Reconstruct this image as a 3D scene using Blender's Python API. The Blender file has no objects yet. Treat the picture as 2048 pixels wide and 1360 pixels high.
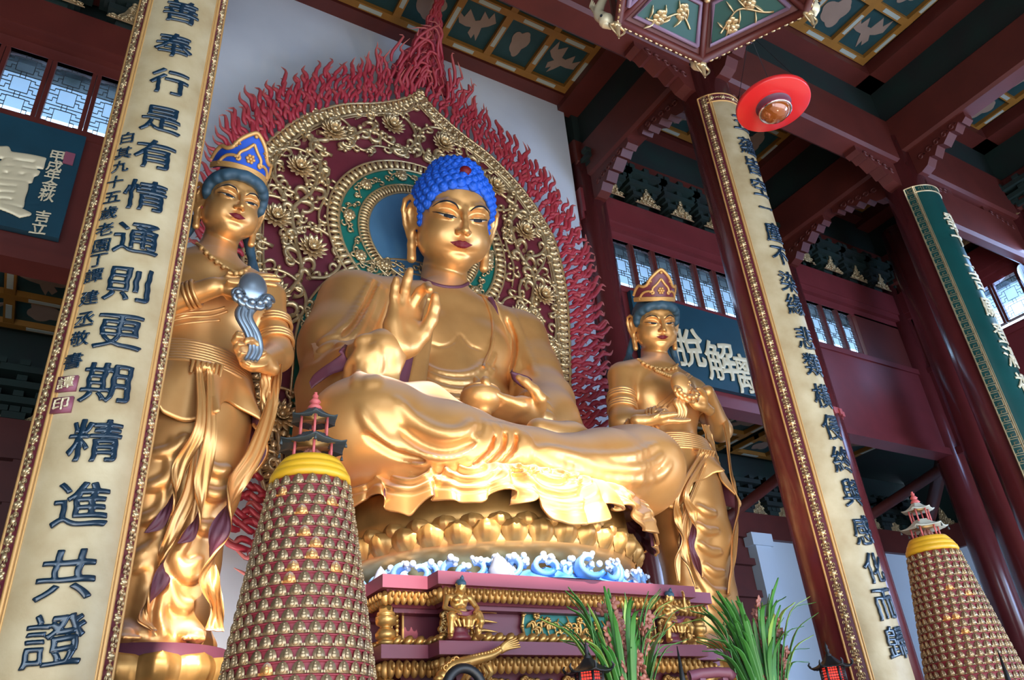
import bpy, math, random
import numpy as np
from math import pi, sin, cos, radians, sqrt, atan2, hypot
from mathutils import Vector, Matrix
from mathutils.bvhtree import BVHTree

S = bpy.context.scene
COL = S.collection
# ------------------------------------------------------------------ camera
CAMR = np.array([[0.86357913, -0.49899704, -0.07233975],
                 [0.19505423, 0.46291863, -0.86467346],
                 [0.46495691, 0.73260378, 0.49709835]])
FOC = 1553.236
CAMP = np.array([0.0, 0.0, 1.6])
cam_data = bpy.data.cameras.new('camera')
cam = bpy.data.objects.new('camera', cam_data)
COL.objects.link(cam)
cam_data.sensor_width = 36.0
cam_data.lens = FOC * 36.0 / 2048.0
cam_data.clip_end = 200.0
cam.matrix_world = Matrix(((CAMR[0][0], -CAMR[1][0], -CAMR[2][0], 0.0),
                           (CAMR[0][1], -CAMR[1][1], -CAMR[2][1], 0.0),
                           (CAMR[0][2], -CAMR[1][2], -CAMR[2][2], 1.6),
                           (0, 0, 0, 1)))
S.camera = cam

# ------------------------------------------------------------------ light, exposure
S.view_settings.view_transform = 'Standard'
S.view_settings.look = 'None'
S.view_settings.gamma = 1.0
S.view_settings.use_curve_mapping = False
S.view_settings.exposure = 0.0
S.cycles.use_denoising = True
S.cycles.max_bounces = 8
S.cycles.sample_clamp_indirect = 6.0
world = bpy.data.worlds.new('sky')
S.world = world
world.use_nodes = True
wn = world.node_tree.nodes
wn['Background'].inputs[0].default_value = (0.62, 0.80, 1.0, 1)
wn['Background'].inputs[1].default_value = 4.2


def aim(o, p, t):
    o.location = p
    o.rotation_euler = (Vector(t) - Vector(p)).to_track_quat('-Z', 'Y').to_euler()


def area(name, p, t, sx, sy, power, col):
    l = bpy.data.lights.new(name, 'AREA')
    l.shape = 'RECTANGLE'
    l.size, l.size_y, l.energy, l.color = sx, sy, power, col
    o = bpy.data.objects.new(name, l)
    COL.objects.link(o)
    aim(o, p, t)
    return o


def spot(name, p, t, ang, power, col, blend=0.4, size=0.1):
    l = bpy.data.lights.new(name, 'SPOT')
    l.spot_size, l.spot_blend, l.energy, l.color, l.shadow_soft_size = radians(ang), blend, power, col, size
    o = bpy.data.objects.new(name, l)
    COL.objects.link(o)
    aim(o, p, t)
    return o


# daylight through the open doors and high windows of the front wall
area('door_daylight', (5.0, -3.7, 3.0), (5.5, 8, 6.0), 12, 5.4, 400, (0.84, 0.92, 1.0))
area('side_door_daylight', (17.5, -3.6, 3.0), (14.5, 9.5, 7.0), 5, 5.0, 1300, (0.36, 0.56, 1.0))
area('left_door_daylight', (-6.5, -4.0, 3.0), (0.5, 8, 5.0), 4, 5.0, 200, (0.70, 0.84, 1.0))
area('high_window_daylight', (4.5, -3.8, 10.8), (4.5, 8, 6.5), 12, 2.6, 70, (0.78, 0.86, 1.0))
area('side_window_daylight', (18.2, 6.2, 10.85), (14.5, 8.6, 8.5), 4.0, 1.1, 150, (0.34, 0.56, 1.0))
# low sun through the openings of the front wall
sun_l = bpy.data.lights.new('sun', 'SUN')
sun_l.energy, sun_l.angle, sun_l.color = 13.0, radians(0.7), (1.0, 0.93, 0.84)
sun = bpy.data.objects.new('sun', sun_l)
COL.objects.link(sun)
SUN_DIR = Vector((0.10, 1.0, -0.68))
sun.rotation_euler = SUN_DIR.to_track_quat('-Z', 'Y').to_euler()
# warm lamps on the altar and at the feet of the statues
spot('altar_lamp', (3.0, 1.2, 1.6), (4.4, 7.8, 5.6), 70, 360, (1.0, 0.80, 0.54), 0.7, 0.5)
spot('halo_lamp', (5.8, 2.0, 2.0), (4.3, 8.6, 9.0), 65, 780, (1.0, 0.86, 0.66), 0.8, 0.5)
spot('attendant_lamp_left', (1.75, 5.6, 2.2), (0.9, 7.5, 4.8), 80, 55, (1.0, 0.52, 0.12), 0.7, 0.25)
spot('attendant_lamp_right', (6.6, 5.0, 2.2), (7.4, 7.5, 6.0), 75, 110, (1.0, 0.80, 0.5), 0.7, 0.25)
spot('wall_lamp_left', (1.55, 8.7, 1.2), (1.75, 9.6, 3.6), 100, 420, (1.0, 0.95, 0.92), 0.7, 0.15)


# ------------------------------------------------------------------ pixel <-> place (photo frame 2048 x 1360)
def ray(u, v):
    return CAMR.T @ np.array([(u - 1024.0) / FOC, (v - 680.0) / FOC, 1.0])


def atY(u, v, y):
    d = ray(u, v)
    return CAMP + d * (y / d[1])


def atX(u, v, x):
    d = ray(u, v)
    return CAMP + d * (x / d[0])


def atZ(u, v, z):
    d = ray(u, v)
    return CAMP + d * ((z - 1.6) / d[2])


# ------------------------------------------------------------------ materials
def mat(name, col, rough=0.5, metal=0.0, noise=0.0, nscale=6.0, coat=0.0, emit=None, estr=0.0, bump=0.0,
        bscale=20.0, dust_toplight=0.0, dust_toplight_col=(0.52, 0.44, 0.42), attr=None, detail=4.0, spec=0.5, col2=None):
    m = bpy.data.materials.new(name)
    m.use_nodes = True
    nt = m.node_tree
    b = nt.nodes['Principled BSDF']
    b.inputs['Base Color'].default_value = (*col, 1)
    b.inputs['Roughness'].default_value = rough
    b.inputs['Metallic'].default_value = metal
    b.inputs['Coat Weight'].default_value = coat
    b.inputs['Coat Roughness'].default_value = 0.28 if metal > 0.3 else 0.12
    b.inputs['Specular IOR Level'].default_value = spec
    src = None
    tc = nt.nodes.new('ShaderNodeTexCoord')
    if attr:
        a = nt.nodes.new('ShaderNodeAttribute')
        a.attribute_name = attr
        src = a.outputs['Color']
    if noise > 0 or col2:
        n = nt.nodes.new('ShaderNodeTexNoise')
        n.inputs['Scale'].default_value = nscale
        n.inputs['Detail'].default_value = detail
        nt.links.new(tc.outputs['Object'], n.inputs['Vector'])
        r = nt.nodes.new('ShaderNodeMapRange')
        r.inputs[1].default_value, r.inputs[2].default_value = 0.3, 0.7
        nt.links.new(n.outputs['Fac'], r.inputs[0])
        mx = nt.nodes.new('ShaderNodeMix')
        mx.data_type = 'RGBA'
        c2 = col2 if col2 else tuple(c * (1 - noise) for c in col)
        mx.inputs[6].default_value = (*col, 1)
        mx.inputs[7].default_value = (*c2, 1)
        nt.links.new(r.outputs[0], mx.inputs[0])
        src = mx.outputs[2]
    if dust_toplight > 0:   # pale dusty tone on upward faces; also stands in for cool light from above
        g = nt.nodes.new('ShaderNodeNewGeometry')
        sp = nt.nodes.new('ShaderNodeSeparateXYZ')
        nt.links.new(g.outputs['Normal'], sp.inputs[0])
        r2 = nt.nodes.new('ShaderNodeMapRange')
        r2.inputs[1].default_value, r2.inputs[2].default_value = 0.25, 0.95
        r2.inputs[4].default_value = dust_toplight
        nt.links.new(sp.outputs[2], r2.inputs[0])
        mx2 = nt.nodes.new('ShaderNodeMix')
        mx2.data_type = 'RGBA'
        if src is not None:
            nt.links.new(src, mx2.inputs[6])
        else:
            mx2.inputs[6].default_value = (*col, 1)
        mx2.inputs[7].default_value = (*dust_toplight_col, 1)
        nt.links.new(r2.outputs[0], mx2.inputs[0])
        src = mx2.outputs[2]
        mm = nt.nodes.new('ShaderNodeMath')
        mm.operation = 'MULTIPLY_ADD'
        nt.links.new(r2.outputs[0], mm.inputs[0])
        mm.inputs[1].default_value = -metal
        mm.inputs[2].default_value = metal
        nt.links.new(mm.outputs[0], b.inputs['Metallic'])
    if src is not None:
        nt.links.new(src, b.inputs['Base Color'])
    if bump > 0:
        n2 = nt.nodes.new('ShaderNodeTexNoise')
        n2.inputs['Scale'].default_value = bscale
        n2.inputs['Detail'].default_value = 5
        nt.links.new(tc.outputs['Object'], n2.inputs['Vector'])
        bp = nt.nodes.new('ShaderNodeBump')
        bp.inputs['Strength'].default_value = bump
        bp.inputs['Distance'].default_value = 0.03
        nt.links.new(n2.outputs['Fac'], bp.inputs['Height'])
        nt.links.new(bp.outputs[0], b.inputs['Normal'])
    if emit:
        b.inputs['Emission Color'].default_value = (*emit, 1)
        b.inputs['Emission Strength'].default_value = estr
    return m


M = dict(
    gold=mat('gold_leaf', (0.80, 0.41, 0.135), 0.38, 0.62, coat=0.30, col2=(0.68, 0.33, 0.10), nscale=2.2, dust_toplight=0.85, dust_toplight_col=(0.66, 0.55, 0.52)),
    gold_carved=mat('carved_gilding', (0.74, 0.54, 0.29), 0.34, 0.7, 0.25, 9),
    gold_dark=mat('old_gilding', (0.58, 0.30, 0.085), 0.40, 0.6, 0.35, 4),
    gold_trim=mat('gold_trim_paint', (0.66, 0.36, 0.12), 0.45, 0.35),
    maroon=mat('maroon_lacquer', (0.150, 0.022, 0.036), 0.42, 0, 0.15, 3),
    purple=mat('plum_paint', (0.18, 0.030, 0.055), 0.45, 0, 0.1, 3),
    lining=mat('plum_lining', (0.115, 0.03, 0.05), 0.55),
    column=mat('column_lacquer', (0.175, 0.028, 0.028), 0.26, 0, 0.2, 2.0, coat=0.45, bump=0.05, bscale=3),
    beam=mat('beam_paint', (0.108, 0.017, 0.011), 0.5, 0, 0.25, 2.0),
    gloss=mat('varnished_beam', (0.165, 0.024, 0.026), 0.42, 0, 0.2, 2.0, bump=0.04, bscale=3),
    gold_rich=mat('deep_gilding', (0.72, 0.40, 0.12), 0.34, 0.7, 0.3, 7),
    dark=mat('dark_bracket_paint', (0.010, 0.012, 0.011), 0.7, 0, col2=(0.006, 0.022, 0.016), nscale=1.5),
    white=mat('white_plaster', (0.62, 0.63, 0.66), 0.8, 0, col2=(0.50, 0.51, 0.55), nscale=0.6, bump=0.05, bscale=8),
    wallwhite=mat('painted_plaster', (0.60, 0.66, 0.72), 0.8, 0, 0.08, 0.8),
    eave=mat('eave_paint', (0.70, 0.80, 0.92), 0.8),
    green=mat('jade_green_paint', (0.006, 0.145, 0.115), 0.5, 0, 0.1, 4),
    blue=mat('ultramarine_paint', (0.008, 0.075, 0.50), 0.55, 0, 0.1, 4),
    lantern_green=mat('lantern_green', (0.005, 0.055, 0.042), 0.45),
    foam=mat('foam_paint', (0.50, 0.58, 0.70), 0.6),
    mirror=mat('blue_grey_disc', (0.075, 0.19, 0.33), 0.35, 0.0, 0.2, 2),
    hair=mat('blue_hair_paint', (0.008, 0.10, 0.58), 0.6),
    slate=mat('slate_hair_paint', (0.030, 0.075, 0.115), 0.55),
    lips=mat('lip_paint', (0.15, 0.007, 0.012), 0.5, spec=0.25),
    brow=mat('brow_paint', (0.012, 0.016, 0.024), 0.6, spec=0.2),
    eyewhite=mat('eye_white', (0.50, 0.43, 0.34), 0.5),
    board=mat('gilded_board', (0.62, 0.49, 0.29), 0.50, 0.15, col2=(0.43, 0.30, 0.145), nscale=2.6, bump=0.12, bscale=14, detail=8),
    ink=mat('blue_black_lacquer', (0.006, 0.022, 0.040), 0.22, 0, coat=0.4),
    plaque=mat('teal_plaque', (0.008, 0.050, 0.075), 0.5, 0, 0.25, 2),
    greenboard=mat('green_board', (0.004, 0.060, 0.050), 0.38, 0, 0.25, 2, coat=0.2),
    cream=mat('cream_gilt_letter', (0.74, 0.62, 0.40), 0.4, 0.2),
    ochre=mat('ochre_paint', (0.30, 0.125, 0.015), 0.6, 0, 0.2, 4),
    tealpanel=mat('ceiling_panel', (0.010, 0.050, 0.052), 0.6, 0, 0.3, 3),
    motif=mat('faded_motif', (0.28, 0.185, 0.135), 0.7, 0, 0.15, 3),
    pale=mat('pale_cartouche', (0.36, 0.38, 0.32), 0.6),
    lattice=mat('lattice_wood', (0.010, 0.010, 0.014), 0.6),
    flame=mat('flame_paint', (0.5, 0.04, 0.06), 0.5, attr='tint'),
    stone=mat('floor_stone', (0.40, 0.35, 0.30), 0.35, 0, 0.2, 1),
    black=mat('black_iron', (0.012, 0.012, 0.014), 0.45, 0.3),
    leaf=mat('leaf', (0.022, 0.115, 0.02), 0.4, 0, col2=(0.045, 0.19, 0.03), nscale=3),
    leafpale=mat('pale_leaf', (0.20, 0.34, 0.06), 0.4),
    orchid=mat('orchid_petal', (0.32, 0.12, 0.09), 0.5, 0, col2=(0.20, 0.065, 0.045), nscale=20),
    stem=mat('stem', (0.10, 0.26, 0.10), 0.5),
    redlamp=mat('red_enamel', (0.66, 0.018, 0.018), 0.3, 0, coat=0.3),
    yellow=mat('yellow_band', (0.80, 0.42, 0.02), 0.4, 0, 0.15, 6),
    pinkred=mat('coral_paint', (0.55, 0.10, 0.09), 0.45),
    roofgrey=mat('grey_tile', (0.045, 0.055, 0.055), 0.5),
    roofpale=mat('pale_tile', (0.50, 0.50, 0.42), 0.6),
    niche=mat('niche_plate', (0.30, 0.21, 0.13), 0.32, 0.55, col2=(0.46, 0.31, 0.15), nscale=6),
    nichered=mat('niche_ground', (0.26, 0.025, 0.035), 0.5),
    waveb=mat('wave_blue', (0.035, 0.20, 0.56), 0.5, attr='tint'),
    rock=mat('wave_rock', (0.26, 0.28, 0.36), 0.6),
    silver=mat('silver_leaf', (0.30, 0.36, 0.42), 0.35, 0.8, dust_toplight=0.3),
    chrome=mat('chrome', (0.8, 0.8, 0.82), 0.08, 1.0),
    amber=mat('amber_glass', (0.30, 0.07, 0.01), 0.06, 0.2, coat=1.0),
    glow=mat('lamp_glow', (0.6, 0.02, 0.02), 0.5, emit=(1.0, 0.05, 0.03), estr=1.6),
    glowhot=mat('lamp_hot', (0.9, 0.5, 0.3), 0.5, emit=(1.0, 0.45, 0.25), estr=5.0),
    seal=mat('seal_paint', (0.26, 0.07, 0.10), 0.5),
    mauve=mat('mauve_paint', (0.22, 0.13, 0.19), 0.5),
    skin_line=mat('groove_paint', (0.30, 0.13, 0.04), 0.5, 0.3),
)
m = bpy.data.materials.new('window_glass')
m.use_nodes = True
nt = m.node_tree
nt.nodes.clear()
o_ = nt.nodes.new('ShaderNodeOutputMaterial')
mixs = nt.nodes.new('ShaderNodeMixShader')
tr = nt.nodes.new('ShaderNodeBsdfTransparent')
tl = nt.nodes.new('ShaderNodeBsdfTranslucent')
nz = nt.nodes.new('ShaderNodeTexNoise')
nz.inputs['Scale'].default_value = 2.0
rp = nt.nodes.new('ShaderNodeMapRange')
rp.inputs[1].default_value, rp.inputs[2].default_value = 0.3, 0.7
rp.inputs[3].default_value, rp.inputs[4].default_value = 0.0, 0.05
tcn = nt.nodes.new('ShaderNodeTexCoord')
nt.links.new(tcn.outputs['Object'], nz.inputs['Vector'])
nt.links.new(nz.outputs['Fac'], rp.inputs[0])
nt.links.new(rp.outputs[0], mixs.inputs[0])
tr.inputs[0].default_value = (0.84, 0.93, 1.0, 1)
tl.inputs[0].default_value = (0.75, 0.85, 0.95, 1)
nt.links.new(tr.outputs[0], mixs.inputs[1])
nt.links.new(tl.outputs[0], mixs.inputs[2])
nt.links.new(mixs.outputs[0], o_.inputs[0])
M['glass'] = m


# ------------------------------------------------------------------ mesh collector
class MB:
    def __init__(s):
        s.V, s.F, s.n, s.tint = [], [], 0, []

    def add(s, geo, T=None, mi=0, smooth=True, tint=None):
        V, F = geo[:2]
        smooth = smooth and len(geo) == 2
        V = np.asarray(V, float).reshape(-1, 3)
        if T is not None:
            T = np.asarray(T)
            V = V @ T[:3, :3].T + T[:3, 3]
        s.V.append(V)
        if tint is not None:
            t = np.asarray(tint, float)
            s.tint.append(np.tile(t, (len(V), 1)) if t.ndim == 1 else t)
        for f in F:
            f = np.asarray(f, int)
            if f.ndim == 1:
                f = f[None, :]
            if len(f):
                s.F.append((f + s.n, mi, smooth))
        s.n += len(V)
        return s

    def mesh(s, name, off=(0, 0, 0)):
        me = bpy.data.meshes.new(name)
        V = np.concatenate(s.V) - np.asarray(off)
        me.vertices.add(len(V))
        me.vertices.foreach_set('co', V.astype(np.float32).ravel())
        li, st, mi, sm = [], [], [], []
        pos = 0
        for f, k, smo in s.F:
            li.append(f.ravel())
            st.append(pos + np.arange(len(f)) * f.shape[1])
            pos += f.size
            mi.append(np.full(len(f), k))
            sm.append(np.full(len(f), smo))
        li = np.concatenate(li)
        me.loops.add(len(li))
        me.loops.foreach_set('vertex_index', li.astype(np.int32))
        st = np.concatenate(st)
        me.polygons.add(len(st))
        me.polygons.foreach_set('loop_start', st.astype(np.int32))
        me.polygons.foreach_set('material_index', np.concatenate(mi).astype(np.int32))
        me.polygons.foreach_set('use_smooth', np.concatenate(sm))
        me.update(calc_edges=True)
        me.validate()
        if s.tint:
            a = me.color_attributes.new('tint', 'FLOAT_COLOR', 'POINT')
            t = np.concatenate(s.tint)
            a.data.foreach_set('color', np.column_stack([t, np.ones(len(t))]).astype(np.float32).ravel())
        return me


WL = {}


def link(name, mb, mats, parent=None):
    off = WL[parent.name] if parent else (0, 0, 0)
    me = mb.mesh(name, off) if isinstance(mb, MB) else mb
    for k in ([mats] if isinstance(mats, str) else mats):
        me.materials.append(M[k])
    o = bpy.data.objects.new(name, me)
    COL.objects.link(o)
    if parent:
        o.parent = parent
        WL[o.name] = off
    else:
        WL[o.name] = (0, 0, 0)
    return o


def tag(o, label, cat, group=None, kind=None):
    if label:
        o['label'] = label
    if cat:
        o['category'] = cat
    if group:
        o['group'] = group
    if kind:
        o['kind'] = kind
    return o


def thing(name, loc, label, cat, group=None):
    o = bpy.data.objects.new(name, None)
    COL.objects.link(o)
    o.location = loc
    o.empty_display_size = 0.2
    WL[o.name] = tuple(loc)
    return tag(o, label, cat, group)


def single(name, mb, mats, label, cat, group=None):     # a thing that is one mesh, origin at its own foot
    V = np.concatenate(mb.V)
    c = (V.min(0) + V.max(0)) / 2
    base = (c[0], c[1], V[:, 2].min())
    me = mb.mesh(name, base)
    for k in ([mats] if isinstance(mats, str) else mats):
        me.materials.append(M[k])
    o = bpy.data.objects.new(name, me)
    COL.objects.link(o)
    o.location = base
    WL[o.name] = base
    return tag(o, label, cat, group)


def struct(name, mb, mats):
    o = link(name, mb, mats)
    o['kind'] = 'structure'
    return o


def dup(root, loc, label=None):
    r = root.copy()
    COL.objects.link(r)
    r.location = loc
    WL[r.name] = tuple(loc)
    if label:
        r['label'] = label
    for ch in list(root.children):
        c = ch.copy()
        COL.objects.link(c)
        c.parent = r
        for g in list(ch.children):
            d = g.copy()
            COL.objects.link(d)
            d.parent = c
    return r


# ------------------------------------------------------------------ shapes: each returns (verts, [face arrays])
def box(lo, hi):
    (x0, y0, z0), (x1, y1, z1) = lo, hi
    V = [(x0, y0, z0), (x1, y0, z0), (x1, y1, z0), (x0, y1, z0), (x0, y0, z1), (x1, y0, z1), (x1, y1, z1), (x0, y1, z1)]
    return V, [np.array([(0, 3, 2, 1), (4, 5, 6, 7), (0, 1, 5, 4), (1, 2, 6, 5), (2, 3, 7, 6), (3, 0, 4, 7)])], 0


def gridf(nu, nv, wrapu=False, wrapv=False):
    a = []
    for i in range(nu if wrapu else nu - 1):
        for j in range(nv if wrapv else nv - 1):
            i2, j2 = (i + 1) % nu, (j + 1) % nv
            a.append((i * nv + j, i2 * nv + j, i2 * nv + j2, i * nv + j2))
    return np.array(a)


def surf(f, us, vs, wrapu=False, wrapv=False):
    V = [f(u, v) for u in us for v in vs]
    return V, [gridf(len(us), len(vs), wrapu, wrapv)]


def lathe(prof, n=32, c=(0, 0, 0), caps=True, a0=0.0, squash=1.0):
    V = []
    for r, z in prof:
        for k in range(n):
            a = a0 + 2 * pi * k / n
            V.append((c[0] + r * cos(a), c[1] + r * sin(a) * squash, c[2] + z))
    F = [gridf(len(prof), n, False, True)[:, ::-1]]
    if caps:
        F.append(np.arange(n)[::-1][None, :])
        F.append(((len(prof) - 1) * n + np.arange(n))[None, :])
    return V, F


def frames(P):
    P = np.asarray(P, float)
    T = np.gradient(P, axis=0)
    T /= np.linalg.norm(T, axis=1)[:, None] + 1e-12
    N = np.zeros_like(P)
    up = np.array([0, 0, 1.0]) if abs(T[0][2]) < 0.9 else np.array([1.0, 0, 0])
    n = up - T[0] * np.dot(up, T[0])
    for i in range(len(P)):
        n = n - T[i] * np.dot(n, T[i])
        n /= np.linalg.norm(n) + 1e-12
        N[i] = n
    return P, T, N, np.cross(T, N)


def tube(P, r, n=8, flat=1.0, caps=True):
    P, T, N, B = frames(P)
    r = np.broadcast_to(np.asarray(r, float), (len(P),))
    V = []
    for i in range(len(P)):
        for k in range(n):
            a = 2 * pi * k / n
            V.append(P[i] + r[i] * (cos(a) * N[i] + sin(a) * B[i] * flat))
    F = [gridf(len(P), n, False, True)]
    if caps:
        F.append(np.arange(n)[::-1][None, :])
        F.append(((len(P) - 1) * n + np.arange(n))[None, :])
    return V, F


def ball(c, r, nu=12, nv=8, R=None):
    r = np.broadcast_to(np.asarray(r, float), (3,))
    V = []
    for j in range(nv + 1):
        t = pi * j / nv
        for i in range(nu):
            a = 2 * pi * i / nu
            V.append((sin(t) * cos(a) * r[0], sin(t) * sin(a) * r[1], -cos(t) * r[2]))
    V = np.array(V)
    if R is not None:
        V = V @ np.asarray(R).T
    return V + np.asarray(c, float), [gridf(nv + 1, nu, False, True)[:, ::-1]]


def prism(P2, t0, t1, f=None):   # outline in (a, b), thickness t0..t1 along the third axis; f maps (a, b, t) to space
    n = len(P2)
    V = [(a, b, t) for t in (t0, t1) for a, b in P2]
    if f:
        V = [f(*v) for v in V]
    F = [np.arange(n)[::-1][None, :], (n + np.arange(n))[None, :],
         np.array([(k, (k + 1) % n, n + (k + 1) % n, n + k) for k in range(n)])]
    return V, F


def ribbon(P, W, th=0.02):       # P path, W half-width vectors; a closed strip with thickness
    P, W = np.asarray(P, float), np.asarray(W, float)
    T = np.gradient(P, axis=0)
    Nn = np.cross(T, W)
    Nn /= np.linalg.norm(Nn, axis=1)[:, None] + 1e-12
    V = []
    for i in range(len(P)):
        for a, b in ((-1, -1), (-0.5, -1.0), (0, -1), (0.5, -1), (1, -1), (1, 1), (0.5, 1), (0, 1), (-0.5, 1), (-1, 1)):
            V.append(P[i] + W[i] * a + Nn[i] * b * th * 0.5)
    F = [gridf(len(P), 10, False, True), np.arange(10)[::-1][None, :], ((len(P) - 1) * 10 + np.arange(10))[None, :]]
    return V, F


def spline(P, n=40):             # Catmull-Rom through the points
    P = np.asarray(P, float)
    Q = np.vstack([2 * P[0] - P[1], P, 2 * P[-1] - P[-2]])
    out = []
    m_ = len(P) - 1
    for k in range(n):
        s_ = k / (n - 1) * m_
        i = min(int(s_), m_ - 1)
        t = s_ - i
        a, b, c, d = Q[i], Q[i + 1], Q[i + 2], Q[i + 3]
        out.append(0.5 * ((2 * b) + (c - a) * t + (2 * a - 5 * b + 4 * c - d) * t * t + (3 * b - a - 3 * c + d) * t ** 3))
    return np.array(out)


def TR(loc=(0, 0, 0), rot=None, s=1.0):
    T = np.eye(4)
    T[:3, :3] = (np.eye(3) if rot is None else np.asarray(rot)) * s
    T[:3, 3] = loc
    return T


def rotz(a):
    return np.array([[cos(a), -sin(a), 0], [sin(a), cos(a), 0], [0, 0, 1]])


def rotx(a):
    return np.array([[1, 0, 0], [0, cos(a), -sin(a)], [0, sin(a), cos(a)]])


def roty(a):
    return np.array([[cos(a), 0, sin(a)], [0, 1, 0], [-sin(a), 0, cos(a)]])


_gl = {}


def glyph(ch, bold=0.026, bev=0.013, ext=0.012):
    """one character, 1 unit high, centred, lying in (x, z) and raised along -y"""
    key = (ch, bold, bev, ext)
    if key not in _gl:
        if ch in '一二':
            bars = ((0.0, 0.46, 0.0),) if ch == '一' else ((0.24, 0.36, 0.0), (-0.26, 0.48, 0.0))
            VV, FF, n0 = [], [], 0
            for zc, hw, _ in bars:
                out = [(-hw, .02), (-hw + .05, .07), (-hw + .16, .03), (hw - .2, .05), (hw - .06, .09), (hw, .0), (hw - .08, -.06), (hw - .25, -.045), (-hw + .1, -.06), (-hw + .03, -.04)]
                v, f = prism(out[::-1], 0, 1, lambda a, q, t: (a * (1 - .06 * t), -.032 * t, zc + (q * (1 - .25 * t)) + .13 * a))
                VV += list(v)
                FF += [x + n0 for x in f]
                n0 += len(v)
            _gl[key] = (np.array(VV), FF)
            V, F = _gl[key]
            return V.copy(), F
        cu = bpy.data.curves.new('glyph', 'FONT')
        cu.body = ch
        cu.size = 1.0
        cu.fill_mode = 'NONE'
        cu.resolution_u = 3
        o = bpy.data.objects.new('glyph', cu)
        COL.objects.link(o)
        dg = bpy.context.evaluated_depsgraph_get()
        me = o.evaluated_get(dg).to_mesh()
        P = np.array([v.co[:2] for v in me.vertices])
        E = np.array([e.vertices[:] for e in me.edges])
        o.evaluated_get(dg).to_mesh_clear()
        bpy.data.objects.remove(o)
        bpy.data.curves.remove(cu)
        c = (P.min(0) + P.max(0)) / 2
        sz = max(P[:, 0].max() - P[:, 0].min(), P[:, 1].max() - P[:, 1].min(), 0.62)
        P = (P - c) / sz
        # brush-like strokes: distance to the outline, swollen a little and rounded over
        h = 1.2 / 84
        F_ = Field((-.6, -.6, -.02), (.6, .6, .085), h)
        gx = (F_.lo[0] + h * np.arange(F_.n[0]))[:, None]
        gy = (F_.lo[1] + h * np.arange(F_.n[1]))[None, :]
        wx = gx + .012 * np.sin(9 * gy + 1) + .008 * np.sin(21 * gy)
        wy = gy + .012 * np.sin(8 * gx + 2)
        d = np.full(wx.shape, 1e9)
        ins = np.zeros(wx.shape, bool)
        for i, j in E:
            p, q = P[i], P[j]
            e = q - p
            ux, uy = wx - p[0], wy - p[1]
            t = np.clip((ux * e[0] + uy * e[1]) / (e @ e + 1e-12), 0, 1)
            d = np.minimum(d, (ux - e[0] * t) ** 2 + (uy - e[1] * t) ** 2)
            if p[1] != q[1]:
                ins ^= ((p[1] > wy) != (q[1] > wy)) & (wx < p[0] + (wy - p[1]) / (q[1] - p[1]) * e[0])
        d = np.sqrt(d) * np.where(ins, -1, 1) - (bold + .008 * np.sin(5 * gx + 3 * gy))
        R_ = .05
        gz = (F_.lo[2] + h * np.arange(F_.n[2]))[None, None, :]
        F_.d = (np.sqrt(np.maximum(d + R_, 0)[:, :, None] ** 2 + np.maximum(gz, 0) ** 2 * .8) - R_).astype(np.float32)
        F_.d = np.maximum(F_.d, (-gz - .004).astype(np.float32))
        V, F = F_.skin(1)
        V = np.column_stack([V[:, 0], -V[:, 2], V[:, 1] + .13 * V[:, 0]])
        _gl[key] = (V, F)
    V, F = _gl[key]
    return V.copy(), F
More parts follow.
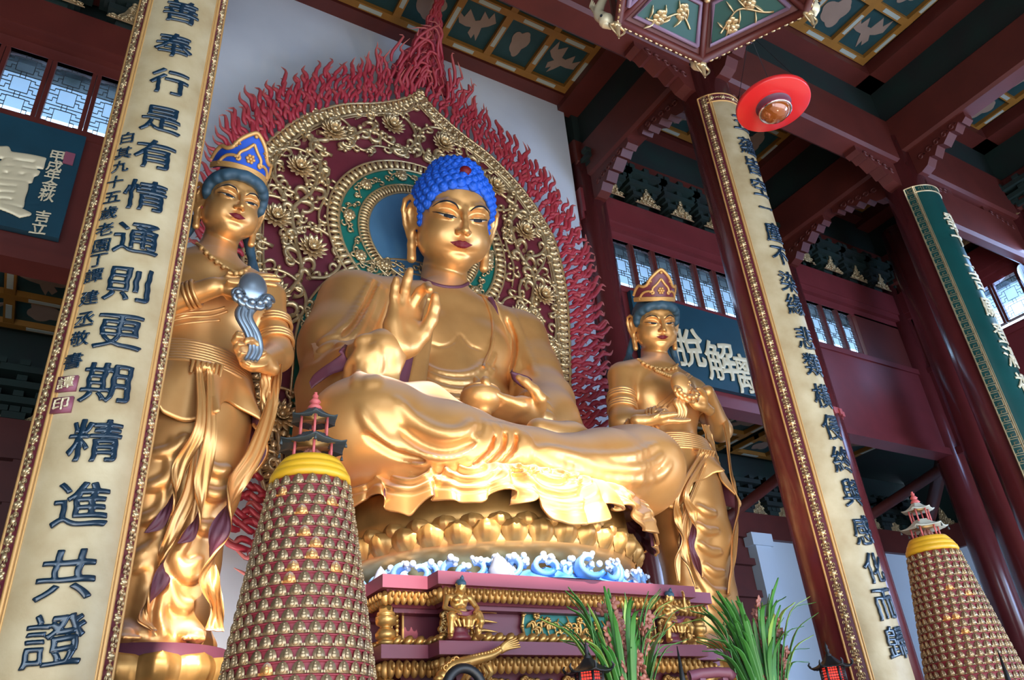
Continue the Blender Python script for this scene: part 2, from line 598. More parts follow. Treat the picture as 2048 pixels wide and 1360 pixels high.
# ------------------------------------------------------------------ sculpting: distance fields -> one smooth skin
class Field:
    def __init__(s, lo, hi, h):
        s.lo, s.h = np.array(lo, float), h
        s.n = np.ceil((np.array(hi, float) - s.lo) / h).astype(int) + 1
        s.d = np.full(s.n, 4.0, np.float32)

    def _sl(s, lo, hi, m):
        a = np.clip(np.floor((np.asarray(lo) - m - s.lo) / s.h).astype(int), 0, s.n)
        b = np.clip(np.ceil((np.asarray(hi) + m - s.lo) / s.h).astype(int) + 1, 0, s.n)
        if (b - a <= 0).any():
            return None, None
        g = [(s.lo[i] + s.h * np.arange(a[i], b[i])).astype(np.float32) for i in range(3)]
        return tuple(slice(a[i], b[i]) for i in range(3)), (g[0][:, None, None], g[1][None, :, None], g[2][None, None, :])

    def _mix(s, sl, d, k, op):
        a = s.d[sl]
        if op == 'cut':
            d = -d
            h = np.maximum(k - np.abs(a - d), 0) / max(k, 1e-6)
            s.d[sl] = np.maximum(a, d) + h * h * k * 0.25
        else:
            h = np.maximum(k - np.abs(a - d), 0) / max(k, 1e-6)
            s.d[sl] = np.minimum(a, d) - h * h * k * 0.25

    def ell(s, c, r, k=0.1, R=None, op='add'):
        c, r = np.asarray(c, float), np.broadcast_to(np.asarray(r, float), (3,))
        ext = r if R is None else np.sqrt(((np.asarray(R) * r[None, :]) ** 2).sum(1))
        sl, g = s._sl(c - ext, c + ext, k + 3 * s.h)
        if sl is None:
            return s
        p = [g[i] - c[i] for i in range(3)]
        if R is not None:
            R = np.asarray(R)
            p = [p[0] * R[0, i] + p[1] * R[1, i] + p[2] * R[2, i] for i in range(3)]
        k0 = np.sqrt((p[0] / r[0]) ** 2 + (p[1] / r[1]) ** 2 + (p[2] / r[2]) ** 2)
        k1 = np.sqrt((p[0] / r[0] ** 2) ** 2 + (p[1] / r[1] ** 2) ** 2 + (p[2] / r[2] ** 2) ** 2)
        s._mix(sl, k0 * (k0 - 1) / np.maximum(k1, 1e-5), k, op)
        return s

    def cap(s, a, b, ra, rb=None, k=0.1, op='add'):
        rb = ra if rb is None else rb
        a, b = np.asarray(a, float), np.asarray(b, float)
        m = max(ra, rb)
        sl, g = s._sl(np.minimum(a, b) - m, np.maximum(a, b) + m, k + 3 * s.h)
        if sl is None:
            return s
        ab = b - a
        L = max(float(ab @ ab), 1e-9)
        p = [g[i] - a[i] for i in range(3)]
        t = np.clip((p[0] * ab[0] + p[1] * ab[1] + p[2] * ab[2]) / L, 0, 1)
        d = np.sqrt((p[0] - t * ab[0]) ** 2 + (p[1] - t * ab[1]) ** 2 + (p[2] - t * ab[2]) ** 2) - (ra + (rb - ra) * t)
        s._mix(sl, d, k, op)
        return s

    def chain(s, P, r, k=0.1, op='add'):
        r = np.broadcast_to(np.asarray(r, float), (len(P),))
        for i in range(len(P) - 1):
            s.cap(P[i], P[i + 1], r[i], r[i + 1], k, op)
        return s

    def fn(s, lo, hi, f, k=0.1, op='add'):
        sl, g = s._sl(lo, hi, k + 3 * s.h)
        if sl is not None:
            s._mix(sl, f(*g).astype(np.float32), k, op)
        return s

    def skin(s, smooth=2):
        d, n = s.d, s.n
        ins = d < 0
        # cells crossed by the surface
        c8 = [ins[i:n[0] - 1 + i, j:n[1] - 1 + j, k:n[2] - 1 + k] for i in (0, 1) for j in (0, 1) for k in (0, 1)]
        anyi = np.logical_or.reduce(c8)
        alli = np.logical_and.reduce(c8)
        act = anyi & ~alli
        idx = np.argwhere(act)
        vid = np.full(act.shape, -1, np.int64)
        vid[act] = np.arange(len(idx))
        acc = np.zeros((len(idx), 3))
        cnt = np.zeros(len(idx))
        cor = [(i, j, k) for i in (0, 1) for j in (0, 1) for k in (0, 1)]
        dv = [d[idx[:, 0] + c[0], idx[:, 1] + c[1], idx[:, 2] + c[2]].astype(float) for c in cor]
        for a in range(8):
            for b in range(a + 1, 8):
                ca, cb = np.array(cor[a]), np.array(cor[b])
                if abs(ca - cb).sum() != 1:
                    continue
                x = (dv[a] < 0) != (dv[b] < 0)
                t = np.where(x, dv[a] / np.where(x, dv[a] - dv[b], 1), 0)
                acc += np.where(x[:, None], ca + t[:, None] * (cb - ca), 0)
                cnt += x
        V = (idx + acc / cnt[:, None]) * s.h + s.lo
        Q = []
        for ax in range(3):
            o = [i for i in range(3) if i != ax]
            A = [slice(1, n[i] - 1) for i in range(3)]
            A[ax] = slice(0, n[ax] - 1)
            Bs = list(A)
            Bs[ax] = slice(1, n[ax])
            i0, i1 = ins[tuple(A)], ins[tuple(Bs)]
            e = np.argwhere(i0 != i1)
            flip = i0[i0 != i1]
            base = e.copy()
            base[:, o[0]] += 1
            base[:, o[1]] += 1
            q = []
            for da, db in ((0, 0), (-1, 0), (-1, -1), (0, -1)):
                p = base.copy()
                p[:, o[0]] += da
                p[:, o[1]] += db
                q.append(vid[p[:, 0], p[:, 1], p[:, 2]])
            q = np.column_stack(q)
            fl = flip if ax != 1 else ~flip
            q[~fl] = q[~fl][:, ::-1]
            Q.append(q)
        Q = np.concatenate(Q)
        Q = Q[(Q >= 0).all(1)]
        for _ in range(smooth):
            a = np.zeros_like(V)
            c = np.zeros(len(V))
            for i, j in ((0, 1), (1, 2), (2, 3), (3, 0)):
                np.add.at(a, Q[:, i], V[Q[:, j]])
                np.add.at(a, Q[:, j], V[Q[:, i]])
                np.add.at(c, Q[:, i], 1)
                np.add.at(c, Q[:, j], 1)
            V = V * 0.5 + 0.5 * a / np.maximum(c, 1)[:, None]
        return V, [Q]


def bvh(geo):
    V, F = geo
    return BVHTree.FromPolygons([tuple(v) for v in V], [tuple(int(i) for i in q) for f in F for q in f])


def hit(tree, u, v, lift=0.0):
    """the point of the surface that stands behind pixel (u, v)"""
    d = ray(u, v)
    d /= np.linalg.norm(d)
    loc, nor, i, dist = tree.ray_cast(Vector(CAMP), Vector(d))
    if loc is None:
        return None
    return np.array(loc) + np.array(nor) * lift * (1 if np.dot(nor, d) < 0 else -1)


def fold_lines(tree, lines, sink=0.0, n=18):
    """fold ridges: polylines of pixels carried on to the surface -> chains of points"""
    out = []
    for L in lines:
        P = spline(np.array([(a, b, 0) for a, b in L['p']], float), n)
        pts = [hit(tree, p[0], p[1], -sink) for p in P]
        run = []
        for p in pts:
            if p is None or (run and np.linalg.norm(p - run[-1]) > L.get('gap', 0.6)):
                if len(run) > 2:
                    out.append((np.array(run), L))
                run = [] if p is None else [p]
            else:
                run.append(p)
        if len(run) > 2:
            out.append((np.array(run), L))
    return out


def add_folds(F, tree, lines, r=0.05, k=0.08, sink=0.0):
    for P, L in fold_lines(tree, lines, sink):
        w = L.get('r', r)
        t = np.linspace(0, 1, len(P))
        rr = w * (0.35 + 0.65 * np.sin(pi * np.clip(t, 0.02, 0.98)) ** 0.6)
        F.chain(P, rr, L.get('k', k), L.get('op', 'add'))


def decal(tree, o, ax, ay, outline, depth, res=14, bulge=0.0, lift=0.006, thick=0.01):
    """a thin raised patch that follows a surface: outline(s) -> list of rows [(x0,x1,y)], cast from o along depth"""
    V, n = [], 0
    o, ax, ay, depth = map(lambda q: np.asarray(q, float), (o, ax, ay, depth))
    rows = []
    for (x0, x1, y) in outline:
        row = []
        for i in range(res):
            x = x0 + (x1 - x0) * i / (res - 1)
            st = o + ax * x + ay * y - depth * 2.0
            loc, nor, _, _ = tree.ray_cast(Vector(st), Vector(depth))
            if loc is None:
                loc = Vector(o + ax * x + ay * y)
                nor = Vector(-depth)
            p = np.array(loc)
            row.append(p + np.array(nor) * lift)
        rows.append(row)
    rows = np.array(rows)
    nr = len(rows)
    if bulge:
        for j in range(nr):
            for i in range(res):
                a = sin(pi * i / (res - 1)) * sin(pi * j / (nr - 1))
                rows[j, i] -= depth * bulge * a
    back = rows + depth * (thick + lift)
    V = np.concatenate([rows.reshape(-1, 3), back.reshape(-1, 3)])
    g = gridf(nr, res)
    N = nr * res
    ring = [j * res for j in range(nr)] + [(nr - 1) * res + i for i in range(1, res)] + [j * res + res - 1 for j in range(nr - 2, -1, -1)] + [i for i in range(res - 2, 0, -1)]
    side = np.array([(ring[k], ring[(k + 1) % len(ring)], N + ring[(k + 1) % len(ring)], N + ring[k]) for k in range(len(ring))])
    return V, [g, N + g[:, ::-1], side]
# ------------------------------------------------------------------ the hall
ROWY = 6.34           # line of the front columns
BACKY = 9.8           # line of the rear columns, clerestory and white wall
CX = [-5.5, 0.14, 8.48, 14.1, 18.5]
CEIL = 14.75
AX, AY = 21.9, 13.3   # outer walls of the lower aisle
SIDEX = 18.5
FRONTY = -4.2
b = MB().add(box((-14, FRONTY, -0.2), (AX + 0.5, AY + 0.5, 0)))
struct('floor', b, 'stone')

# white plaster wall behind the statues
b = MB().add(box((0.55, 9.72, 0), (8.02, 9.95, CEIL)))
struct('wall_back', b, 'white')
# lower aisle walls
b = MB()
b.add(box((15.25, AY, 0), (AX, AY + 0.3, 6.42)))
struct('wall_aisle', b, 'wallwhite')
b = MB().add(box((14.72, AY - 0.25, 0), (15.25, AY + 0.3, 6.5)))
b.add(box((14.6, AY - 0.3, 6.2), (15.3, AY - 0.02, 6.5)))
struct('trim_1', b, 'wallwhite')
b = MB().add(box((AX, FRONTY, 0), (AX + 0.3, AY + 0.3, 6.42)))
struct('wall_right', b, 'wallwhite')
b = MB()
b.add(box((-14, AY, 0), (14.7, AY + 0.3, 7.0)))
for k in range(18):
    b.add(box((-13.5 + k * 1.6, AY - 0.12, 0), (-13.3 + k * 1.6, AY, 7.0)))
for z in (1.2, 3.4, 5.0, 5.75, 6.5):
    b.add(box((-14, AY - 0.14, z), (14.7, AY, z + 0.16)))
struct('wall_left', b, 'beam')
b = MB().add(box((-14, AY - 0.15, 6.42), (AX, AY + 0.3, 7.05)))
b.add(box((AX - 0.15, -6, 6.42), (AX + 0.3, AY, 7.05)))
struct('trim_2', b, 'beam')
b = MB().add(box((-14, AY + 0.1, 7.05), (AX + 0.3, AY + 0.4, 8.9)))
b.add(box((AX + 0.1, -6, 7.05), (AX + 0.4, AY, 8.9)))
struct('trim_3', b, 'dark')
# upper walls above the clerestory
b = MB().add(box((-14, BACKY + 0.25, 11.3), (SIDEX + 0.4, BACKY + 0.5, CEIL)))
b.add(box((SIDEX + 0.25, -6, 11.3), (SIDEX + 0.5, BACKY + 0.5, CEIL)))
struct('trim_4', b, 'dark')
# front wall with door openings and unseen high openings shaped to place the sun patches
b = MB()
b.add(box((-14, FRONTY - 0.3, 0), (-9, FRONTY, CEIL)))
b.add(box((19.5, FRONTY - 0.3, 0), (AX + 0.3, FRONTY, CEIL)))
SUN_OPEN = (-0.2, 4.2, 10.1, 11.65)      # x0, x1, z0, z1
x0, x1, z0, z1 = SUN_OPEN
b.add(box((-9, FRONTY - 0.3, 6.0), (19.5, FRONTY, z0)))
b.add(box((-9, FRONTY - 0.3, z1), (19.5, FRONTY, 12.5)))
b.add(box((-9, FRONTY - 0.3, 13.05), (19.5, FRONTY, CEIL)))
b.add(box((-9, FRONTY - 0.3, 12.5), (1.25, FRONTY, 13.05)))  # leaves a slot added to send a sun band onto the lap
b.add(box((3.1, FRONTY - 0.3, 12.5), (19.5, FRONTY, 13.05)))
b.add(box((-9, FRONTY - 0.3, z0), (x0, FRONTY, z1)))
b.add(box((x1, FRONTY - 0.3, z0), (19.5, FRONTY, z1)))
struct('wall_front', b, 'beam')
b = MB().add(box((-14.3, FRONTY - 0.3, 0), (-14, AY + 0.3, CEIL)))
struct('wall_far_left', b, 'beam')
# eaves outside
b = MB().add(box((-16, BACKY + 0.5, 11.95), (24, BACKY + 2.0, 12.15)))
b.add(box((SIDEX + 0.5, -8, 12.0), (SIDEX + 2.8, BACKY + 2.0, 12.2)))
struct('trim_5', b, 'eave')


# clerestory band: fascia, sill, lintel, windows
def band(x0, x1, along='x', nwin=0, wx0=0.0, per=0.585, side=0):
    bb = MB()

    def bx(a0, a1, d0, d1, z0, z1):
        if along == 'x':
            bb.add(box((a0, BACKY + d0, z0), (a1, BACKY + d1, z1)))
        else:
            bb.add(box((SIDEX + d0, a0, z0), (SIDEX + d1, a1, z1)))
    bx(x0, x1, -0.12, 0.12, 7.85, 9.86)
    bx(x0, x1, -0.2, 0.2, 7.68, 7.86)
    bx(x0, x1, -0.16, 0.14, 9.86, 10.0)
    bx(x0, x1, -0.05, 0.1, 10.0, 10.09)
    bx(x0, x1, -0.05, 0.1, 11.25, 11.45)
    bx(x0, x1, -0.16, 0.2, 11.45, 11.62)
    bx(x0, x1, -0.2, 0.25, 11.62, 12.22)
    return bb


def window(n, a0, w, along='x', z0=10.09, z1=11.25):
    """one clerestory casement with a brick-pattern lattice"""
    fr, la, gl = MB(), MB(), MB()

    def put(mb, a, b_, d0, d1, za, zb):
        if along == 'x':
            mb.add(box((a, BACKY + d0, za), (b_, BACKY + d1, zb)), smooth=False)
        else:
            mb.add(box((SIDEX + d0, a, za), (SIDEX + d1, b_, zb)), smooth=False)
    g = 0.055
    put(fr, a0 - g, a0, -0.04, 0.06, z0, z1)
    put(fr, a0 + w, a0 + w + g, -0.04, 0.06, z0, z1)
    put(fr, a0 - g, a0 + w + g, -0.04, 0.06, z0 - 0.02, z0)
    put(fr, a0 - g, a0 + w + g, -0.04, 0.06, z1, z1 + 0.02)
    put(gl, a0, a0 + w, 0.035, 0.045, z0, z1)
    t = 0.0038
    H = (z1 - z0) / 3.0

    def hl(xa, xb, z):
        put(la, a0 + xa * w, a0 + xb * w, 0.018, 0.03, z - t, z + t)

    def vl(x, za, zb):
        put(la, a0 + x * w - t, a0 + x * w + t, 0.018, 0.03, za, zb)
    for k in range(3):
        zb = z0 + k * H
        z_ = lambda q: zb + q * H
        for x in (0.26, 0.74):
            vl(x, z_(0.14), z_(0.84))
        for q in (0.14, 0.84):
            hl(0.26, 0.74, z_(q))
        for x in (0.43, 0.57):
            vl(x, z_(-0.16) if k else z_(0), z_(0.14))
            if k == 2:
                vl(x, z_(0.84), z_(1))
        if k:
            hl(0, 1, z_(-0.01))
        for q, xa, xb in ((0.18, 0, 0.14), (0.36, 0.14, 0.26), (0.52, 0, 0.26), (0.70, 0, 0.14), (0.82, 0.14, 0.26)):
            hl(xa, xb, z_(q))
            hl(1 - xb, 1 - xa, z_(q))
        for x in (0.14, 0.86):
            vl(x, z_(0.18), z_(0.36))
            vl(x, z_(0.70), z_(0.82))
    o = struct('window_%d' % n, fr, 'beam')
    link('lattice', la, 'lattice', o)
    link('pane', gl, 'glass', o)


struct('trim_6', band(-14, 0.5), 'beam')
struct('trim_16', band(8.06, SIDEX + 0.1), 'gloss')
struct('trim_7', band(-6, BACKY, 'y'), 'gloss')
wn_ = 1
for a in [8.80 + 0.585 * k for k in range(8)] + [14.66 + 0.57 * k for k in range(3)] + [-3.59 + 0.585 * k for k in range(7)]:
    window(wn_, a, 0.465)
    wn_ += 1
for a in [7.98 - 0.66 * k for k in range(6)]:
    window(wn_, a - 0.53, 0.53, 'y', 10.22, 11.45)
    wn_ += 1
# solid panels beside the last windows
b = MB()
b.add(box((16.45, BACKY - 0.05, 10.0), (SIDEX, BACKY + 0.1, 11.3)))
b.add(box((13.5, BACKY - 0.05, 10.0), (14.6, BACKY + 0.1, 11.3)))
b.add(box((SIDEX - 0.05, 8.05, 10.0), (SIDEX + 0.1, BACKY, 11.45)))
b.add(box((-14, BACKY - 0.05, 10.0), (-3.65, BACKY + 0.1, 11.3)))
struct('trim_8', b, 'beam')


# coffered ceilings: one per bay
def crane(c, s, a, flipx=1):
    """silhouette of a flying crane"""
    P = [(-.42, .05), (-.36, .30), (-.26, .14), (-.16, .32), (-.08, .10), (.02, .08), (.14, .36), (.26, .16), (.40, .34), (.36, .02),
         (.22, -.06), (.10, -.08), (.16, -.22), (.08, -.36), (.02, -.24), (-.02, -.42), (-.08, -.24), (-.12, -.08), (-.26, -.04)]
    ca, sa = cos(a), sin(a)
    return [(c[0] + s * (x * flipx * ca - y * sa), c[1] + s * (x * flipx * sa + y * ca)) for x, y in P]


def cloudm(c, s, a):
    P = []
    for k in range(40):
        t = 2 * pi * k / 40
        r = 0.30 + 0.07 * abs(sin(2.5 * t + a)) + 0.05 * sin(3 * t + 2 * a)
        P.append((c[0] + s * r * cos(t) * (0.8 + 0.2 * sin(a)), c[1] + s * r * sin(t) * 1.05))
    return P


rnd = random.Random(4)
panel, frame, motif, pale = MB(), MB(), MB(), MB()


def coffer(x0, x1, y0, y1, nx, ny, z=CEIL):
    panel.add(box((x0, y0, z), (x1, y1, z + 0.08)), smooth=False)
    dx, dy = (x1 - x0) / nx, (y1 - y0) / ny
    w, h = 0.075, 0.1
    for i in range(nx + 1):
        x = x0 + i * dx
        frame.add(box((x - w, y0 - w, z - h), (x + w, y1 + w, z)), smooth=False)
        for j in range(ny):
            pale.add(box((x - 0.042, y0 + (j + .27) * dy, z - h - 0.008), (x + 0.042, y0 + (j + .73) * dy, z - h)), smooth=False)
    for j in range(ny + 1):
        y = y0 + j * dy
        frame.add(box((x0 - w, y - w, z - h - 0.004), (x1 + w, y + w, z - 0.004)), smooth=False)
        for i in range(nx):
            pale.add(box((x0 + (i + .27) * dx, y - 0.042, z - h - 0.012), (x0 + (i + .73) * dx, y + 0.042, z - h - 0.004)), smooth=False)
    for i in range(nx):
        for j in range(ny):
            c = (x0 + (i + .5) * dx, y0 + (j + .5) * dy)
            P = crane(c, 0.95 * min(dx, dy), rnd.uniform(-.5, .5) + pi, rnd.choice((1, -1))) if (i + j) % 2 else cloudm(c, 0.85 * min(dx, dy), rnd.uniform(0, 6))
            motif.add(prism([p[::-1] for p in P][::1], 0, 0.012, lambda a, q, t: (q, a, z - 0.012 + t)), smooth=False)


coffer(0.85, 7.82, 7.05, 9.32, 7, 2)            # above the seated statue
coffer(9.15, 13.45, 7.05, 9.25, 4, 2)
coffer(9.15, 13.25, 0.3, 5.75, 4, 5)            # front bay
coffer(14.85, 17.6, 0.9, 5.9, 3, 5)
coffer(14.85, 17.6, 7.05, 9.2, 3, 2)
coffer(0.85, 7.82, 0.4, 5.6, 7, 5)
coffer(-4.9, -0.5, 7.05, 9.3, 4, 2)
for xa, xb, n in ((8.9, 14.0, 5), (14.5, 18.0, 3), (-4.9, -0.3, 5)):
    coffer(xa, xb, 10.2, 12.9, n, 3, 8.6)
coffer(18.9, 21.5, 1.5, 9.4, 3, 8, 8.6)
o = struct('ceiling', panel, 'tealpanel')
link('coffer_frame', frame, 'ochre', o)
link('painted_motif', motif, 'motif', o)
link('cartouche', pale, 'pale', o)
b = MB().add(box((-14.3, FRONTY - 0.3, CEIL + 0.08), (SIDEX + 0.6, BACKY + 0.6, CEIL + 0.3)))
b.add(box((-14.3, BACKY + 0.1, 8.68), (AX + 0.4, AY + 0.4, 8.9)))
b.add(box((SIDEX + 0.1, -8, 8.68), (AX + 0.4, BACKY + 0.4, 8.9)))
struct('trim_9', b, 'dark')

# beams on the column grid
b = MB()


def beam(x0, y0, x1, y1, w, z0, z1, mb=None):
    mb = b if mb is None else mb
    if x0 == x1:
        lo, hi = (x0 - w, y0, z0), (x0 + w, y1, z1)
        prof = [(-w, z0 + .06), (-w + .06, z0), (w - .06, z0), (w, z0 + .06), (w, z1 - .06), (w - .06, z1), (-w + .06, z1), (-w, z1 - .06)]
        V = [(x0 + p, yy, q) for yy in (y0, y1) for p, q in prof]
    else:
        prof = [(-w, z0 + .06), (-w + .06, z0), (w - .06, z0), (w, z0 + .06), (w, z1 - .06), (w - .06, z1), (-w + .06, z1), (-w, z1 - .06)]
        V = [(xx, y0 + p, q) for xx in (x0, x1) for p, q in prof]
    n = 8
    mb.add((V, [np.array([(k, (k + 1) % n, n + (k + 1) % n, n + k) for k in range(n)]), np.arange(n)[None, ::-1], np.arange(n, 2 * n)[None, :]]), smooth=False)


beam(-14, ROWY, SIDEX + .2, ROWY, 0.26, 12.28, 13.5)
beam(-14, BACKY, 0.6, BACKY, 0.22, 12.9, 13.6)
beam(8.1, BACKY, SIDEX + .2, BACKY, 0.22, 12.9, 13.6)
for x in CX:
    beam(x, FRONTY, x, BACKY, 0.24, 12.5, 13.5)
beam(14.1, ROWY, SIDEX, ROWY, 0.14, 11.15, 12.2)
struct('trim_10', b, 'beam')
b = MB()                       # frames round the ceilings, with a dark painted frieze between beam and ceiling
for y in (ROWY,):
    b.add(box((-14, y - 0.5, 14.45), (SIDEX, y + 0.65, 14.78)), smooth=False)
b.add(box((-14, 9.42, 14.6), (SIDEX, 9.72, 14.80)), smooth=False)
for x in CX:
    b.add(box((x - 0.62, -6, 14.45), (x + 0.62, BACKY, 14.78)), smooth=False)
struct('trim_11', b, 'beam')
b = MB()
b.add(box((-14, ROWY - 0.12, 13.5), (SIDEX, ROWY + 0.12, 14.5)), smooth=False)
b.add(box((8.2, BACKY - 0.1, 13.5), (SIDEX, BACKY + 0.3, 14.7)), smooth=False)
for x in CX:
    b.add(box((x - 0.1, -6, 13.5), (x + 0.1, BACKY, 14.5)), smooth=False)
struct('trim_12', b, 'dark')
# bracket sets standing on the clerestory beam, gilded openwork between them
b, gb = MB(), MB()


def bracket(mb, x, y, z, ax):
    for k in range(4):
        w = 0.16 + 0.14 * k
        d = 0.12 + 0.10 * k
        zz = z + k * 0.22
        if ax == 'x':
            mb.add(box((x - w, y - d, zz), (x + w, y + 0.1, zz + 0.11)), smooth=False)
            for s_ in (-1, 0, 1):
                mb.add(box((x + s_ * w - .07, y - d - .02, zz + 0.11), (x + s_ * w + .07, y - d + .14, zz + 0.2)), smooth=False)
        else:
            mb.add(box((x - d, y - w, zz), (x + 0.1, y + w, zz + 0.11)), smooth=False)
            for s_ in (-1, 0, 1):
                mb.add(box((x - d - .02, y + s_ * w - .07, zz + 0.11), (x - d + .14, y + s_ * w + .07, zz + 0.2)), smooth=False)


def goldtri(mb, x, y, z, ax, w=0.34, h=0.42, seed=0):
    """pierced gilded scrollwork filling the triangle between two brackets"""
    r_ = random.Random(seed)
    out = [(-w, 0), (w, 0), (w * .62, h * .16), (w * .34, h * .44), (w * .20, h * .8), (0, h), (-w * .20, h * .8), (-w * .34, h * .44), (-w * .62, h * .16)]
    mb.add(prism(out if ax == 'x' else out[::-1], 0, .02, (lambda a, q, t: (x + a, y + .02 + t, z + q)) if ax == 'x' else (lambda a, q, t: (x + .02 + t, y + a, z + q))), smooth=False)
    for k in range(42):
        q = r_.random() ** 1.5
        zz = z + h * q
        xx = r_.uniform(-1, 1) * w * (1 - q) ** 1.5 * .95
        rr = r_.uniform(0.025, 0.05)
        pts = [(rr * cos(t) * (1 - t / 9), rr * sin(t) * (1 - t / 9)) for t in np.linspace(0, 5.2, 9)]
        P = [((x + xx + a, y, zz + c_) if ax == 'x' else (x, y + xx + a, zz + c_)) for a, c_ in pts]
        mb.add(tube(P, 0.011, 4))


sd = 0
for x in [8.25 + 0.975 * k for k in range(7)] + [14.2 + 0.98 * k for k in range(5)] + [-4.9 + 0.975 * k for k in range(5)]:
    bracket(b, x + 0.49, BACKY - 0.1, 12.22, 'x')
    goldtri(gb, x + 0.54, BACKY - 0.36, 12.22, 'x', seed=sd)
    sd += 1
for y in [8.2 - 1.0 * k for k in range(6)]:
    bracket(b, SIDEX - 0.1, y - 0.49, 12.35, 'y')
    goldtri(gb, SIDEX - 0.4, y - 0.9, 12.35, 'y', 0.3, 0.42, sd)
    sd += 1
for x in [14.4 + 0.9 * k for k in range(9)] + [-4 + 0.9 * k for k in range(6)]:
    bracket(b, x + 0.45, AY - 0.05, 7.05, 'x')
    goldtri(gb, x, AY - 0.1, 7.05, 'x', 0.36, 0.55, sd)
    sd += 1
for y in [12.4 - 0.9 * k for k in range(8)]:
    goldtri(gb, AX - 0.1, y, 7.05, 'y', 0.36, 0.55, sd)
    sd += 1
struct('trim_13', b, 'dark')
struct('trim_14', gb, 'gold_carved')
# slanting brace timbers in the aisle corner
b = MB()
b.add(tube([(18.3, 9.9, 7.7), (20.6, 12.0, 7.2), (21.9, 13.2, 7.0)], 0.16, 6))
b.add(tube([(14.2, 10.1, 7.6), (14.2, 13.2, 6.9)], 0.14, 6))
b.add(tube([(18.5, 9.9, 7.6), (18.5, 13.2, 6.9)], 0.14, 6))
b.add(tube([(18.6, 9.8, 7.6), (21.9, 9.8, 6.9)], 0.14, 6))
struct('trim_15', b, 'beam')


# carved corbels under the beams: a stepped, scrolled profile
def corbel(x, y, z, dx, dy, L=1.25, H=0.62, w=0.13):
    prof = [(0, 0), (L, 0), (L, -.13), (L - .10, -.20), (L - .16, -.13), (L * .78, -.26), (L * .70, -.20), (L * .55, -.36), (L * .46, -.30), (L * .36, -.47), (L * .28, -.42), (L * .2, -H + .06), (.1, -H), (0, -H)]
    f = lambda a, q, t: (x + dx * a + dy * t, y + dy * a + dx * t, z + q)
    g = prism(prof, -w, w, f)
    bb = MB().add(g, smooth=False)
    for s_ in (-1, 1):      # carved scroll relief on both faces
        for k in range(5):
            a0, q0 = 0.2 + k * L * 0.15, -0.14 - 0.16 * (1 - k / 4.0)
            pts = [(a0 + 0.085 * (1 - t / 8) * cos(t), q0 + 0.085 * (1 - t / 8) * sin(t), s_ * w) for t in np.linspace(0, 6, 12)]
            bb.add(tube([f(*p) for p in pts], 0.022, 5))
    return bb


def paper_band(t, x, y, r, z):
    b_ = MB().add(lathe([(r + .004, z - .07), (r + .012, z - .065), (r + .012, z + .06), (r + .004, z + .07)], 40, (x, y, 0), caps=False))
    for k in range(5):
        a = -1.9 + .5 * k
        b_.add(box((x + r * cos(a) - .03, y + r * sin(a) - .05, z - .10), (x + r * cos(a) + .05, y + r * sin(a) - .0, z + .05 - .02 * k)))
    link('paper_band', b_, 'pinkred', t)


def column(x, y, r, z1, label, corb=()):
    t = thing('column', (x, y, 0), label, 'column', 'red lacquered columns of the hall')
    link('shaft', MB().add(lathe([(r * 1.02, 0.32), (r, z1 * .4), (r * .96, z1)], 40, (x, y, 0))), 'column', t)
    link('plinth', MB().add(lathe([(r * 1.35, 0), (r * 1.45, .12), (r * 1.3, .28), (r * 1.06, .34)], 40, (x, y, 0))), 'stone', t)
    for dx, dy, z in corb:
        o = link('corbel', corbel(x + dx * r * .9, y + dy * r * .9, z, dx, dy), 'beam', t)
    return t


C4 = ((1, 0, 12.3), (-1, 0, 12.3), (0, 1, 12.5), (0, -1, 12.5))
column(0.14, ROWY, 0.36, 13.0, 'red column almost hidden behind the tallest gilded board beside the silver orb statue', C4[:2])
column(8.48, ROWY, 0.43, 13.0, 'red lacquered column that carries the gilded board beside the red disc lamp', C4)
column(14.1, ROWY, 0.42, 13.0, 'red lacquered column that carries the dark green couplet board', C4)
column(18.5, ROWY, 0.38, 13.0, 'red column beyond the top of the green board, beside the side windows', ((-1, 0, 12.3),))
column(8.42, BACKY, 0.36, 13.0, 'red column standing against the edge of the white wall', ((0, -1, 12.5), (1, 0, 12.2)))
tc = column(14.1, BACKY, 0.36, 13.0, 'red column close behind a gilded board, with a torn paper band round it', ((0, -1, 12.5),))
column(18.5, BACKY, 0.34, 13.0, 'red column in the hall corner behind the pale roofed niche tower', ((0, -1, 12.5),))
column(17.0, ROWY + 1.9, 0.42, 13.0, 'red column standing free between the corner column and the green board', ())
paper_band(tc, 14.1, BACKY, .352, float(atY(1662, 820, 9.5)[2]))
# ------------------------------------------------------------------ couplet boards bent round the columns
def bent(xc, yc, r, phi0=0.0):
    """(a, q, t): a metres round the column from its front, q height, t metres out of the face"""
    def f(a, q, t):
        p = phi0 + a / r
        return (xc + (r + t) * sin(p), yc - (r + t) * cos(p), q)
    return f


def bendgeo(geo, f):
    V, F = geo[:2]
    return np.array([f(*v) for v in np.asarray(V)]), F


def face_to(geo):       # (x, y, z) raised along -y  ->  (a, q, t)
    V, F = geo[:2]
    V = np.asarray(V)
    return np.column_stack([V[:, 0], V[:, 2], -V[:, 1]]), F


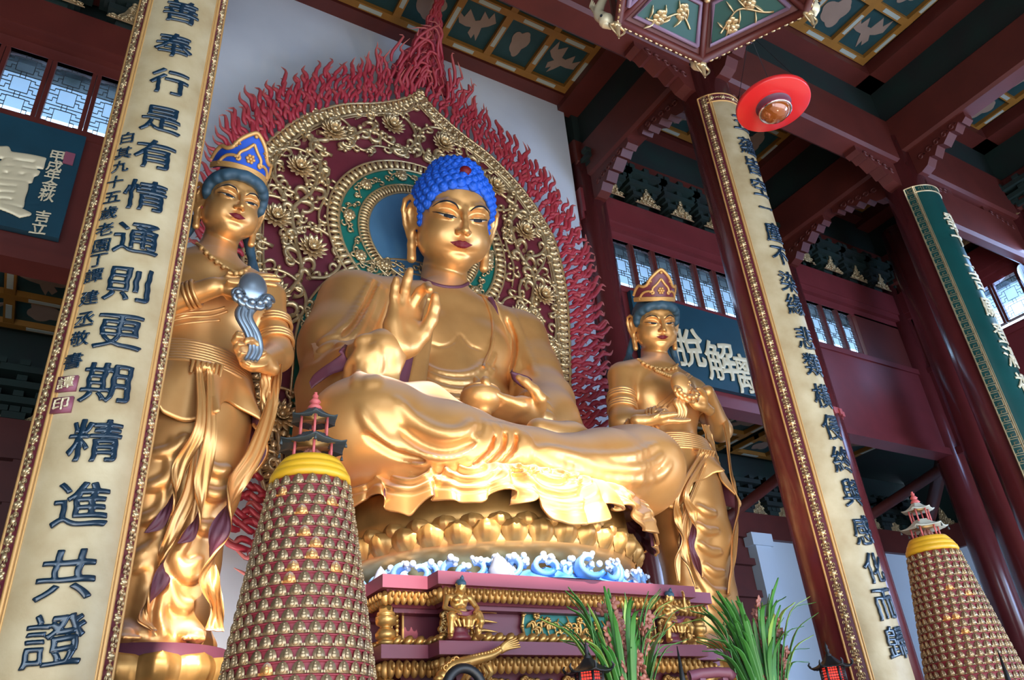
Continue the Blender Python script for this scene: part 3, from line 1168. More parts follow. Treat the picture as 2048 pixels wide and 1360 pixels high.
def rosette(s, kind):
    """border boss in (a, q, t)"""
    b_ = MB()
    if kind:
        b_.add(ball((0, 0, .01), (.36 * s, .36 * s, .2 * s), 10, 5))
        b_.add(ball((0, 0, .16 * s), (.17 * s, .17 * s, .12 * s), 8, 4))
        for k in range(6):
            a = pi * k / 3 + .5
            b_.add(ball((.33 * s * cos(a), .33 * s * sin(a), 0), (.16 * s, .16 * s, .13 * s), 6, 4))
        for q in (-.62, .62):
            b_.add(ball((0, q * s, 0), (.24 * s, .12 * s, .12 * s), 6, 4))
            b_.add(ball((0, q * 1.3 * s, 0), (.1 * s, .14 * s, .1 * s), 6, 4))
    else:
        b_.add(ball((0, .1 * s, .01), (.22 * s, .3 * s, .2 * s), 8, 5))
        for sx in (-1, 1):
            for q, rr in ((.45, .2), (-.25, .22), (-.62, .16)):
                P = [(sx * (.16 + rr * .5 * (1 - cos(t))) * s, (q + rr * sin(t)) * s, .05 * s) for t in np.linspace(-.6, 3.6, 7)]
                b_.add(tube(P, .07 * s, 4))
        b_.add(ball((0, .72 * s, 0), (.1 * s, .22 * s, .1 * s), 6, 4))
        b_.add(ball((0, -.8 * s, 0), (.14 * s, .16 * s, .1 * s), 6, 4))
    V = np.concatenate(b_.V)
    return V, [f for f, _, _ in b_.F]


ROS = [rosette(1.0, 0), rosette(1.0, 1)]


def couplet(xc, yc, r, z0, z1, half, text, label, facemat, charmat, fret=False, bw=0.11):
    t = thing('couplet_board', (xc, yc - r, z0), label, 'inscription board')
    f = bent(xc, yc, r)
    na = 29
    A = np.linspace(-half, half, na)
    Q = np.linspace(z0, z1, 24)
    bd = MB()
    V = [f(a, q, tt) for tt in (0, 0.035) for a in A for q in Q]
    N = na * len(Q)
    g = gridf(na, len(Q))
    bd.add((V, [g, N + g[:, ::-1]]))
    edge = [(f(A[0], q, 0), f(A[0], q, .035)) for q in Q] + [(f(a, z1, 0), f(a, z1, .035)) for a in A] + [(f(A[-1], q, 0), f(A[-1], q, .035)) for q in Q[::-1]] + [(f(a, z0, 0), f(a, z0, .035)) for a in A[::-1]]
    E_ = [p for pr in edge for p in pr]
    bd.add((E_, [np.array([(2 * k, 2 * k + 1, 2 * ((k + 1) % len(edge)) + 1, 2 * ((k + 1) % len(edge))) for k in range(len(edge))])]))
    link('panel', bd, facemat, t)
    # border strip and rims
    st, rim, orn = MB(), MB(), MB()

    def strip(a0, a1, q0, q1, mb, tt=0.037, na_=4, nq=24):
        us, vs = np.linspace(a0, a1, na_), np.linspace(q0, q1, nq)
        mb.add(surf(lambda u, v: f(u, v, tt), us, vs))
    for sg in (-1, 1):
        if not fret:
            strip(min(sg * half, sg * (half - bw)), max(sg * half, sg * (half - bw)), z0, z1, st)
        for a, rr in ((sg * half, .014), (sg * (half - bw), .017), (sg * (half - bw - .028), .008)):
            rim.add(tube([f(a, q, .036) for q in Q], rr, 6))
    if not fret:
        strip(-half, half, z1 - bw, z1, st, na_=29, nq=3)
    rim.add(tube([f(a, z1, .036) for a in A], .014, 6))
    rim.add(tube([f(a, z1 - bw, .036) for a in A[3:-3]], .016, 6))
    if not fret:
        link('border_ground', st, 'maroon', t)
        k, q = 0, z1 - bw * .5
        step = 0.235
        while q > z0:
            for sg in (-1, 1):
                G = ROS[k % 2]
                orn.add(bendgeo((np.asarray(G[0]) * (bw * .62) + np.array([sg * (half - bw / 2), q, .04]), G[1]), f))
            q -= step / 2 * (1.05 if k % 2 else 1.0)
            k += 1
        for a in np.linspace(-half + .2, half - .2, 5):
            G = ROS[1]
            orn.add(bendgeo((np.asarray(G[0])[:, [1, 0, 2]] * (bw * .62) + np.array([a, z1 - bw / 2, .04]), [x[:, ::-1] for x in G[1]]), f))
        link('carved_border', orn, 'gold_carved', t)
    else:
        w, u = .010, bw / 4.6            # key fret
        q = z1 - .02
        unit = [(0, 0), (0, 3), (3, 3), (3, 1), (1.6, 1), (1.6, 2), (1.6, 1), (3, 1), (3, 0), (4, 0)]
        while q > z0 + .2:
            for sg in (-1, 1):
                P = [(sg * (half - .018 - b_ * u * 1.15), q - a * u * 1.1) for a, b_ in unit]
                for (a0, q0), (a1, q1) in zip(P[:-1], P[1:]):
                    V = [f(min(a0, a1) - w / 2, min(q0, q1) - w / 2, .041), f(max(a0, a1) + w / 2, min(q0, q1) - w / 2, .041),
                         f(max(a0, a1) + w / 2, max(q0, q1) + w / 2, .041), f(min(a0, a1) - w / 2, max(q0, q1) + w / 2, .041)]
                    orn.add((V, [np.array([[0, 1, 2, 3]])]))
            q -= u * 1.1 * 4
        for k in range(int((2 * half - .1) / (4 * u * 1.1))):
            P = [(-half + .04 + (k * 4 + a) * u * 1.1, z1 - .018 - b_ * u * 1.15) for a, b_ in unit]
            for (a0, q0), (a1, q1) in zip(P[:-1], P[1:]):
                V = [f(min(a0, a1) - w / 2, min(q0, q1) - w / 2, .041), f(max(a0, a1) + w / 2, min(q0, q1) - w / 2, .041),
                     f(max(a0, a1) + w / 2, max(q0, q1) + w / 2, .041), f(min(a0, a1) - w / 2, max(q0, q1) + w / 2, .041)]
                orn.add((V, [np.array([[0, 1, 2, 3]])]))
        link('key_fret', orn, 'gold_carved', t)
    link('rim', rim, 'gold_trim' if not fret else 'gold_carved', t)
    for ch, a, q, s_, mt in text:
        gV, gF = face_to(glyph(ch))
        gV = gV * np.array([s_, s_ * 1.06, s_ * .9]) + np.array([a, q, .045])
        link('character', MB().add(bendgeo((gV, gF), f)), mt or charmat, t)
    return t, f


RB = 0.40
zq = lambda u, v, y: float(atY(u, v, y)[2])
YL = ROWY - RB
big = [('善', 362, 30), ('奉', 347, 97), ('行', 338, 170), ('是', 322, 245), ('有', 308, 315), ('情', 290, 397), ('通', 273, 482), ('則', 255, 573), ('更', 237, 668),
       ('期', 212, 770), ('精', 190, 885), ('進', 163, 1012), ('共', 133, 1152), ('證', 108, 1282)]
txt = [(c, float(atY(u, v, YL)[0]) - 0.14, zq(u, v, YL), 0.30, None) for c, u, v in big]
small = [('白', 245, 283), ('其', 237, 313), ('九', 231, 340), ('十', 221, 370), ('五', 215, 401), ('歲', 208, 432), ('老', 200, 465), ('園', 193, 498), ('丁', 186, 527), ('譚', 178, 557),
         ('建', 169, 602), ('丞', 160, 645), ('敬', 150, 683), ('書', 137, 727)]
for c, u, v in small:
    p = atY(u + 10, v, YL + 0.07)
    txt.append((c, RB * math.asin(max(-.9, min(.9, (p[0] - 0.14) / (RB + .03)))), float(p[2]), 0.125, None))
t_, f_ = couplet(0.14, ROWY, RB, 1.0, 11.41, 0.475, txt, 'tallest gilded board, big dark characters beside a column of small ones and two seals', 'board', 'ink', bw=.15)
for u, v, c in ((128, 773, '譚'), (118, 815, '印')):
    p = atY(u + 8, v, YL + .07)
    a = RB * math.asin((p[0] - .14) / (RB + .03))
    sm = MB()
    sm.add(bendgeo((lambda g: (np.asarray(g[0]), g[1]))(box((a - .066, p[2] - .062, .03), (a + .066, p[2] + .062, .06))), f_))
    gV, gF = face_to(glyph(c, .008))
    sm.add(bendgeo((gV * np.array([.10, .095, .3]) + np.array([a, p[2], .062]), gF), f_), mi=1)
    link('seal', sm, ['seal', 'cream'], t_)
RB2 = 0.46
YR = ROWY - RB2
rt = [('五', 1457, 240), ('蘊', 1470, 286), ('皆', 1480, 326), ('空', 1493, 368), ('一', 1508, 411), ('塵', 1522, 460), ('不', 1539, 508), ('染', 1553, 560), ('緣', 1570, 607), ('悲', 1587, 673),
      ('類', 1604, 727), ('橫', 1622, 790), ('侵', 1638, 852), ('終', 1660, 918), ('與', 1682, 984), ('感', 1704, 1060), ('化', 1723, 1135), ('而', 1745, 1208), ('歸', 1766, 1285)]
couplet(8.48, ROWY, RB2, 1.0, 11.41, 0.56, [(c, 0.03, zq(u, v, YR), 0.33, None) for c, u, v in rt],
        'tall gilded board with one line of dark characters, below the red disc lamp', 'board', 'ink', bw=.17)
RB3 = 0.48
YG = ROWY - RB3
gt = [('發', 1893, 443), ('十', 1907, 475), ('二', 1929, 522), ('吉', 1944, 560), ('願', 1969, 615), ('登', 1989, 665), ('滿', 2009, 712), ('福', 2028, 765), ('德', 2046, 812), ('慧', 2064, 860)]
couplet(14.1, ROWY, RB3, 1.0, 11.5, 0.60, [(c, 0.06, zq(u, v, YG), 0.40, None) for c, u, v in gt],
        'dark green board with cream characters and a gold key fret edge', 'greenboard', 'cream', True, bw=.15)

# ------------------------------------------------------------------ horizontal plaques hung on the clerestory fascia
def plaque(x0, x1, z0, z1, chars, label):
    y = BACKY - 0.12
    t = thing('plaque', ((x0 + x1) / 2, y, z0), label, 'plaque')
    b_ = MB().add(box((x0, y - .12, z0), (x1, y - .02, z1)))
    link('panel', b_, 'plaque', t)
    for ch, x, z, s_, mt in chars:
        gV, gF = glyph(ch)
        link('character', MB().add((gV * np.array([s_, s_ * .5, s_ * 1.08]) + np.array([x, y - .135, z]), gF)), mt, t)
    return t


YP = BACKY - .25
pc = []
for c, u, v, s_ in (('脫', 1375, 695, .82), ('解', 1441, 722, .82), ('離', 1500, 748, .82)):
    p = atY(u, v, YP)
    pc.append((c, p[0], p[2], s_, 'cream'))
plaque(8.9, 13.3, 8.05, 9.86, pc, 'dark teal plaque with cream characters behind the maroon crowned statue')
pc = []
for c, u, v, s_ in (('寶', -14, 358, 1.0), ('甲', 114, 313, .17), ('戌', 109, 332, .17), ('年', 105, 350, .17), ('金', 99, 371, .17), ('秋', 93, 392, .17), ('吉', 85, 433, .17), ('立', 77, 456, .17)):
    p = atY(u, v, YP)
    pc.append((c, p[0], p[2], s_, 'cream'))
t_ = plaque(-5.2, -0.64, 8.08, 9.84, pc, 'dark teal plaque with one huge cream character and a line of small ones')
p = atY(138, 318, YP)
link('seal', MB().add(box((p[0] - .06, YP - .02, p[2] - .1), (p[0] + .06, YP, p[2] + .1))), 'seal', t_)
# ------------------------------------------------------------------ flaming halo behind the seated statue
XC = 4.31
HY = 9.30
halo = thing('halo', (XC, HY + .1, 3.6), 'huge maroon and gold halo ringed with red flames behind the seated golden statue', 'halo')
RP = [(0, 12.92), (.28, 12.56), (.8, 12.18), (1.41, 11.86), (1.87, 11.48), (2.2, 11.12), (2.5, 10.65), (2.68, 10.25), (2.78, 9.6), (2.80, 9.0), (2.75, 8.3), (2.64, 7.3), (2.46, 6.3), (2.34, 5.5), (2.18, 5.0), (1.9, 4.4), (1.3, 3.9)]
side = spline([(a, z, 0) for a, z in RP], 90)[:, :2]
full = np.vstack([np.column_stack([-side[::-1, 0], side[::-1, 1]]), side[1:]])     # lower left -> tip -> lower right
W3 = lambda a, z, t=0.0: (XC + a, HY - t, z)         # t metres in front of the panel
hp = MB().add(prism(list(map(tuple, full)), -0.12, 0.0, lambda a, q, t: W3(a, q, t)), smooth=False)
link('panel', hp, 'maroon', halo)
# arc-length frame along the border
seg = np.r_[0, np.cumsum(np.linalg.norm(np.diff(full, axis=0), axis=1))]
SL = seg[-1]


def along(s):
    p = np.array([np.interp(s, seg, full[:, 0]), np.interp(s, seg, full[:, 1])])
    e = 0.02
    q0 = np.array([np.interp(s - e, seg, full[:, 0]), np.interp(s - e, seg, full[:, 1])])
    q1 = np.array([np.interp(s + e, seg, full[:, 0]), np.interp(s + e, seg, full[:, 1])])
    t = q1 - q0
    t /= np.linalg.norm(t) + 1e-9
    return p, t, np.array([-t[1], t[0]])     # point, tangent, outward


gb = MB()
BWD = 0.23
for off, r in ((0.0, .028), (-BWD, .028), (-BWD - .05, .012)):
    pts = []
    for s in np.linspace(0.03, SL - .03, 220):
        p, t, n = along(s)
        pts.append(W3(*(p + n * off), .04))
    gb.add(tube(pts, r, 6))
s = 0.06
k = 0
while s < SL - .05:
    p, t, n = along(s)
    c = p - n * BWD / 2
    R = np.array([[t[0], 0, n[0]], [0, 1, 0], [t[1], 0, n[1]]])
    gb.add(ball(W3(*c, .03), (.052, .055, BWD * .43), 8, 6, R))
    gb.add(ball(W3(*(c + n * .03), .055), (.035, .05, .05), 6, 4, R))
    p2, t2, n2 = along(s + .062)
    gb.add(tube([W3(*(p2 - n2 * .03), .03), W3(*(p2 - n2 * (BWD - .02)), .03)], .012, 4))
    s += .124
    k += 1
link('border', gb, 'gold_carved', halo)


def ring_band(cx, cz, r0, r1, a0, a1, n=80, t=.02):
    us = np.linspace(a0, a1, n)
    return surf(lambda r, a: W3(cx + r * cos(a), cz + r * sin(a), t), np.linspace(r0, r1, 3), us)


HC = (-0.03, 9.42)
BC = (0.0, 7.0)
gr, di, be, bl = MB(), MB(), MB(), MB()
gr.add(ring_band(*HC, 1.0, 1.42, 0, 2 * pi, 100, .05))
ang0 = radians(-28)
gr.add(ring_band(*BC, 1.68, 1.93, 0, pi, 90, .03))
for sg in (-1, 1):
    gr.add(box((XC + sg * 1.805 - .125, HY - .03, 5.2), (XC + sg * 1.805 + .125, HY - .02, 7.0)))
bl.add(surf(lambda r, a: W3(BC[0] + r * cos(a), BC[1] + r * sin(a), .02), np.linspace(0.02, 1.7, 4), np.linspace(0, pi, 80)))
bl.add(box((XC - 1.7, HY - .02, 5.2), (XC + 1.7, HY - .01, 7.0)))
di.add(surf(lambda r, a: W3(HC[0] + r * cos(a), HC[1] + r * sin(a), .06), np.linspace(0.02, .92, 4), np.linspace(0, 2 * pi, 80)))
link('green_band', gr, 'green', halo)
link('blue_field', bl, 'blue', halo)
link('head_disc', di, 'mirror', halo)
for c, r, rr in ((HC, 1.57, .02), (HC, 1.39, .025), (HC, 1.07, .018), (HC, .91, .02)):
    be.add(tube([W3(c[0] + r * cos(a), c[1] + r * sin(a), .07) for a in np.linspace(0, 2 * pi, 120)], rr, 6))
for r in (1.94, 1.69):
    be.add(tube([W3(BC[0] + r * cos(a), BC[1] + r * sin(a), .05) for a in np.linspace(0, pi, 90)], .022, 6))
    for sg in (-1, 1):
        be.add(tube([W3(sg * r, 7.0, .05), W3(sg * r, 5.2, .05)], .022, 6))
for r, n, rad in ((1.475, 84, (.045, .05, .085)), (.99, 100, (.024, .04, .075))):
    for k in range(n):
        a = 2 * pi * k / n
        R = np.array([[-sin(a), 0, cos(a)], [0, 1, 0], [cos(a), 0, sin(a)]])
        be.add(ball(W3(HC[0] + r * cos(a), HC[1] + r * sin(a), .07), rad, 8, 5, R))
link('bead_ring', be, 'gold_carved', halo)


# scrolling vines
def hook(mb, p, d, s, side_, r=.026, f=W3, lift=.05):
    """a curled leaf: starts at p, heads along d and curls to one side"""
    d = np.asarray(d) / (np.linalg.norm(d) + 1e-9)
    n = np.array([-d[1], d[0]]) * side_
    pts = []
    for q in np.linspace(0, 1, 9):
        a = q * 4.0
        rr = s * (1 - .55 * q)
        pts.append(p + d * (rr * sin(a) * .8) + n * (s * .55 - rr * cos(a) * .55))
    rad = r * np.array([.6, 1.1, 1.25, 1.15, 1.0, .85, .8, .9, 1.2])
    mb.add(tube([f(*q_, lift) for q_ in pts], rad, 6, 1.3))


def vine(mb, P, r=.034, leaf=.17, every=.21, f=W3, lift=.045, n=None, seed=0):
    rg = random.Random(seed)
    P = spline([(a, b_, 0) for a, b_ in P], n or 14 * len(P))[:, :2]
    L = np.r_[0, np.cumsum(np.linalg.norm(np.diff(P, axis=0), axis=1))]
    mb.add(tube([f(*p, lift) for p in P], np.linspace(r, r * .6, len(P)), 6))
    s = every * .5
    sd_ = 1
    while s < L[-1]:
        i = min(np.searchsorted(L, s), len(P) - 2)
        d = P[i + 1] - P[i]
        a = rg.uniform(.35, .75) * sd_
        d2 = np.array([d[0] * cos(a) - d[1] * sin(a), d[0] * sin(a) + d[1] * cos(a)])
        hook(mb, P[i], d2, leaf * rg.uniform(.75, 1.2), sd_ if rg.random() < .75 else -sd_, r * .8, f, lift)
        if rg.random() < .5:
            q = f(*(P[i] - np.array([-d[1], d[0]]) / (np.linalg.norm(d) + 1e-9) * sd_ * leaf * .35), lift + .02)
            mb.add(ball(q, r * 1.1, 6, 4))
        sd_ = -sd_
        s += every * rg.uniform(.8, 1.2)


FL = [(-1.58, 11.11), (-.55, 11.69), (.42, 11.66), (1.45, 11.05), (-2.08, 10.12), (2.0, 10.2), (-2.36, 9.05), (-1.80, 8.66), (2.25, 8.9), (1.75, 8.35), (2.2, 7.75), (-2.28, 7.75), (-2.05, 5.92), (2.1, 5.9), (2.15, 6.75)]
sc = MB()
for sg in (-1, 1):
    vine(sc, [(sg * 1.95, 4.75), (sg * 2.0, 5.3), (sg * 2.15, 6.3), (sg * 2.2, 7.0), (sg * 2.12, 7.7), (sg * 1.92, 8.2), (sg * 2.02, 8.7), (sg * 2.12, 9.3), (sg * 1.86, 9.75), (sg * 1.75, 10.35), (sg * 1.92, 10.75), (sg * 1.35, 11.1), (sg * .95, 11.45), (sg * .55, 11.3), (sg * .1, 11.35)], .045, .2, .2, seed=3 + sg)
    vine(sc, [(sg * .12, 12.5), (sg * .22, 12.25), (sg * .5, 12.05), (sg * .95, 11.85), (sg * 1.2, 11.6)], .03, .16, .17, seed=11 + sg)
    vine(sc, [(sg * 2.15, 9.3), (sg * 2.4, 9.75), (sg * 2.42, 10.3), (sg * 2.2, 10.7)], .03, .16, .17, seed=21 + sg)
    vine(sc, [(sg * 1.75, 10.35), (sg * 1.6, 9.9), (sg * 1.72, 9.4), (sg * 1.66, 8.95)], .03, .15, .17, seed=31 + sg)
    vine(sc, [(sg * 2.12, 7.7), (sg * 2.42, 8.1), (sg * 2.5, 8.6)], .03, .15, .17, seed=41 + sg)
    vine(sc, [(sg * 1.35, 11.1), (sg * 1.05, 10.95), (sg * .8, 11.15), (sg * .25, 11.2)], .028, .13, .16, seed=51 + sg)
for i, (a, z) in enumerate(FL):
    P = [(a + r_ * cos(t_) * (1 if i % 2 else -1), z + r_ * sin(t_)) for t_, r_ in zip(np.linspace(-1.6, 4.4, 12), np.linspace(.5, .34, 12))]
    vine(sc, P, .032, .12, .2, n=40, seed=70 + i)
for c, r, a0, a1, step in ((HC, 1.23, 0, 2 * pi, .62), (BC, 1.81, .1, pi, .46)):
    a = a0
    while a < a1:
        for dirn in (1, -1):
            P = [(c[0] + (r + .055 * sin(5 * q)) * cos(a + dirn * q * step * .42), c[1] + (r + .055 * sin(5 * q)) * sin(a + dirn * q * step * .42)) for q in np.linspace(.12, 1, 8)]
            vine(sc, P, .018, .08, .085, n=24, seed=int(a * 50) + dirn, lift=.085)
        for q in range(9):
            sc.add(ball(W3(c[0] + r * cos(a) + .06 * cos(q * .7), c[1] + r * sin(a) + .06 * sin(q * .7), .10), (.045, .04, .045), 6, 4))
        sc.add(ball(W3(c[0] + r * cos(a), c[1] + r * sin(a), .12), .05, 8, 5))
        a += step
link('scrollwork', sc, 'gold_carved', halo)


def bloom(R=.235):
    """a many-petalled flower facing -y"""
    b_ = MB()
    for n, r, tilt, ln, ph in ((14, .62, .35, .40, 0), (12, .45, .75, .36, .25), (9, .26, 1.1, .30, .1)):
        for k in range(n):
            a = 2 * pi * (k + ph) / n
            d = np.array([cos(a) * cos(tilt), -sin(tilt), sin(a) * cos(tilt)])
            w = np.array([-sin(a), 0, cos(a)])
            c = np.array([r * cos(a), -.18 - .3 * tilt, r * sin(a)]) * R
            V, F = ball((0, 0, 0), (ln * R, .11 * R, .055 * R), 8, 6)
            V = V * np.array([1, 1, 1])
            taper = 1 - .45 * np.clip(V[:, 0] / (ln * R), 0, 1) ** 2
            V = V * np.column_stack([np.ones(len(V)), taper * 1.5, np.ones(len(V))])
            b_.add((c + V @ np.vstack([d, w, np.cross(d, w)]), F))
    b_.add(ball((0, -.5 * R, 0), (.2 * R, .16 * R, .2 * R), 8, 6))
    return np.concatenate(b_.V), [f for f, _, _ in b_.F]


BL = bloom()
for a, z in FL:
    link('flower', MB().add(BL, TR(W3(a, z, .05), roty(rnd.uniform(0, 1)))), 'gold_carved', halo)

# flames: rows of tongues that lean upward, drawn forward under the ceiling at the tip
fm = MB()
rg = random.Random(9)
half = SL / 2


def width(s):
    d = abs(s - half)
    w = np.interp(d, [0, .25, .6, 1.1, 2.0, 4.0, 7.0, half], [.80, .80, .78, .70, .62, .56, .66, .55])
    return w


def fp(s, t):
    """s along the border, t = 0 at the border, 1 at the outer edge"""
    p, tg, n = along(min(max(s, .03), SL - .03))
    d = abs(s - half)
    if d < .55:
        q = d / .55
        n = n * q + np.array([0, 1.0]) * (1 - q) + np.array([.18 * (1 if s > half else -1) * q, 0])
        n /= np.linalg.norm(n)
    pt = p + n * t * width(s)
    fwd = .06 + 0.10 * t
    lean = max(0, pt[1] - 12.75)
    return np.array([XC + pt[0], HY - fwd - .62 * lean ** 1.25, min(pt[1], 13.05 + .8 * lean) if lean > .3 else pt[1]])


def tongue(s, t0, ln, r0, tipc, up, amp=.05):
    pts = []
    ph = rg.uniform(-.5, .5)
    sg = rg.choice((-1, 1))
    for q in np.linspace(0, 1, 9):
        ss = s + up * (ln * .50 * q) + sg * amp * sin(2.2 * pi * q + ph) * (.4 + .6 * q)
        pts.append(fp(ss, t0 + ln * .80 * q / width(s)) + np.array([0, -.04 * sin(pi * q), 0]))
    r = r0 * np.array([.6, .95, 1.05, 1.0, .95, .8, .6, .38, .08])
    tip = np.linspace(0, 1, 9)[:, None] ** 2.5 * tipc
    tint = (1 - tip) * np.array([.33, .018, .034]) + tip * np.array([.62, .20, .15])
    fm.add(tube(pts, r, 6, .75), tint=np.repeat(tint, 6, axis=0))


rows = 7
for j in range(rows):
    sp = .135 + .012 * j
    nk = int(SL / sp)
    for k in range(nk):
        s = (k + .5 * (j % 2) + rg.uniform(-.3, .3)) * SL / nk
        up = 1 if s < half else -1
        clump = .5 + .5 * sin(s * 9.0 + j)
        last = j >= rows - 2
        tongue(s, j / (rows + .6), .30 * rg.uniform(.8, 1.25) * (1 + .35 * clump * last), .042, .9 if (last or j == 1) else .35, up)
# the spire: rows of tongues rising and narrowing towards the tip under the ceiling
for j in range(15):
    q0 = j / 15.0
    w0 = .62 * (1 - q0) ** 1.25 + .05
    n_ = max(3, int(w0 * 2 / .062))
    for k in range(n_):
        x0 = (k + .5 + rg.uniform(-.3, .3)) / n_ * 2 - 1
        pts = []
        sg = rg.choice((-1, 1))
        for q in np.linspace(0, 1, 8):
            h = q0 + .17 * q
            w = .62 * max(0, 1 - h) ** 1.25 + .04
            zz = 12.95 + 1.38 * h
            pts.append(np.array([XC + x0 * w + sg * .035 * sin(2 * pi * q), HY - .10 - .98 * max(0, h - .05) ** 1.3 + .10 * x0 * x0 * (1 - h), zz]))
        tip = np.linspace(0, 1, 8)[:, None] ** 2.5 * .5
        tint = (1 - tip) * np.array([.33, .018, .034]) + tip * np.array([.62, .20, .15])
        fm.add(tube(pts, .040 * np.array([.7, 1, 1.05, 1, .9, .7, .45, .1]), 6, .75), tint=np.repeat(tint, 6, axis=0))
link('flame_border', fm, 'flame', halo)
# ------------------------------------------------------------------ stepped altar base, waves, lotus throne
PZ = 3.22
PO = [(-1.43, 6.0), (1.43, 6.0), (1.43, 6.21), (1.84, 6.21), (1.84, 6.6), (2.15, 6.6), (2.15, 7.2), (2.4, 7.2), (2.4, 9.1), (-2.4, 9.1), (-2.4, 7.2), (-2.15, 7.2), (-2.15, 6.6), (-1.84, 6.6), (-1.84, 6.21), (-1.43, 6.21)]


def inset(P, d):
    n = len(P)
    out = []
    for i in range(n):
        a, b_, c = (np.array(P[(i + q) % n]) for q in (-1, 0, 1))
        e1, e2 = b_ - a, c - b_
        e1, e2 = e1 / np.linalg.norm(e1), e2 / np.linalg.norm(e2)
        n1, n2 = np.array([-e1[1], e1[0]]), np.array([-e2[1], e2[0]])
        out.append(tuple(b_ + (n1 + n2) * d / (1 + n1 @ n2)))
    return out


ped = thing('altar_base', (XC, 7.2, 0), 'stepped plum coloured altar base with carved gold mouldings under the seated golden statue', 'altar')


def slab(z0, z1, d, d2=None):
    A, B_ = inset(PO, d), inset(PO, d if d2 is None else d2)
    n = len(A)
    V = [(XC + x, y, z0) for x, y in A] + [(XC + x, y, z1) for x, y in B_]
    return V, [np.arange(n)[None, ::-1], (n + np.arange(n))[None, :], np.array([(k, (k + 1) % n, n + (k + 1) % n, n + k) for k in range(n)])]


link('slab', MB().add(slab(3.11, PZ, 0), smooth=False), 'purple', ped)
link('slab', MB().add(slab(2.555, 2.66, -.01), smooth=False), 'purple', ped)
link('slab', MB().add(slab(2.0, 2.12, -.06), smooth=False), 'purple', ped)
link('core', MB().add(slab(2.98, 3.11, .14, .06), smooth=False).add(slab(2.66, 3.0, .30), smooth=False).add(slab(2.12, 2.555, .28), smooth=False).add(slab(0, 2.0, .1), smooth=False).add(slab(2.945, 2.985, .17), smooth=False), 'maroon', ped)


def moulding(z, d, h, step, kind):
    mb = MB()
    P = inset(PO, d)
    for i in range(len(P)):
        a, b_ = np.array(P[i]), np.array(P[(i + 1) % len(P)])
        if a[1] > 7.2 and b_[1] > 7.2:
            continue
        L = np.linalg.norm(b_ - a)
        n = max(1, round(L / step))
        t = (b_ - a) / L
        an = atan2(t[1], t[0])
        for k in range(n):
            c = a + (b_ - a) * (k + .5) / n
            R = rotz(an)
            w = L / n
            if kind == 'petal':
                mb.add(ball((0, 0, 0), (w * .54, .045, h * .55), 8, 6), TR((XC + c[0], c[1], z + h * .5), R))
                mb.add(ball((0, -.05, h * .12), (w * .24, .03, h * .26), 6, 4), TR((XC + c[0], c[1], z + h * .5), R))
            else:
                R2 = R @ roty(.75)
                mb.add(ball((0, 0, 0), (w * .34, .06, h * .66), 8, 6), TR((XC + c[0], c[1], z + h * .5), R2))
                mb.add(ball((0, -.03, -.01), (w * .16, .05, h * .4), 6, 4), TR((XC + c[0] + t[0] * w * .3, c[1] + t[1] * w * .3, z + h * .5), R2))
    return mb


link('petal_moulding', moulding(2.99, .07, .115, .062, 'petal'), 'gold_dark', ped)
link('petal_moulding', moulding(2.42, .07, .13, .07, 'petal'), 'gold_dark', ped)
link('rope_moulding', moulding(2.665, .12, .085, .11, 'rope'), 'gold_rich', ped)
# baluster posts at the corners
POST = [(.055, 0), (.075, .0), (.075, .035), (.05, .04), (.052, .045), (.08, .055), (.083, .095), (.06, .13), (.045, .14), (.05, .15), (.078, .165), (.085, .2), (.083, .225), (.06, .235), (.075, .24), (.07, .26), (.055, .262), (.055, .31)]
for x, y, z in [(-1.74, 6.38, 2.68), (1.74, 6.38, 2.68), (-1.74, 6.38, 2.13), (1.74, 6.38, 2.13), (-1.32, 6.2, 2.13), (1.32, 6.2, 2.13)]:
    link('baluster', MB().add(lathe([(r * 1.05, q * (1 if z > 2.5 else 1.1)) for r, q in POST], 16, (XC + x, y, z))), 'gold_rich', ped)
for x, y in [(-1.59, 6.49), (1.59, 6.49), (-.98, 6.28), (1.02, 6.28)]:
    fr = MB()
    for a0, a1, q0, q1 in ((-.06, -.045, 0, .28), (.045, .06, 0, .28), (-.06, .06, 0, .012), (-.06, .06, .268, .28)):
        fr.add(box((XC + x + a0, y, 2.70 + q0), (XC + x + a1, y + .03, 2.70 + q1)))
    for k in range(6):
        fr.add(ball((XC + x, y + .01, 2.735 + .042 * k), (.022, .02, .024), 6, 4))
    link('framed_strip', fr, 'gold_rich', ped)


def sprig(mb, c, y, s, seed):
    rgx = random.Random(seed)
    f = lambda a, q, t: (XC + c[0] + a, y - t, c[1] + q)
    for k in range(8):
        a = 2 * pi * k / 8 + .2
        d = np.array([cos(a), sin(a)])
        hook(mb, d * s * .25, d, s * .55, 1 if k % 2 else -1, .016, f, .02)
        hook(mb, d * s * .6, d, s * .45, -1 if k % 2 else 1, .014, f, .02)
    for k in range(6):
        a = pi * k / 3
        mb.add(ball(f(s * .18 * cos(a), s * .18 * sin(a), .03), (.035, .03, .035), 6, 4))
    mb.add(ball(f(0, 0, .05), .03, 8, 5))


for x, y in ((-1.2, 6.29), (-2.0, 6.86), (1.2, 6.29), (2.0, 6.86)):
    sp_ = MB()
    sprig(sp_, (x, 2.84), y, .125, 3)
    link('openwork_flower', sp_, 'gold_rich', ped)
for x in (-1.0, -.2, .6):
    sp_ = MB()
    for q in range(4):
        sprig(sp_, (x + q * .18, 2.28 + .03 * (q % 2)), 6.26, .13, 3)
    link('openwork_frieze', sp_, 'gold_dark', ped)
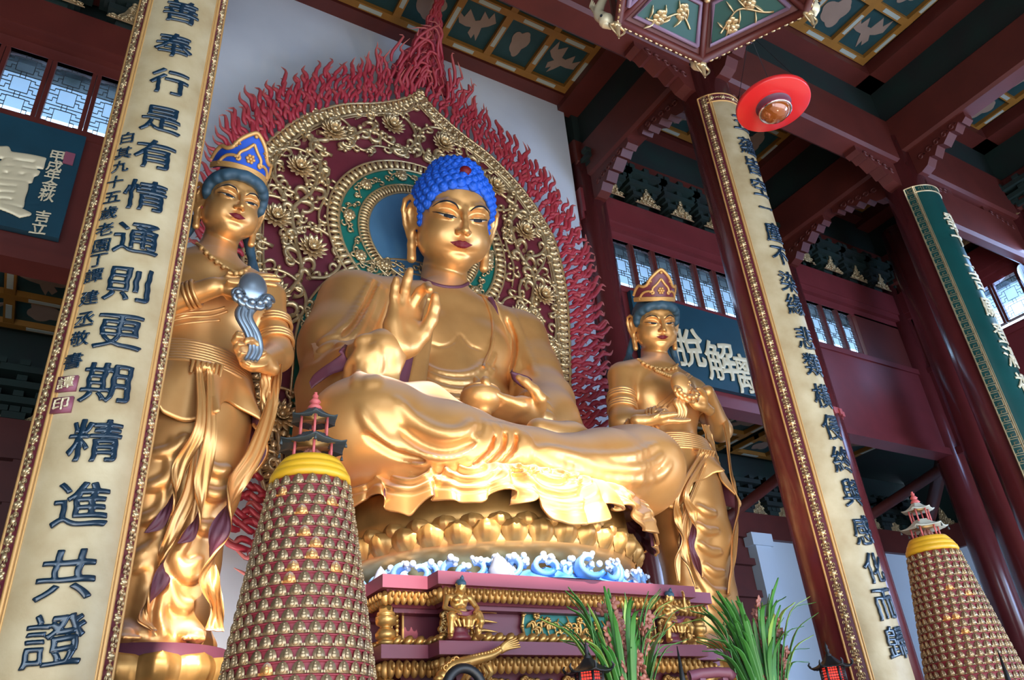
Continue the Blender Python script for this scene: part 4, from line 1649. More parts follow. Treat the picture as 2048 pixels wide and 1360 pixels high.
# long green relief panel with gilded flowers
pn = MB()
oc = []
for a, q in ((-.56, -.10), (-.58, 0), (-.56, .10), (-.50, .14), (.50, .14), (.56, .10), (.58, 0), (.56, -.10), (.50, -.14), (-.50, -.14)):
    oc.append((a + .1, q * .95 + 2.84))
pn.add(prism(oc[::-1], 0, .03, lambda a, q, t: (XC + a, 6.3 - t, q)), smooth=False)
link('relief_panel', pn, mats='green', parent=ped)
fr = MB().add(tube([(XC + a, 6.265, q) for a, q in oc + oc[:1]], .014, 6))
for a, q in oc:
    fr.add(ball((XC + a, 6.265, q), .022, 6, 4))
rgp = random.Random(5)
f6 = lambda a, q, t: (XC + .1 + a, 6.265 - t, q)
for k in range(15):
    x = -.50 + k * .071
    hgt = rgp.uniform(.10, .22)
    P = [(x, 2.72), (x + rgp.uniform(-.03, .03), 2.72 + hgt * .5), (x + rgp.uniform(-.05, .05), 2.72 + hgt)]
    fr.add(tube([f6(*p, .01) for p in P], .008, 5))
    if k % 2:
        for q in range(7):
            a = 2 * pi * q / 7
            fr.add(ball(f6(P[2][0] + .022 * cos(a), P[2][1] + .022 * sin(a), .02), (.017, .02, .017), 6, 4))
    for q in range(2):
        hook(fr, np.array(P[1]), np.array([rgp.uniform(-1, 1), .6]), .07, 1 if q else -1, .011, f6, .015)
for k in range(8):
    fr.add(ball(f6(-.46 + .13 * k, 2.725 + .01 * (k % 2), .01), (.055, .03, .03), 8, 4))
link('relief_flowers', fr, 'gold_rich', ped)
# coiled cloud scrolls beside the seated guardian
f7 = lambda a, q, t: (XC + a, 6.28 - t, q)
for x0, sgn in ((-.98, 1), (.86, -1)):
    cs = MB()
    for q in (2.78, 2.86, 2.94):
        hook(cs, np.array([x0, q]), np.array([sgn, .05]), .12, sgn, .018, f7, .02)
        cs.add(tube([f7(x0, q, .02), f7(x0 + sgn * .1, q + .015, .03), f7(x0 + sgn * .24, q + .004, .02)], [.02, .016, .004], 6))
    link('cloud_scroll', cs, 'gold_rich', ped)

# carved waves round the foot of the throne
LC = (XC, 7.9)
wv = thing('carved_waves', (XC, 7.9, PZ), 'band of carved blue waves with white foam at the foot of the lotus throne', 'carving')
wm, wf, wk = MB(), MB(), MB()
B0, B1 = np.array([.02, .13, .42]), np.array([.16, .40, .75])


def wpt(th, r, z):
    return (LC[0] + r * sin(th), LC[1] - r * cos(th), PZ + z)


V, T_ = [], []
ths = np.linspace(-2.0, 2.0, 260)
rs = np.linspace(1.45, 1.93, 16)
for th in ths:
    for r in rs:
        u = (r - 1.45) / .48
        rr = r * (1 if abs(th) < .7 else 1)
        h = .04 + .09 * (1 - u) + .055 * sin(th * 17 + 6 * u) * sin(pi * min(u + .15, 1)) + .03 * sin(th * 41 - 9 * u)
        V.append(wpt(th, rr, h * min(1, (1 - u) * 6)))
        q = .5 + .5 * sin(th * 34 + 22 * u)
        T_.append(B0 * (1 - q) + B1 * q)
wm.add((V, [gridf(len(ths), len(rs))]), tint=np.array(T_))
rw = random.Random(12)
for k in range(60):
    th = -1.75 + 3.5 * (k + rw.uniform(-.3, .3)) / 60
    r = rw.uniform(1.62, 1.9)
    s = rw.uniform(.11, .20)
    sg = rw.choice((-1, 1))
    P, W = [], []
    for q in np.linspace(0, 1, 14):      # a curling crest
        a = -1.0 + q * 4.4
        rr = s * (1.0 - .62 * q)
        dx, dz = sg * (rr * sin(a)) * .9, .06 + s * .45 - rr * cos(a) * .75
        P.append(wpt(th + dx / 1.8, r + .05 * q, dz))
        W.append(np.array([sin(th), -cos(th), .0]) * s * (.42 - .25 * q) + np.array([0, 0, .01]))
    t = np.linspace(0, 1, 14)[:, None]
    tint = B0 * (1 - t) + np.array([.30, .52, .85]) * t
    wm.add(ribbon(P, W, .045), tint=np.repeat(tint, 10, axis=0))
    for q in range(4):
        e = np.array(P[-1 - q // 2])
        wf.add(ball(e + np.array([rw.uniform(-.05, .05), rw.uniform(-.07, .03), rw.uniform(-.01, .045)]), rw.uniform(.018, .034), 7, 5))
for th in (-.98, -.35, .62):
    wk = MB()
    b0 = np.array(wpt(th, 1.84, 0))
    for q in range(5):
        wk.add(lathe([(.12 - .01 * q, 0), (.09 - .008 * q, .09), (.035, .2 - .02 * q), (.003, .24 - .025 * q)], 7, b0 + np.array([.06 * (q - 2) * cos(th), .02 * q, 0]), a0=q))
    link('rock', wk, 'rock', wv)
link('water', wm, 'waveb', wv)
link('foam', wf, 'foam', wv)['kind'] = 'stuff'

# lotus throne
lt = thing('lotus_throne', (XC, 7.9, PZ), 'round golden lotus throne under the draped hem of the seated statue', 'throne')
def flatback(g):      # the back of the throne stops short of the halo
    V = np.array(g[0])
    b_ = V[:, 1] > LC[1]
    V[b_, 1] = LC[1] + (V[b_, 1] - LC[1]) * .66
    return V, g[1]


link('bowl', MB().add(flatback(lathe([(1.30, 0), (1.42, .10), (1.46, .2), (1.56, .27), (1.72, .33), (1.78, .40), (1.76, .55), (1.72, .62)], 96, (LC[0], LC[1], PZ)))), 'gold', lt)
link('seat', MB().add(flatback(lathe([(1.70, .55), (1.78, .62), (1.74, .72), (1.72, 1.0), (1.60, 1.1)], 96, (LC[0], LC[1], PZ)))), 'gold_dark', lt)
pt = MB()


def petal():
    """a fat lotus petal: rises from the foot, bulges out and rolls back at the lip; local x sideways, -y outwards"""
    V = []
    us, vs = np.linspace(-1, 1, 13), np.linspace(0, 1, 12)
    for layer in (0, 1):
        for u in us:
            for v in vs:
                w = .215 * (sin(pi * min(v * .55 + .22, .5)) if v < .5 else sqrt(max(0, 1 - ((v - .5) / .5) ** 2.6)) + .02)
                bul = .16 * sin(pi * v * .85) * (1 - .75 * u * u) + .02
                rim_ = .035 * (1 if abs(u) > .75 or v > .86 else 0)
                rel = .022 * sin(pi * min(1, abs(u) / .75) * 2.0) * sin(pi * v)
                y = -bul - rim_ * 0 - rel + layer * .03
                z = .36 * v - .03 * u * u * 0
                lip = max(0, v - .8)
                V.append((w * u, y - lip * .30, z - lip * .15))
    n = len(us) * len(vs)
    g = gridf(len(us), len(vs))
    return np.array(V), [g[:, ::-1], n + g]


PT = petal()
n = 42
pet0 = None
for ring, (r, z0, ph, sc_) in enumerate(((1.76, .375, 0, .62), (1.74, .47, .5, .55))):
    for k in range(n):
        th = 2 * pi * (k + ph) / n
        if cos(th) < -.35:
            continue
        T = TR((LC[0] + r * sin(th), LC[1] - r * cos(th), PZ + z0), rotz(th), sc_)
        link('petal', MB().add(PT, T), 'gold_dark', lt)
# ------------------------------------------------------------------ shared anatomy
def frame_of(o, yaw, pitch, roll, s):
    R = rotz(yaw) @ rotx(pitch) @ roty(roll)
    o = np.asarray(o, float)
    return dict(o=o, R=R, s=s, p=lambda q: o + s * (R @ np.asarray(q, float)))


def head(F, h):
    """face looks along local -y; eyes lie at z = 0, chin at -1, crown at +1"""
    P, s, R = h['p'], h['s'], h['R']

    def el(c, r, k=.1, op='add', RR=None):
        F.ell(P(c), np.asarray(r) * s, k * s, R if RR is None else R @ RR, op)

    def ch(L, r, k=.08, op='add'):
        F.chain([P(q) for q in L], np.asarray(r) * s, k * s, op)
    el((0, .16, .28), (.76, .90, .80), .05)
    el((0, -.06, -.18), (.655, .70, .80), .15)
    el((0, -.10, -.52), (.57, .58, .46), .2)
    for q in (-1, 1):
        el((q * .30, -.38, -.42), (.32, .32, .34), .25)
        el((q * .50, -.10, -.42), (.18, .38, .34), .2)
    el((0, -.55, -.80), (.23, .15, .15), .2)
    el((0, -.30, -.90), (.34, .30, .16), .16)        # full throat under the chin
    # brow ridge, sockets, eyeballs and lids
    for q in (-1, 1):
        ch([(q * .10, -.735, .10), (q * .20, -.735, .20), (q * .36, -.68, .245), (q * .52, -.56, .20), (q * .60, -.44, .10)], [.03, .035, .04, .035, .03], .12)
        el((q * .31, -.80, .045), (.22, .13, .10), .14, 'cut')
        el((q * .305, -.545, .015), (.235, .165, .125), .05)
        ch([(q * .13, -.665, -.045), (q * .22, -.72, -.055), (q * .31, -.725, -.05), (q * .42, -.665, -.02), (q * .52, -.57, .02)], [.012, .02, .022, .018, .01], .03)
        ch([(q * .14, -.67, -.01), (q * .22, -.725, .012), (q * .31, -.735, .02), (q * .42, -.675, .022), (q * .53, -.57, .035)], [.012, .022, .025, .02, .01], .03)
    # nose
    ch([(0, -.74, .17), (0, -.83, .0), (0, -.91, -.16), (0, -.965, -.27)], [.050, .050, .056, .070], .07)
    el((0, -.965, -.295), (.085, .085, .07), .05)
    for q in (-1, 1):
        el((q * .10, -.855, -.31), (.06, .10, .058), .04)
        el((q * .055, -.90, -.375), (.03, .04, .03), .03, 'cut')
    # mouth mound, lips, dimples
    el((0, -.62, -.55), (.25, .20, .17), .12)
    ch([(-.21, -.665, -.535), (-.11, -.77, -.515), (-.035, -.815, -.498), (0, -.815, -.507), (.035, -.815, -.498), (.11, -.77, -.515), (.21, -.665, -.535)], [.014, .034, .038, .035, .038, .034, .014], .03)
    ch([(-.19, -.67, -.55), (-.09, -.78, -.59), (0, -.805, -.60), (.09, -.78, -.59), (.19, -.67, -.55)], [.014, .042, .048, .042, .014], .03)
    ch([(-.20, -.70, -.545), (-.09, -.83, -.548), (0, -.86, -.552), (.09, -.83, -.548), (.20, -.70, -.545)], .007, .012, 'cut')
    el((0, -.80, -.685), (.20, .07, .025), .12, 'cut')
    ch([(0, -.86, -.40), (0, -.84, -.46)], .014, .04, 'cut')
    # long-lobed ears
    for q in (-1, 1):
        el((q * .82, .12, .0), (.05, .22, .34), .05, 'add', rotz(-q * .65))
        ch([(q * .745, .0, -.10), (q * .79, -.02, .12), (q * .84, .03, .29), (q * .92, .12, .37), (q * 1.0, .22, .30), (q * 1.01, .26, .10), (q * .95, .24, -.18), (q * .86, .17, -.42)], [.03, .045, .05, .052, .05, .048, .045, .05], .03)
        ch([(q * .80, .17, -.34), (q * .79, .12, -.60), (q * .775, .05, -.88)], [.085, .085, .10], .06)
        ch([(q * .82, .03, .15), (q * .90, .10, .22), (q * .93, .15, .05), (q * .87, .12, -.16)], .030, .03)
        el((q * .85, .02, .0), (.06, .06, .11), .03, 'cut')
    # neck with three creases
    ch([(0, .16, -.55), (0, .26, -1.0), (0, .34, -1.45)], [.44, .42, .46], .12)


def surf_pts(tree, h, L, lift=.004):
    dep = h['R'] @ np.array([0, 1.0, 0])
    out = []
    for x, z in L:
        st = h['p']((x, 0, z)) - dep * 2.2
        loc, nor, _, _ = tree.ray_cast(Vector(st), Vector(dep))
        out.append(h['p']((x, -.6, z)) if loc is None else np.array(loc) - dep * lift)
    return out


def face_paint(tree, h, root, prefix=''):
    """brows, eyes and lips: thin painted pieces that lie on the modelled face"""
    s, R = h['s'], h['R']
    ax, ay, dep = R @ np.array([1., 0, 0]) * s, R @ np.array([0, 0, 1.]) * s, R @ np.array([0, 1., 0])
    for q in (-1, 1):
        L = [(q * .12, .135), (q * .18, .200), (q * .26, .245), (q * .35, .262), (q * .44, .250), (q * .53, .205), (q * .60, .135)]
        Ls = spline([(a, b_, 0) for a, b_ in L], 22)[:, :2]
        link('eyebrow', MB().add(tube(surf_pts(tree, h, Ls), s * np.interp(np.linspace(0, 1, 22), [0, .3, .7, 1], [.010, .020, .017, .004]), 6)), 'brow', root)
        top = [(q * .135, -.030), (q * .21, -.012), (q * .30, -.002), (q * .40, .006), (q * .50, .024), (q * .58, .050)]
        Ts = spline([(a, b_, 0) for a, b_ in top], 18)[:, :2]
        bot = [(q * .135, -.030), (q * .21, -.060), (q * .30, -.062), (q * .40, -.036), (q * .50, .012)]
        Bs = spline([(a, b_, 0) for a, b_ in bot], 18)[:, :2]
        xs = np.linspace(.14, .49, 16)
        t_, b_ = np.interp(xs, np.abs(Ts[:, 0]), Ts[:, 1]), np.interp(xs, np.abs(Bs[:, 0]), Bs[:, 1])

        def patch(x0, x1, lift):
            rows = []
            m_ = [i for i in range(16) if x0 <= xs[i] <= x1]
            V = []
            for i in m_:
                for w in np.linspace(0, 1, 5):
                    V.append((q * xs[i], t_[i] * (1 - w) + b_[i] * w))
            A = surf_pts(tree, h, V, lift)
            B_ = [p + dep * (lift + .012) for p in A]
            N = len(A)
            g = gridf(len(m_), 5)
            return np.array(A + B_), [g, N + g[:, ::-1]]
        e = link('eye', MB().add(patch(.14, .49, .003)), 'eyewhite', root)
        link('iris', MB().add(patch(.20, .40, .006)), 'brow', e)
        link('eyelid_line', MB().add(tube(surf_pts(tree, h, Ts), s * np.interp(np.linspace(0, 1, 18), [0, .2, .8, 1], [.006, .014, .013, .004]), 6)), 'brow', e)
    # lips
    up = [(-.235, -.522), (-.14, -.500), (-.05, -.474), (0, -.486), (.05, -.474), (.14, -.500), (.235, -.522)]
    lo = [(-.235, -.526), (-.14, -.584), (-.06, -.618), (0, -.622), (.06, -.618), (.14, -.584), (.235, -.526)]
    xs = np.linspace(-.23, .23, 25)
    u_ = np.interp(xs, *zip(*spline([(a, b_, 0) for a, b_ in up], 50)[:, :2]))
    l_ = np.interp(xs, *zip(*spline([(a, b_, 0) for a, b_ in lo], 50)[:, :2]))
    V = []
    for x, a, b_ in zip(xs, u_, l_):
        for w in np.linspace(0, 1, 12):
            V.append((x, a * (1 - w) + b_ * w))
    A = surf_pts(tree, h, V, .003)
    B_ = [p + dep * .016 for p in A]
    g = gridf(25, 12)
    link('lips', MB().add((np.array(A + B_), [g, len(A) + g[:, ::-1]])), 'lips', root)


def hand(F, o, X, Y, N, s, fingers, thumb, k=.02, pad=True, fore=None, fat=1.0):
    """o wrist, X across towards the thumb, Y along the fingers, N out of the palm; units: palm .5 long
    fingers: 4 x (curl1, curl2, curl3, spread) from index to little finger"""
    o = np.asarray(o, float)
    A = np.array([np.asarray(q, float) / np.linalg.norm(q) for q in (X, Y, N)])
    W = lambda x, y, n: o + s * (x * A[0] + y * A[1] + n * A[2])
    base = [(.155, .49), (.055, .52), (-.05, .50), (-.145, .45)]
    lens = [.40, .45, .42, .33]
    rad = [q * fat for q in (.056, .058, .055, .048)]
    for i in range(4):       # the palm: four rays from the wrist
        x, y = base[i]
        F.chain([W(x * .55, .02, .0), W(x * .95, y * .55, -.01), W(x, y, 0)], np.array([.085, .078, .066]) * s, .07 * s)
    F.cap(W(0, -.22, -.02) if fore is None else fore, W(0, .05, -.01), .135 * s if fore is None else .2 * s, .12 * s, .08 * s)
    if pad:
        F.ell(W(.12, .17, .055), np.array([.10, .16, .07]) * s, .07 * s, A.T)
        F.ell(W(-.12, .20, .045), np.array([.075, .18, .06]) * s, .07 * s, A.T)
    tips = []
    for i, (c1, c2, c3, sp) in enumerate(fingers):
        x, y = base[i]
        p = np.array([x, y, 0.0])
        a = 0.0
        L = lens[i]
        r = rad[i]
        for seg, c, rr in ((.46, c1, (1, .93)), (.30, c2, (.93, .86)), (.24, c3, (.86, .68))):
            a += c
            d = np.array([sin(sp) * cos(a), cos(sp) * cos(a), sin(a)])
            p2 = p + d * L * seg
            F.cap(W(*p), W(*p2), r * rr[0] * s, r * rr[1] * s, k * s)
            p = p2
        tips.append(W(*p))
    T = [W(*q) for q in thumb]
    F.chain(T, np.array([.085, .075, .062, .055, .042][:len(T)]) * s * fat, .035 * s)
    return tips, T


def fold_tube(F, P, r, k=.06, op='add', n=None):
    P = spline(P, n or 8 * len(P))
    t = np.linspace(0, 1, len(P))
    F.chain(P, r * (.4 + .6 * np.sin(pi * np.clip(t, .03, .97)) ** .7), k, op)
# ------------------------------------------------------------------ the large seated statue
bud = thing('seated_statue', (XC, 8.0, 4.3), 'huge golden seated statue with blue curled hair, one hand raised, before the halo', 'statue')
BH = frame_of((4.39, 8.30, 9.14), radians(-8.8), radians(31.9), radians(-1.5), .742)
F = Field((2.3, 6.4, 4.9), (6.3, 9.35, 10.3), .0185)
BX = 4.32
# trunk
F.ell((BX, 8.72, 6.95), (1.05, .60, 1.0), .1)
F.ell((BX, 8.72, 7.42), (1.28, .44, .52), .3)
F.ell((BX, 8.58, 6.0), (.98, .66, 1.0), .3)
for q in (-1, 1):
    F.ell((BX + q * .43, 8.40, 6.98), (.50, .34, .46), .14)
    F.cap((BX + q * .35, 8.58, 7.70), (BX + q * 1.25, 8.75, 7.50), .28, .34, .3)
F.cap(BH['p']((0, .30, -1.0)), (BX, 8.62, 7.70), .33, .42, .16)
head(F, BH)
for zz, rr in ((-1.02, .45), (-1.14, .47)):      # neck creases
    c = [BH['p']((.0 + rr * cos(a), .27 + rr * sin(a), zz + .06 * cos(a + pi / 2))) for a in np.linspace(pi, 2 * pi, 14)]
    F.chain(c, .010, .03, 'cut')
# arms under the robe
F.chain([(2.95, 8.7, 7.55), (2.52, 8.35, 6.2), (2.66, 7.8, 5.95)], [.36, .30, .22], .15)
F.chain([(5.68, 8.7, 7.5), (5.75, 8.35, 6.3), (4.95, 7.5, 5.56)], [.36, .30, .19], .15)
LN = lambda *p, **kw: dict(p=p, **kw)
# raised right hand, middle finger bent to the thumb
RHW = atY(800, 700, 7.15)
tips, T = hand(F, RHW, (1, .25, .05), (.10, -.06, 1), (.2, -1, .0), 1.10,
               [(.02, .10, .08, .20), (.62, 1.05, .75, .18), (.18, .12, .1, -.06), (.14, .10, .08, -.20)],
               [(.12, .06, .03), (.20, .20, .09), (.245, .36, .16), (.24, .49, .21), (.205, .60, .25)], fore=(2.62, 7.75, 5.95), fat=1.14)
# left hand under the bowl
LHW = np.array([4.80, 7.28, 5.52])
hand(F, LHW, (.15, -1, .12), (-1, -.12, .02), (.0, .05, 1), 1.0,
     [(.14, .60, .5, .04), (.18, .70, .55, -.02), (.2, .75, .55, -.10), (.22, .8, .55, -.2)],
     [(.16, -.02, .02), (.27, .06, .06), (.30, .17, .14), (.28, .27, .23), (.25, .34, .29)])
# the right foot showing between the folds
F.chain([(5.6, 7.0, 4.95), (4.95, 6.75, 4.98), (4.45, 6.62, 4.98)], [.22, .21, .15], .12)
F.fn((2, 9.0, 4), (7, 9.4, 8.2), lambda x, y, z: 9.14 - y + 0 * x * z, .02, 'cut')
PLEATS = [LN((846, 728), (880, 745), (930, 748), (965, 728), (985, 680)), LN((846, 742), (885, 760), (930, 763), (968, 745), (990, 710)), LN((846, 757), (885, 776), (930, 780), (968, 765), (990, 738)), LN((846, 772), (885, 793), (930, 797), (970, 790)), LN((846, 790), (880, 808), (920, 815))]
tree_b = bvh(F.skin(1))
add_folds(F, tree_b, PLEATS, .032, .05, .004)
add_folds(F, tree_b, [LN((862, 688), (885, 692), (905, 685), (918, 668), r=.006, op='cut'), LN((922, 668), (940, 690), (962, 700), r=.005, op='cut')], .006, .035, .0)
body = F.skin(2)
tree_b = bvh(body)
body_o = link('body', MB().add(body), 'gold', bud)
face_paint(tree_b, BH, bud)

# hair: a close cap covered with snail curls
HF = Field(BH['o'] - 1.0, BH['o'] + 1.15, .022)
Pb, sb = BH['p'], BH['s']
HF.ell(Pb((0, .18, .30)), np.array([.80, .95, .83]) * sb, .05, BH['R'])
HF.ell(Pb((0, .22, .98)), np.array([.50, .55, .30]) * sb, .15, BH['R'])


def face_open(h, x, y, z):
    q = [x - h['o'][0], y - h['o'][1], z - h['o'][2]]
    R = h['R']
    lx, ly, lz = [(q[0] * R[0, i] + q[1] * R[1, i] + q[2] * R[2, i]) / h['s'] for i in range(3)]
    e = ((np.abs(lx) / .70) ** 2.6 + (np.abs(lz + .30) / .84) ** 2.6) ** (1 / 2.6) - 1
    return np.maximum(np.maximum(e * .6, ly - .02), -2) * h['s'], lx, ly, lz


HF.fn(HF.lo, HF.lo + HF.h * HF.n, lambda x, y, z: face_open(BH, x, y, z)[0], .03, 'cut')
HF.fn(HF.lo, HF.lo + HF.h * HF.n, lambda x, y, z: (face_open(BH, x, y, z)[3] + .42) * sb, .03, 'cut')
hm = MB().add(HF.skin(1))
CURL = lathe([(1.0, -.2), (1.02, .2), (.86, .42), (.70, .40), (.66, .62), (.48, .76), (.34, .72), (.28, .88), (.06, .96)], 12)
gold_a = pi * (3 - sqrt(5))
NC = 380
for i in range(NC):
    zz = 1 - 2 * (i + .5) / NC
    rr = sqrt(1 - zz * zz)
    d = np.array([rr * cos(gold_a * i), rr * sin(gold_a * i), zz])
    L = np.array([0, .18, .30]) + d * np.array([.80, .95, .83])
    n = d / np.array([.80, .95, .83])
    if np.hypot(L[0] / .46, (L[1] - .22) / .52) < 1 and L[2] > .7:
        continue
    op = (abs(L[0]) / .72) ** 2.6 + (abs(L[2] + .30) / .90) ** 2.6 < 1 and L[1] < .05
    if op or L[2] < -.36 or (abs(L[0]) > .6 and -.1 < L[1] < .4 and L[2] < .2):
        continue
    n /= np.linalg.norm(n)
    q = Vector((0, 0, 1)).rotation_difference(Vector(BH['R'] @ n)).to_matrix()
    hm.add(CURL, TR(Pb(L), np.array(q), .085 * sb / .742))
for i in range(80):
    zz = (i + .5) / 80
    rr = sqrt(1 - zz * zz)
    d = np.array([rr * cos(gold_a * i), rr * sin(gold_a * i), zz])
    L = np.array([0, .22, .94]) + d * np.array([.52, .57, .34])
    n = d / np.array([.52, .57, .34])
    n /= np.linalg.norm(n)
    q = Vector((0, 0, 1)).rotation_difference(Vector(BH['R'] @ n)).to_matrix()
    hm.add(CURL, TR(Pb(L), np.array(q), .080 * sb / .742))
for q_ in (-1, 1):
    for k in range(4):
        L = np.array([q_ * (.735 - .008 * k), -.06 - .02 * k, .20 - .12 * k])
        q = Vector((0, 0, 1)).rotation_difference(Vector(BH['R'] @ np.array([q_ * .95, -.3, 0]))).to_matrix()
        hm.add(CURL, TR(Pb(L), np.array(q), .06))
hair_o = link('hair', hm, 'hair', bud)
link('hair_jewel', MB().add(ball(Pb((0, -.50, .93)), (.10, .10, .085), 14, 10)), 'lips', bud)

# ---------------- robe
G = Field((1.7, 5.8, 4.15), (7.1, 9.3, 8.6), .022)
# mantle over trunk and arms
G.ell((BX, 8.76, 7.0), (1.16, .62, 1.2), .1)
G.ell((BX, 8.76, 7.45), (1.40, .48, .56), .3)
G.ell((BX, 8.66, 5.9), (1.25, .68, 1.0), .3)
for q in (-1, 1):
    G.cap((BX + q * .40, 8.66, 7.74), (BX + q * 1.28, 8.78, 7.52), .31, .40, .3)
G.chain([(2.98, 8.72, 7.5), (2.72, 8.55, 6.7), (2.66, 8.35, 6.1)], [.48, .44, .42], .2)
G.chain([(5.62, 8.72, 7.5), (5.66, 8.55, 6.8), (5.62, 8.30, 6.25)], [.48, .46, .46], .2)
# right sleeve: out along the forearm, falling in a flat bag to the knee
G.chain([(2.62, 8.3, 6.05), (2.72, 7.75, 5.95), (2.86, 7.25, 5.98)], [.36, .33, .26], .12)
G.fn((2.1, 6.95, 5.0), (3.2, 8.4, 6.1), lambda x, y, z: np.maximum(np.maximum(np.abs(x - 2.62 - (7.9 - y) * .22) - .22 - .07 * (6.1 - z), np.maximum(z - 6.0, 5.1 - z)), np.maximum(7.18 - y - (6.0 - z) * .06, y - 8.5)), .18)
# left sleeve down to the lap
G.chain([(5.62, 8.2, 6.2), (5.40, 7.85, 5.80), (5.0, 7.55, 5.50)], [.46, .40, .30], .15)
G.fn((4.7, 7.2, 4.9), (6.2, 8.7, 6.0), lambda x, y, z: np.sqrt(((x - 5.45) / 1.0) ** 2 + ((y - 8.0) / .95) ** 2 + ((z - 5.35) / 1.0) ** 2) * .5 - .29, .2)
# folded legs
G.ell((2.62, 7.12, 4.86), (.62, .80, .56), .1)
G.ell((6.02, 7.12, 4.86), (.66, .80, .54), .1)
G.chain([(3.3, 8.4, 5.1), (2.65, 7.3, 4.92)], [.62, .55], .2)
G.chain([(5.3, 8.4, 5.1), (6.0, 7.3, 4.92)], [.62, .53], .2)
G.chain([(2.55, 6.95, 4.80), (3.3, 6.62, 4.62), (4.2, 6.52, 4.54)], [.52, .44, .36], .2)
G.chain([(6.05, 6.95, 4.80), (5.3, 6.62, 4.64), (4.3, 6.52, 4.52)], [.50, .43, .34], .2)
# the left shin and upturned foot lying on the right thigh
G.chain([(2.78, 7.05, 5.24), (3.2, 6.92, 5.17), (3.7, 6.78, 4.92), (4.2, 6.62, 4.70)], [.20, .27, .22, .16], .14)
G.ell((2.88, 7.0, 5.37), (.13, .13, .12), .06)
G.ell((BX, 7.6, 4.65), (1.5, .9, .36), .2)
# open front: cut away the mantle where chest and belly show
OPEN = [(3.60, 8.30), (3.58, 7.6), (3.63, 6.9), (3.72, 6.2), (3.74, 5.35), (5.02, 5.35), (5.12, 6.2), (5.18, 6.8), (5.12, 7.4), (4.95, 7.95), (4.72, 8.4)]


def poly_sdf(P, x, z):
    P = np.asarray(P, float)
    d = np.full(np.broadcast(x, z).shape, 1e9)
    ins = np.zeros(d.shape, bool)
    n = len(P)
    for i in range(n):
        a, b_ = P[i], P[(i + 1) % n]
        e = b_ - a
        wx, wz = x - a[0], z - a[1]
        t = np.clip((wx * e[0] + wz * e[1]) / (e @ e), 0, 1)
        d = np.minimum(d, (wx - e[0] * t) ** 2 + (wz - e[1] * t) ** 2)
        c = (a[1] > z) != (b_[1] > z)
        xi = a[0] + (z - a[1]) / (b_[1] - a[1] + 1e-9) * e[0]
        ins ^= c & (x < xi)
    return np.where(ins, -1, 1) * np.sqrt(d)


G.fn((3.2, 7.7, 5.2), (5.4, 8.9, 8.6), lambda x, y, z: np.maximum(poly_sdf(OPEN, x, z), np.maximum(y - 8.72, 7.72 - y)), .03, 'cut')
# gap between hanging sleeve and chest
robe0 = G.skin(1)
tree_r = bvh(robe0)
FOLDS = [
    # right shoulder and upper arm (as they run across the photograph)
    LN((745, 560), (722, 605), (700, 645), (672, 670), (645, 690)), LN((758, 568), (738, 615), (712, 660), (690, 685)), LN((770, 580), (755, 625), (735, 668), (712, 690), r=.04),
    LN((640, 690), (660, 680), (690, 672), r=.04), LN((636, 705), (660, 694), (688, 688), r=.04),
    # sleeve
    LN((700, 735), (715, 715), (728, 690), r=.035), LN((712, 770), (722, 735), (733, 700), r=.035), LN((735, 772), (740, 735), (742, 695), r=.03), LN((752, 770), (756, 730), (752, 690), r=.03), LN((690, 760), (700, 735), (712, 712), r=.035),
    # left mantle
    LN((1010, 610), (1022, 650), (1022, 700), (1015, 760), r=.04), LN((1025, 625), (1040, 680), (1052, 730), r=.045), LN((1030, 640), (1036, 690), (1030, 750), (1018, 800), r=.04), LN((1040, 665), (1058, 715), (1072, 750), r=.035),
    LN((1035, 800), (1060, 788), (1090, 795), r=.04), LN((1040, 815), (1070, 800), (1098, 815), r=.04), LN((1052, 828), (1078, 818), (1104, 838), r=.035),
    # right lap
    LN((722, 818), (745, 858), (785, 895), (830, 918), (850, 924), r=.04), LN((795, 800), (830, 840), (880, 865), (920, 866), (945, 845), r=.045), LN((790, 880), (840, 905), (885, 915), (930, 905), (965, 870), r=.04),
    LN((930, 928), (962, 902), (976, 872), (970, 845), r=.04), LN((958, 928), (988, 902), (996, 868), (984, 848), r=.035), LN((986, 928), (1012, 902), (1019, 872), (1004, 850), r=.035), LN((1012, 928), (1036, 902), (1040, 874), (1022, 855), r=.035),
    LN((1048, 925), (1052, 895), (1045, 870), r=.05),
    # left lap
    LN((1060, 900), (1110, 905), (1180, 915), (1260, 912), (1310, 890), r=.045), LN((1065, 902), (1110, 925), (1170, 945), (1240, 960), (1310, 955), (1340, 930), r=.045), LN((1195, 918), (1215, 932), (1260, 938), (1300, 930), (1325, 912), r=.04),
    LN((1062, 905), (1090, 925), (1120, 940), (1160, 952), r=.03), LN((1090, 898), (1140, 912), (1190, 932), (1230, 940), r=.04)]
add_folds(G, tree_r, FOLDS, .05, .07, .015)
VALLEY = [LN((752, 565), (730, 610), (706, 652), (678, 678), r=.02, op='cut'), LN((735, 870), (790, 905), (850, 920), r=.02, op='cut'), LN((800, 855), (850, 890), (900, 900), (945, 885), r=.03, op='cut'),
          LN((945, 925), (973, 900), (985, 872), r=.010, op='cut', k=.05), LN((972, 926), (999, 900), (1007, 872), r=.010, op='cut', k=.05), LN((999, 926), (1023, 900), (1029, 874), r=.010, op='cut', k=.05),
          LN((1015, 640), (1030, 690), (1025, 740), r=.02, op='cut')]
add_folds(G, tree_r, VALLEY, .02, .06, .0)
G.fn((1, 9.0, 4), (8, 9.5, 9), lambda x, y, z: 9.14 - y + 0 * x * z, .02, 'cut')
robe = G.skin(2)
tree_r = bvh(robe)
robe_o = link('robe', MB().add(robe), 'gold', bud)


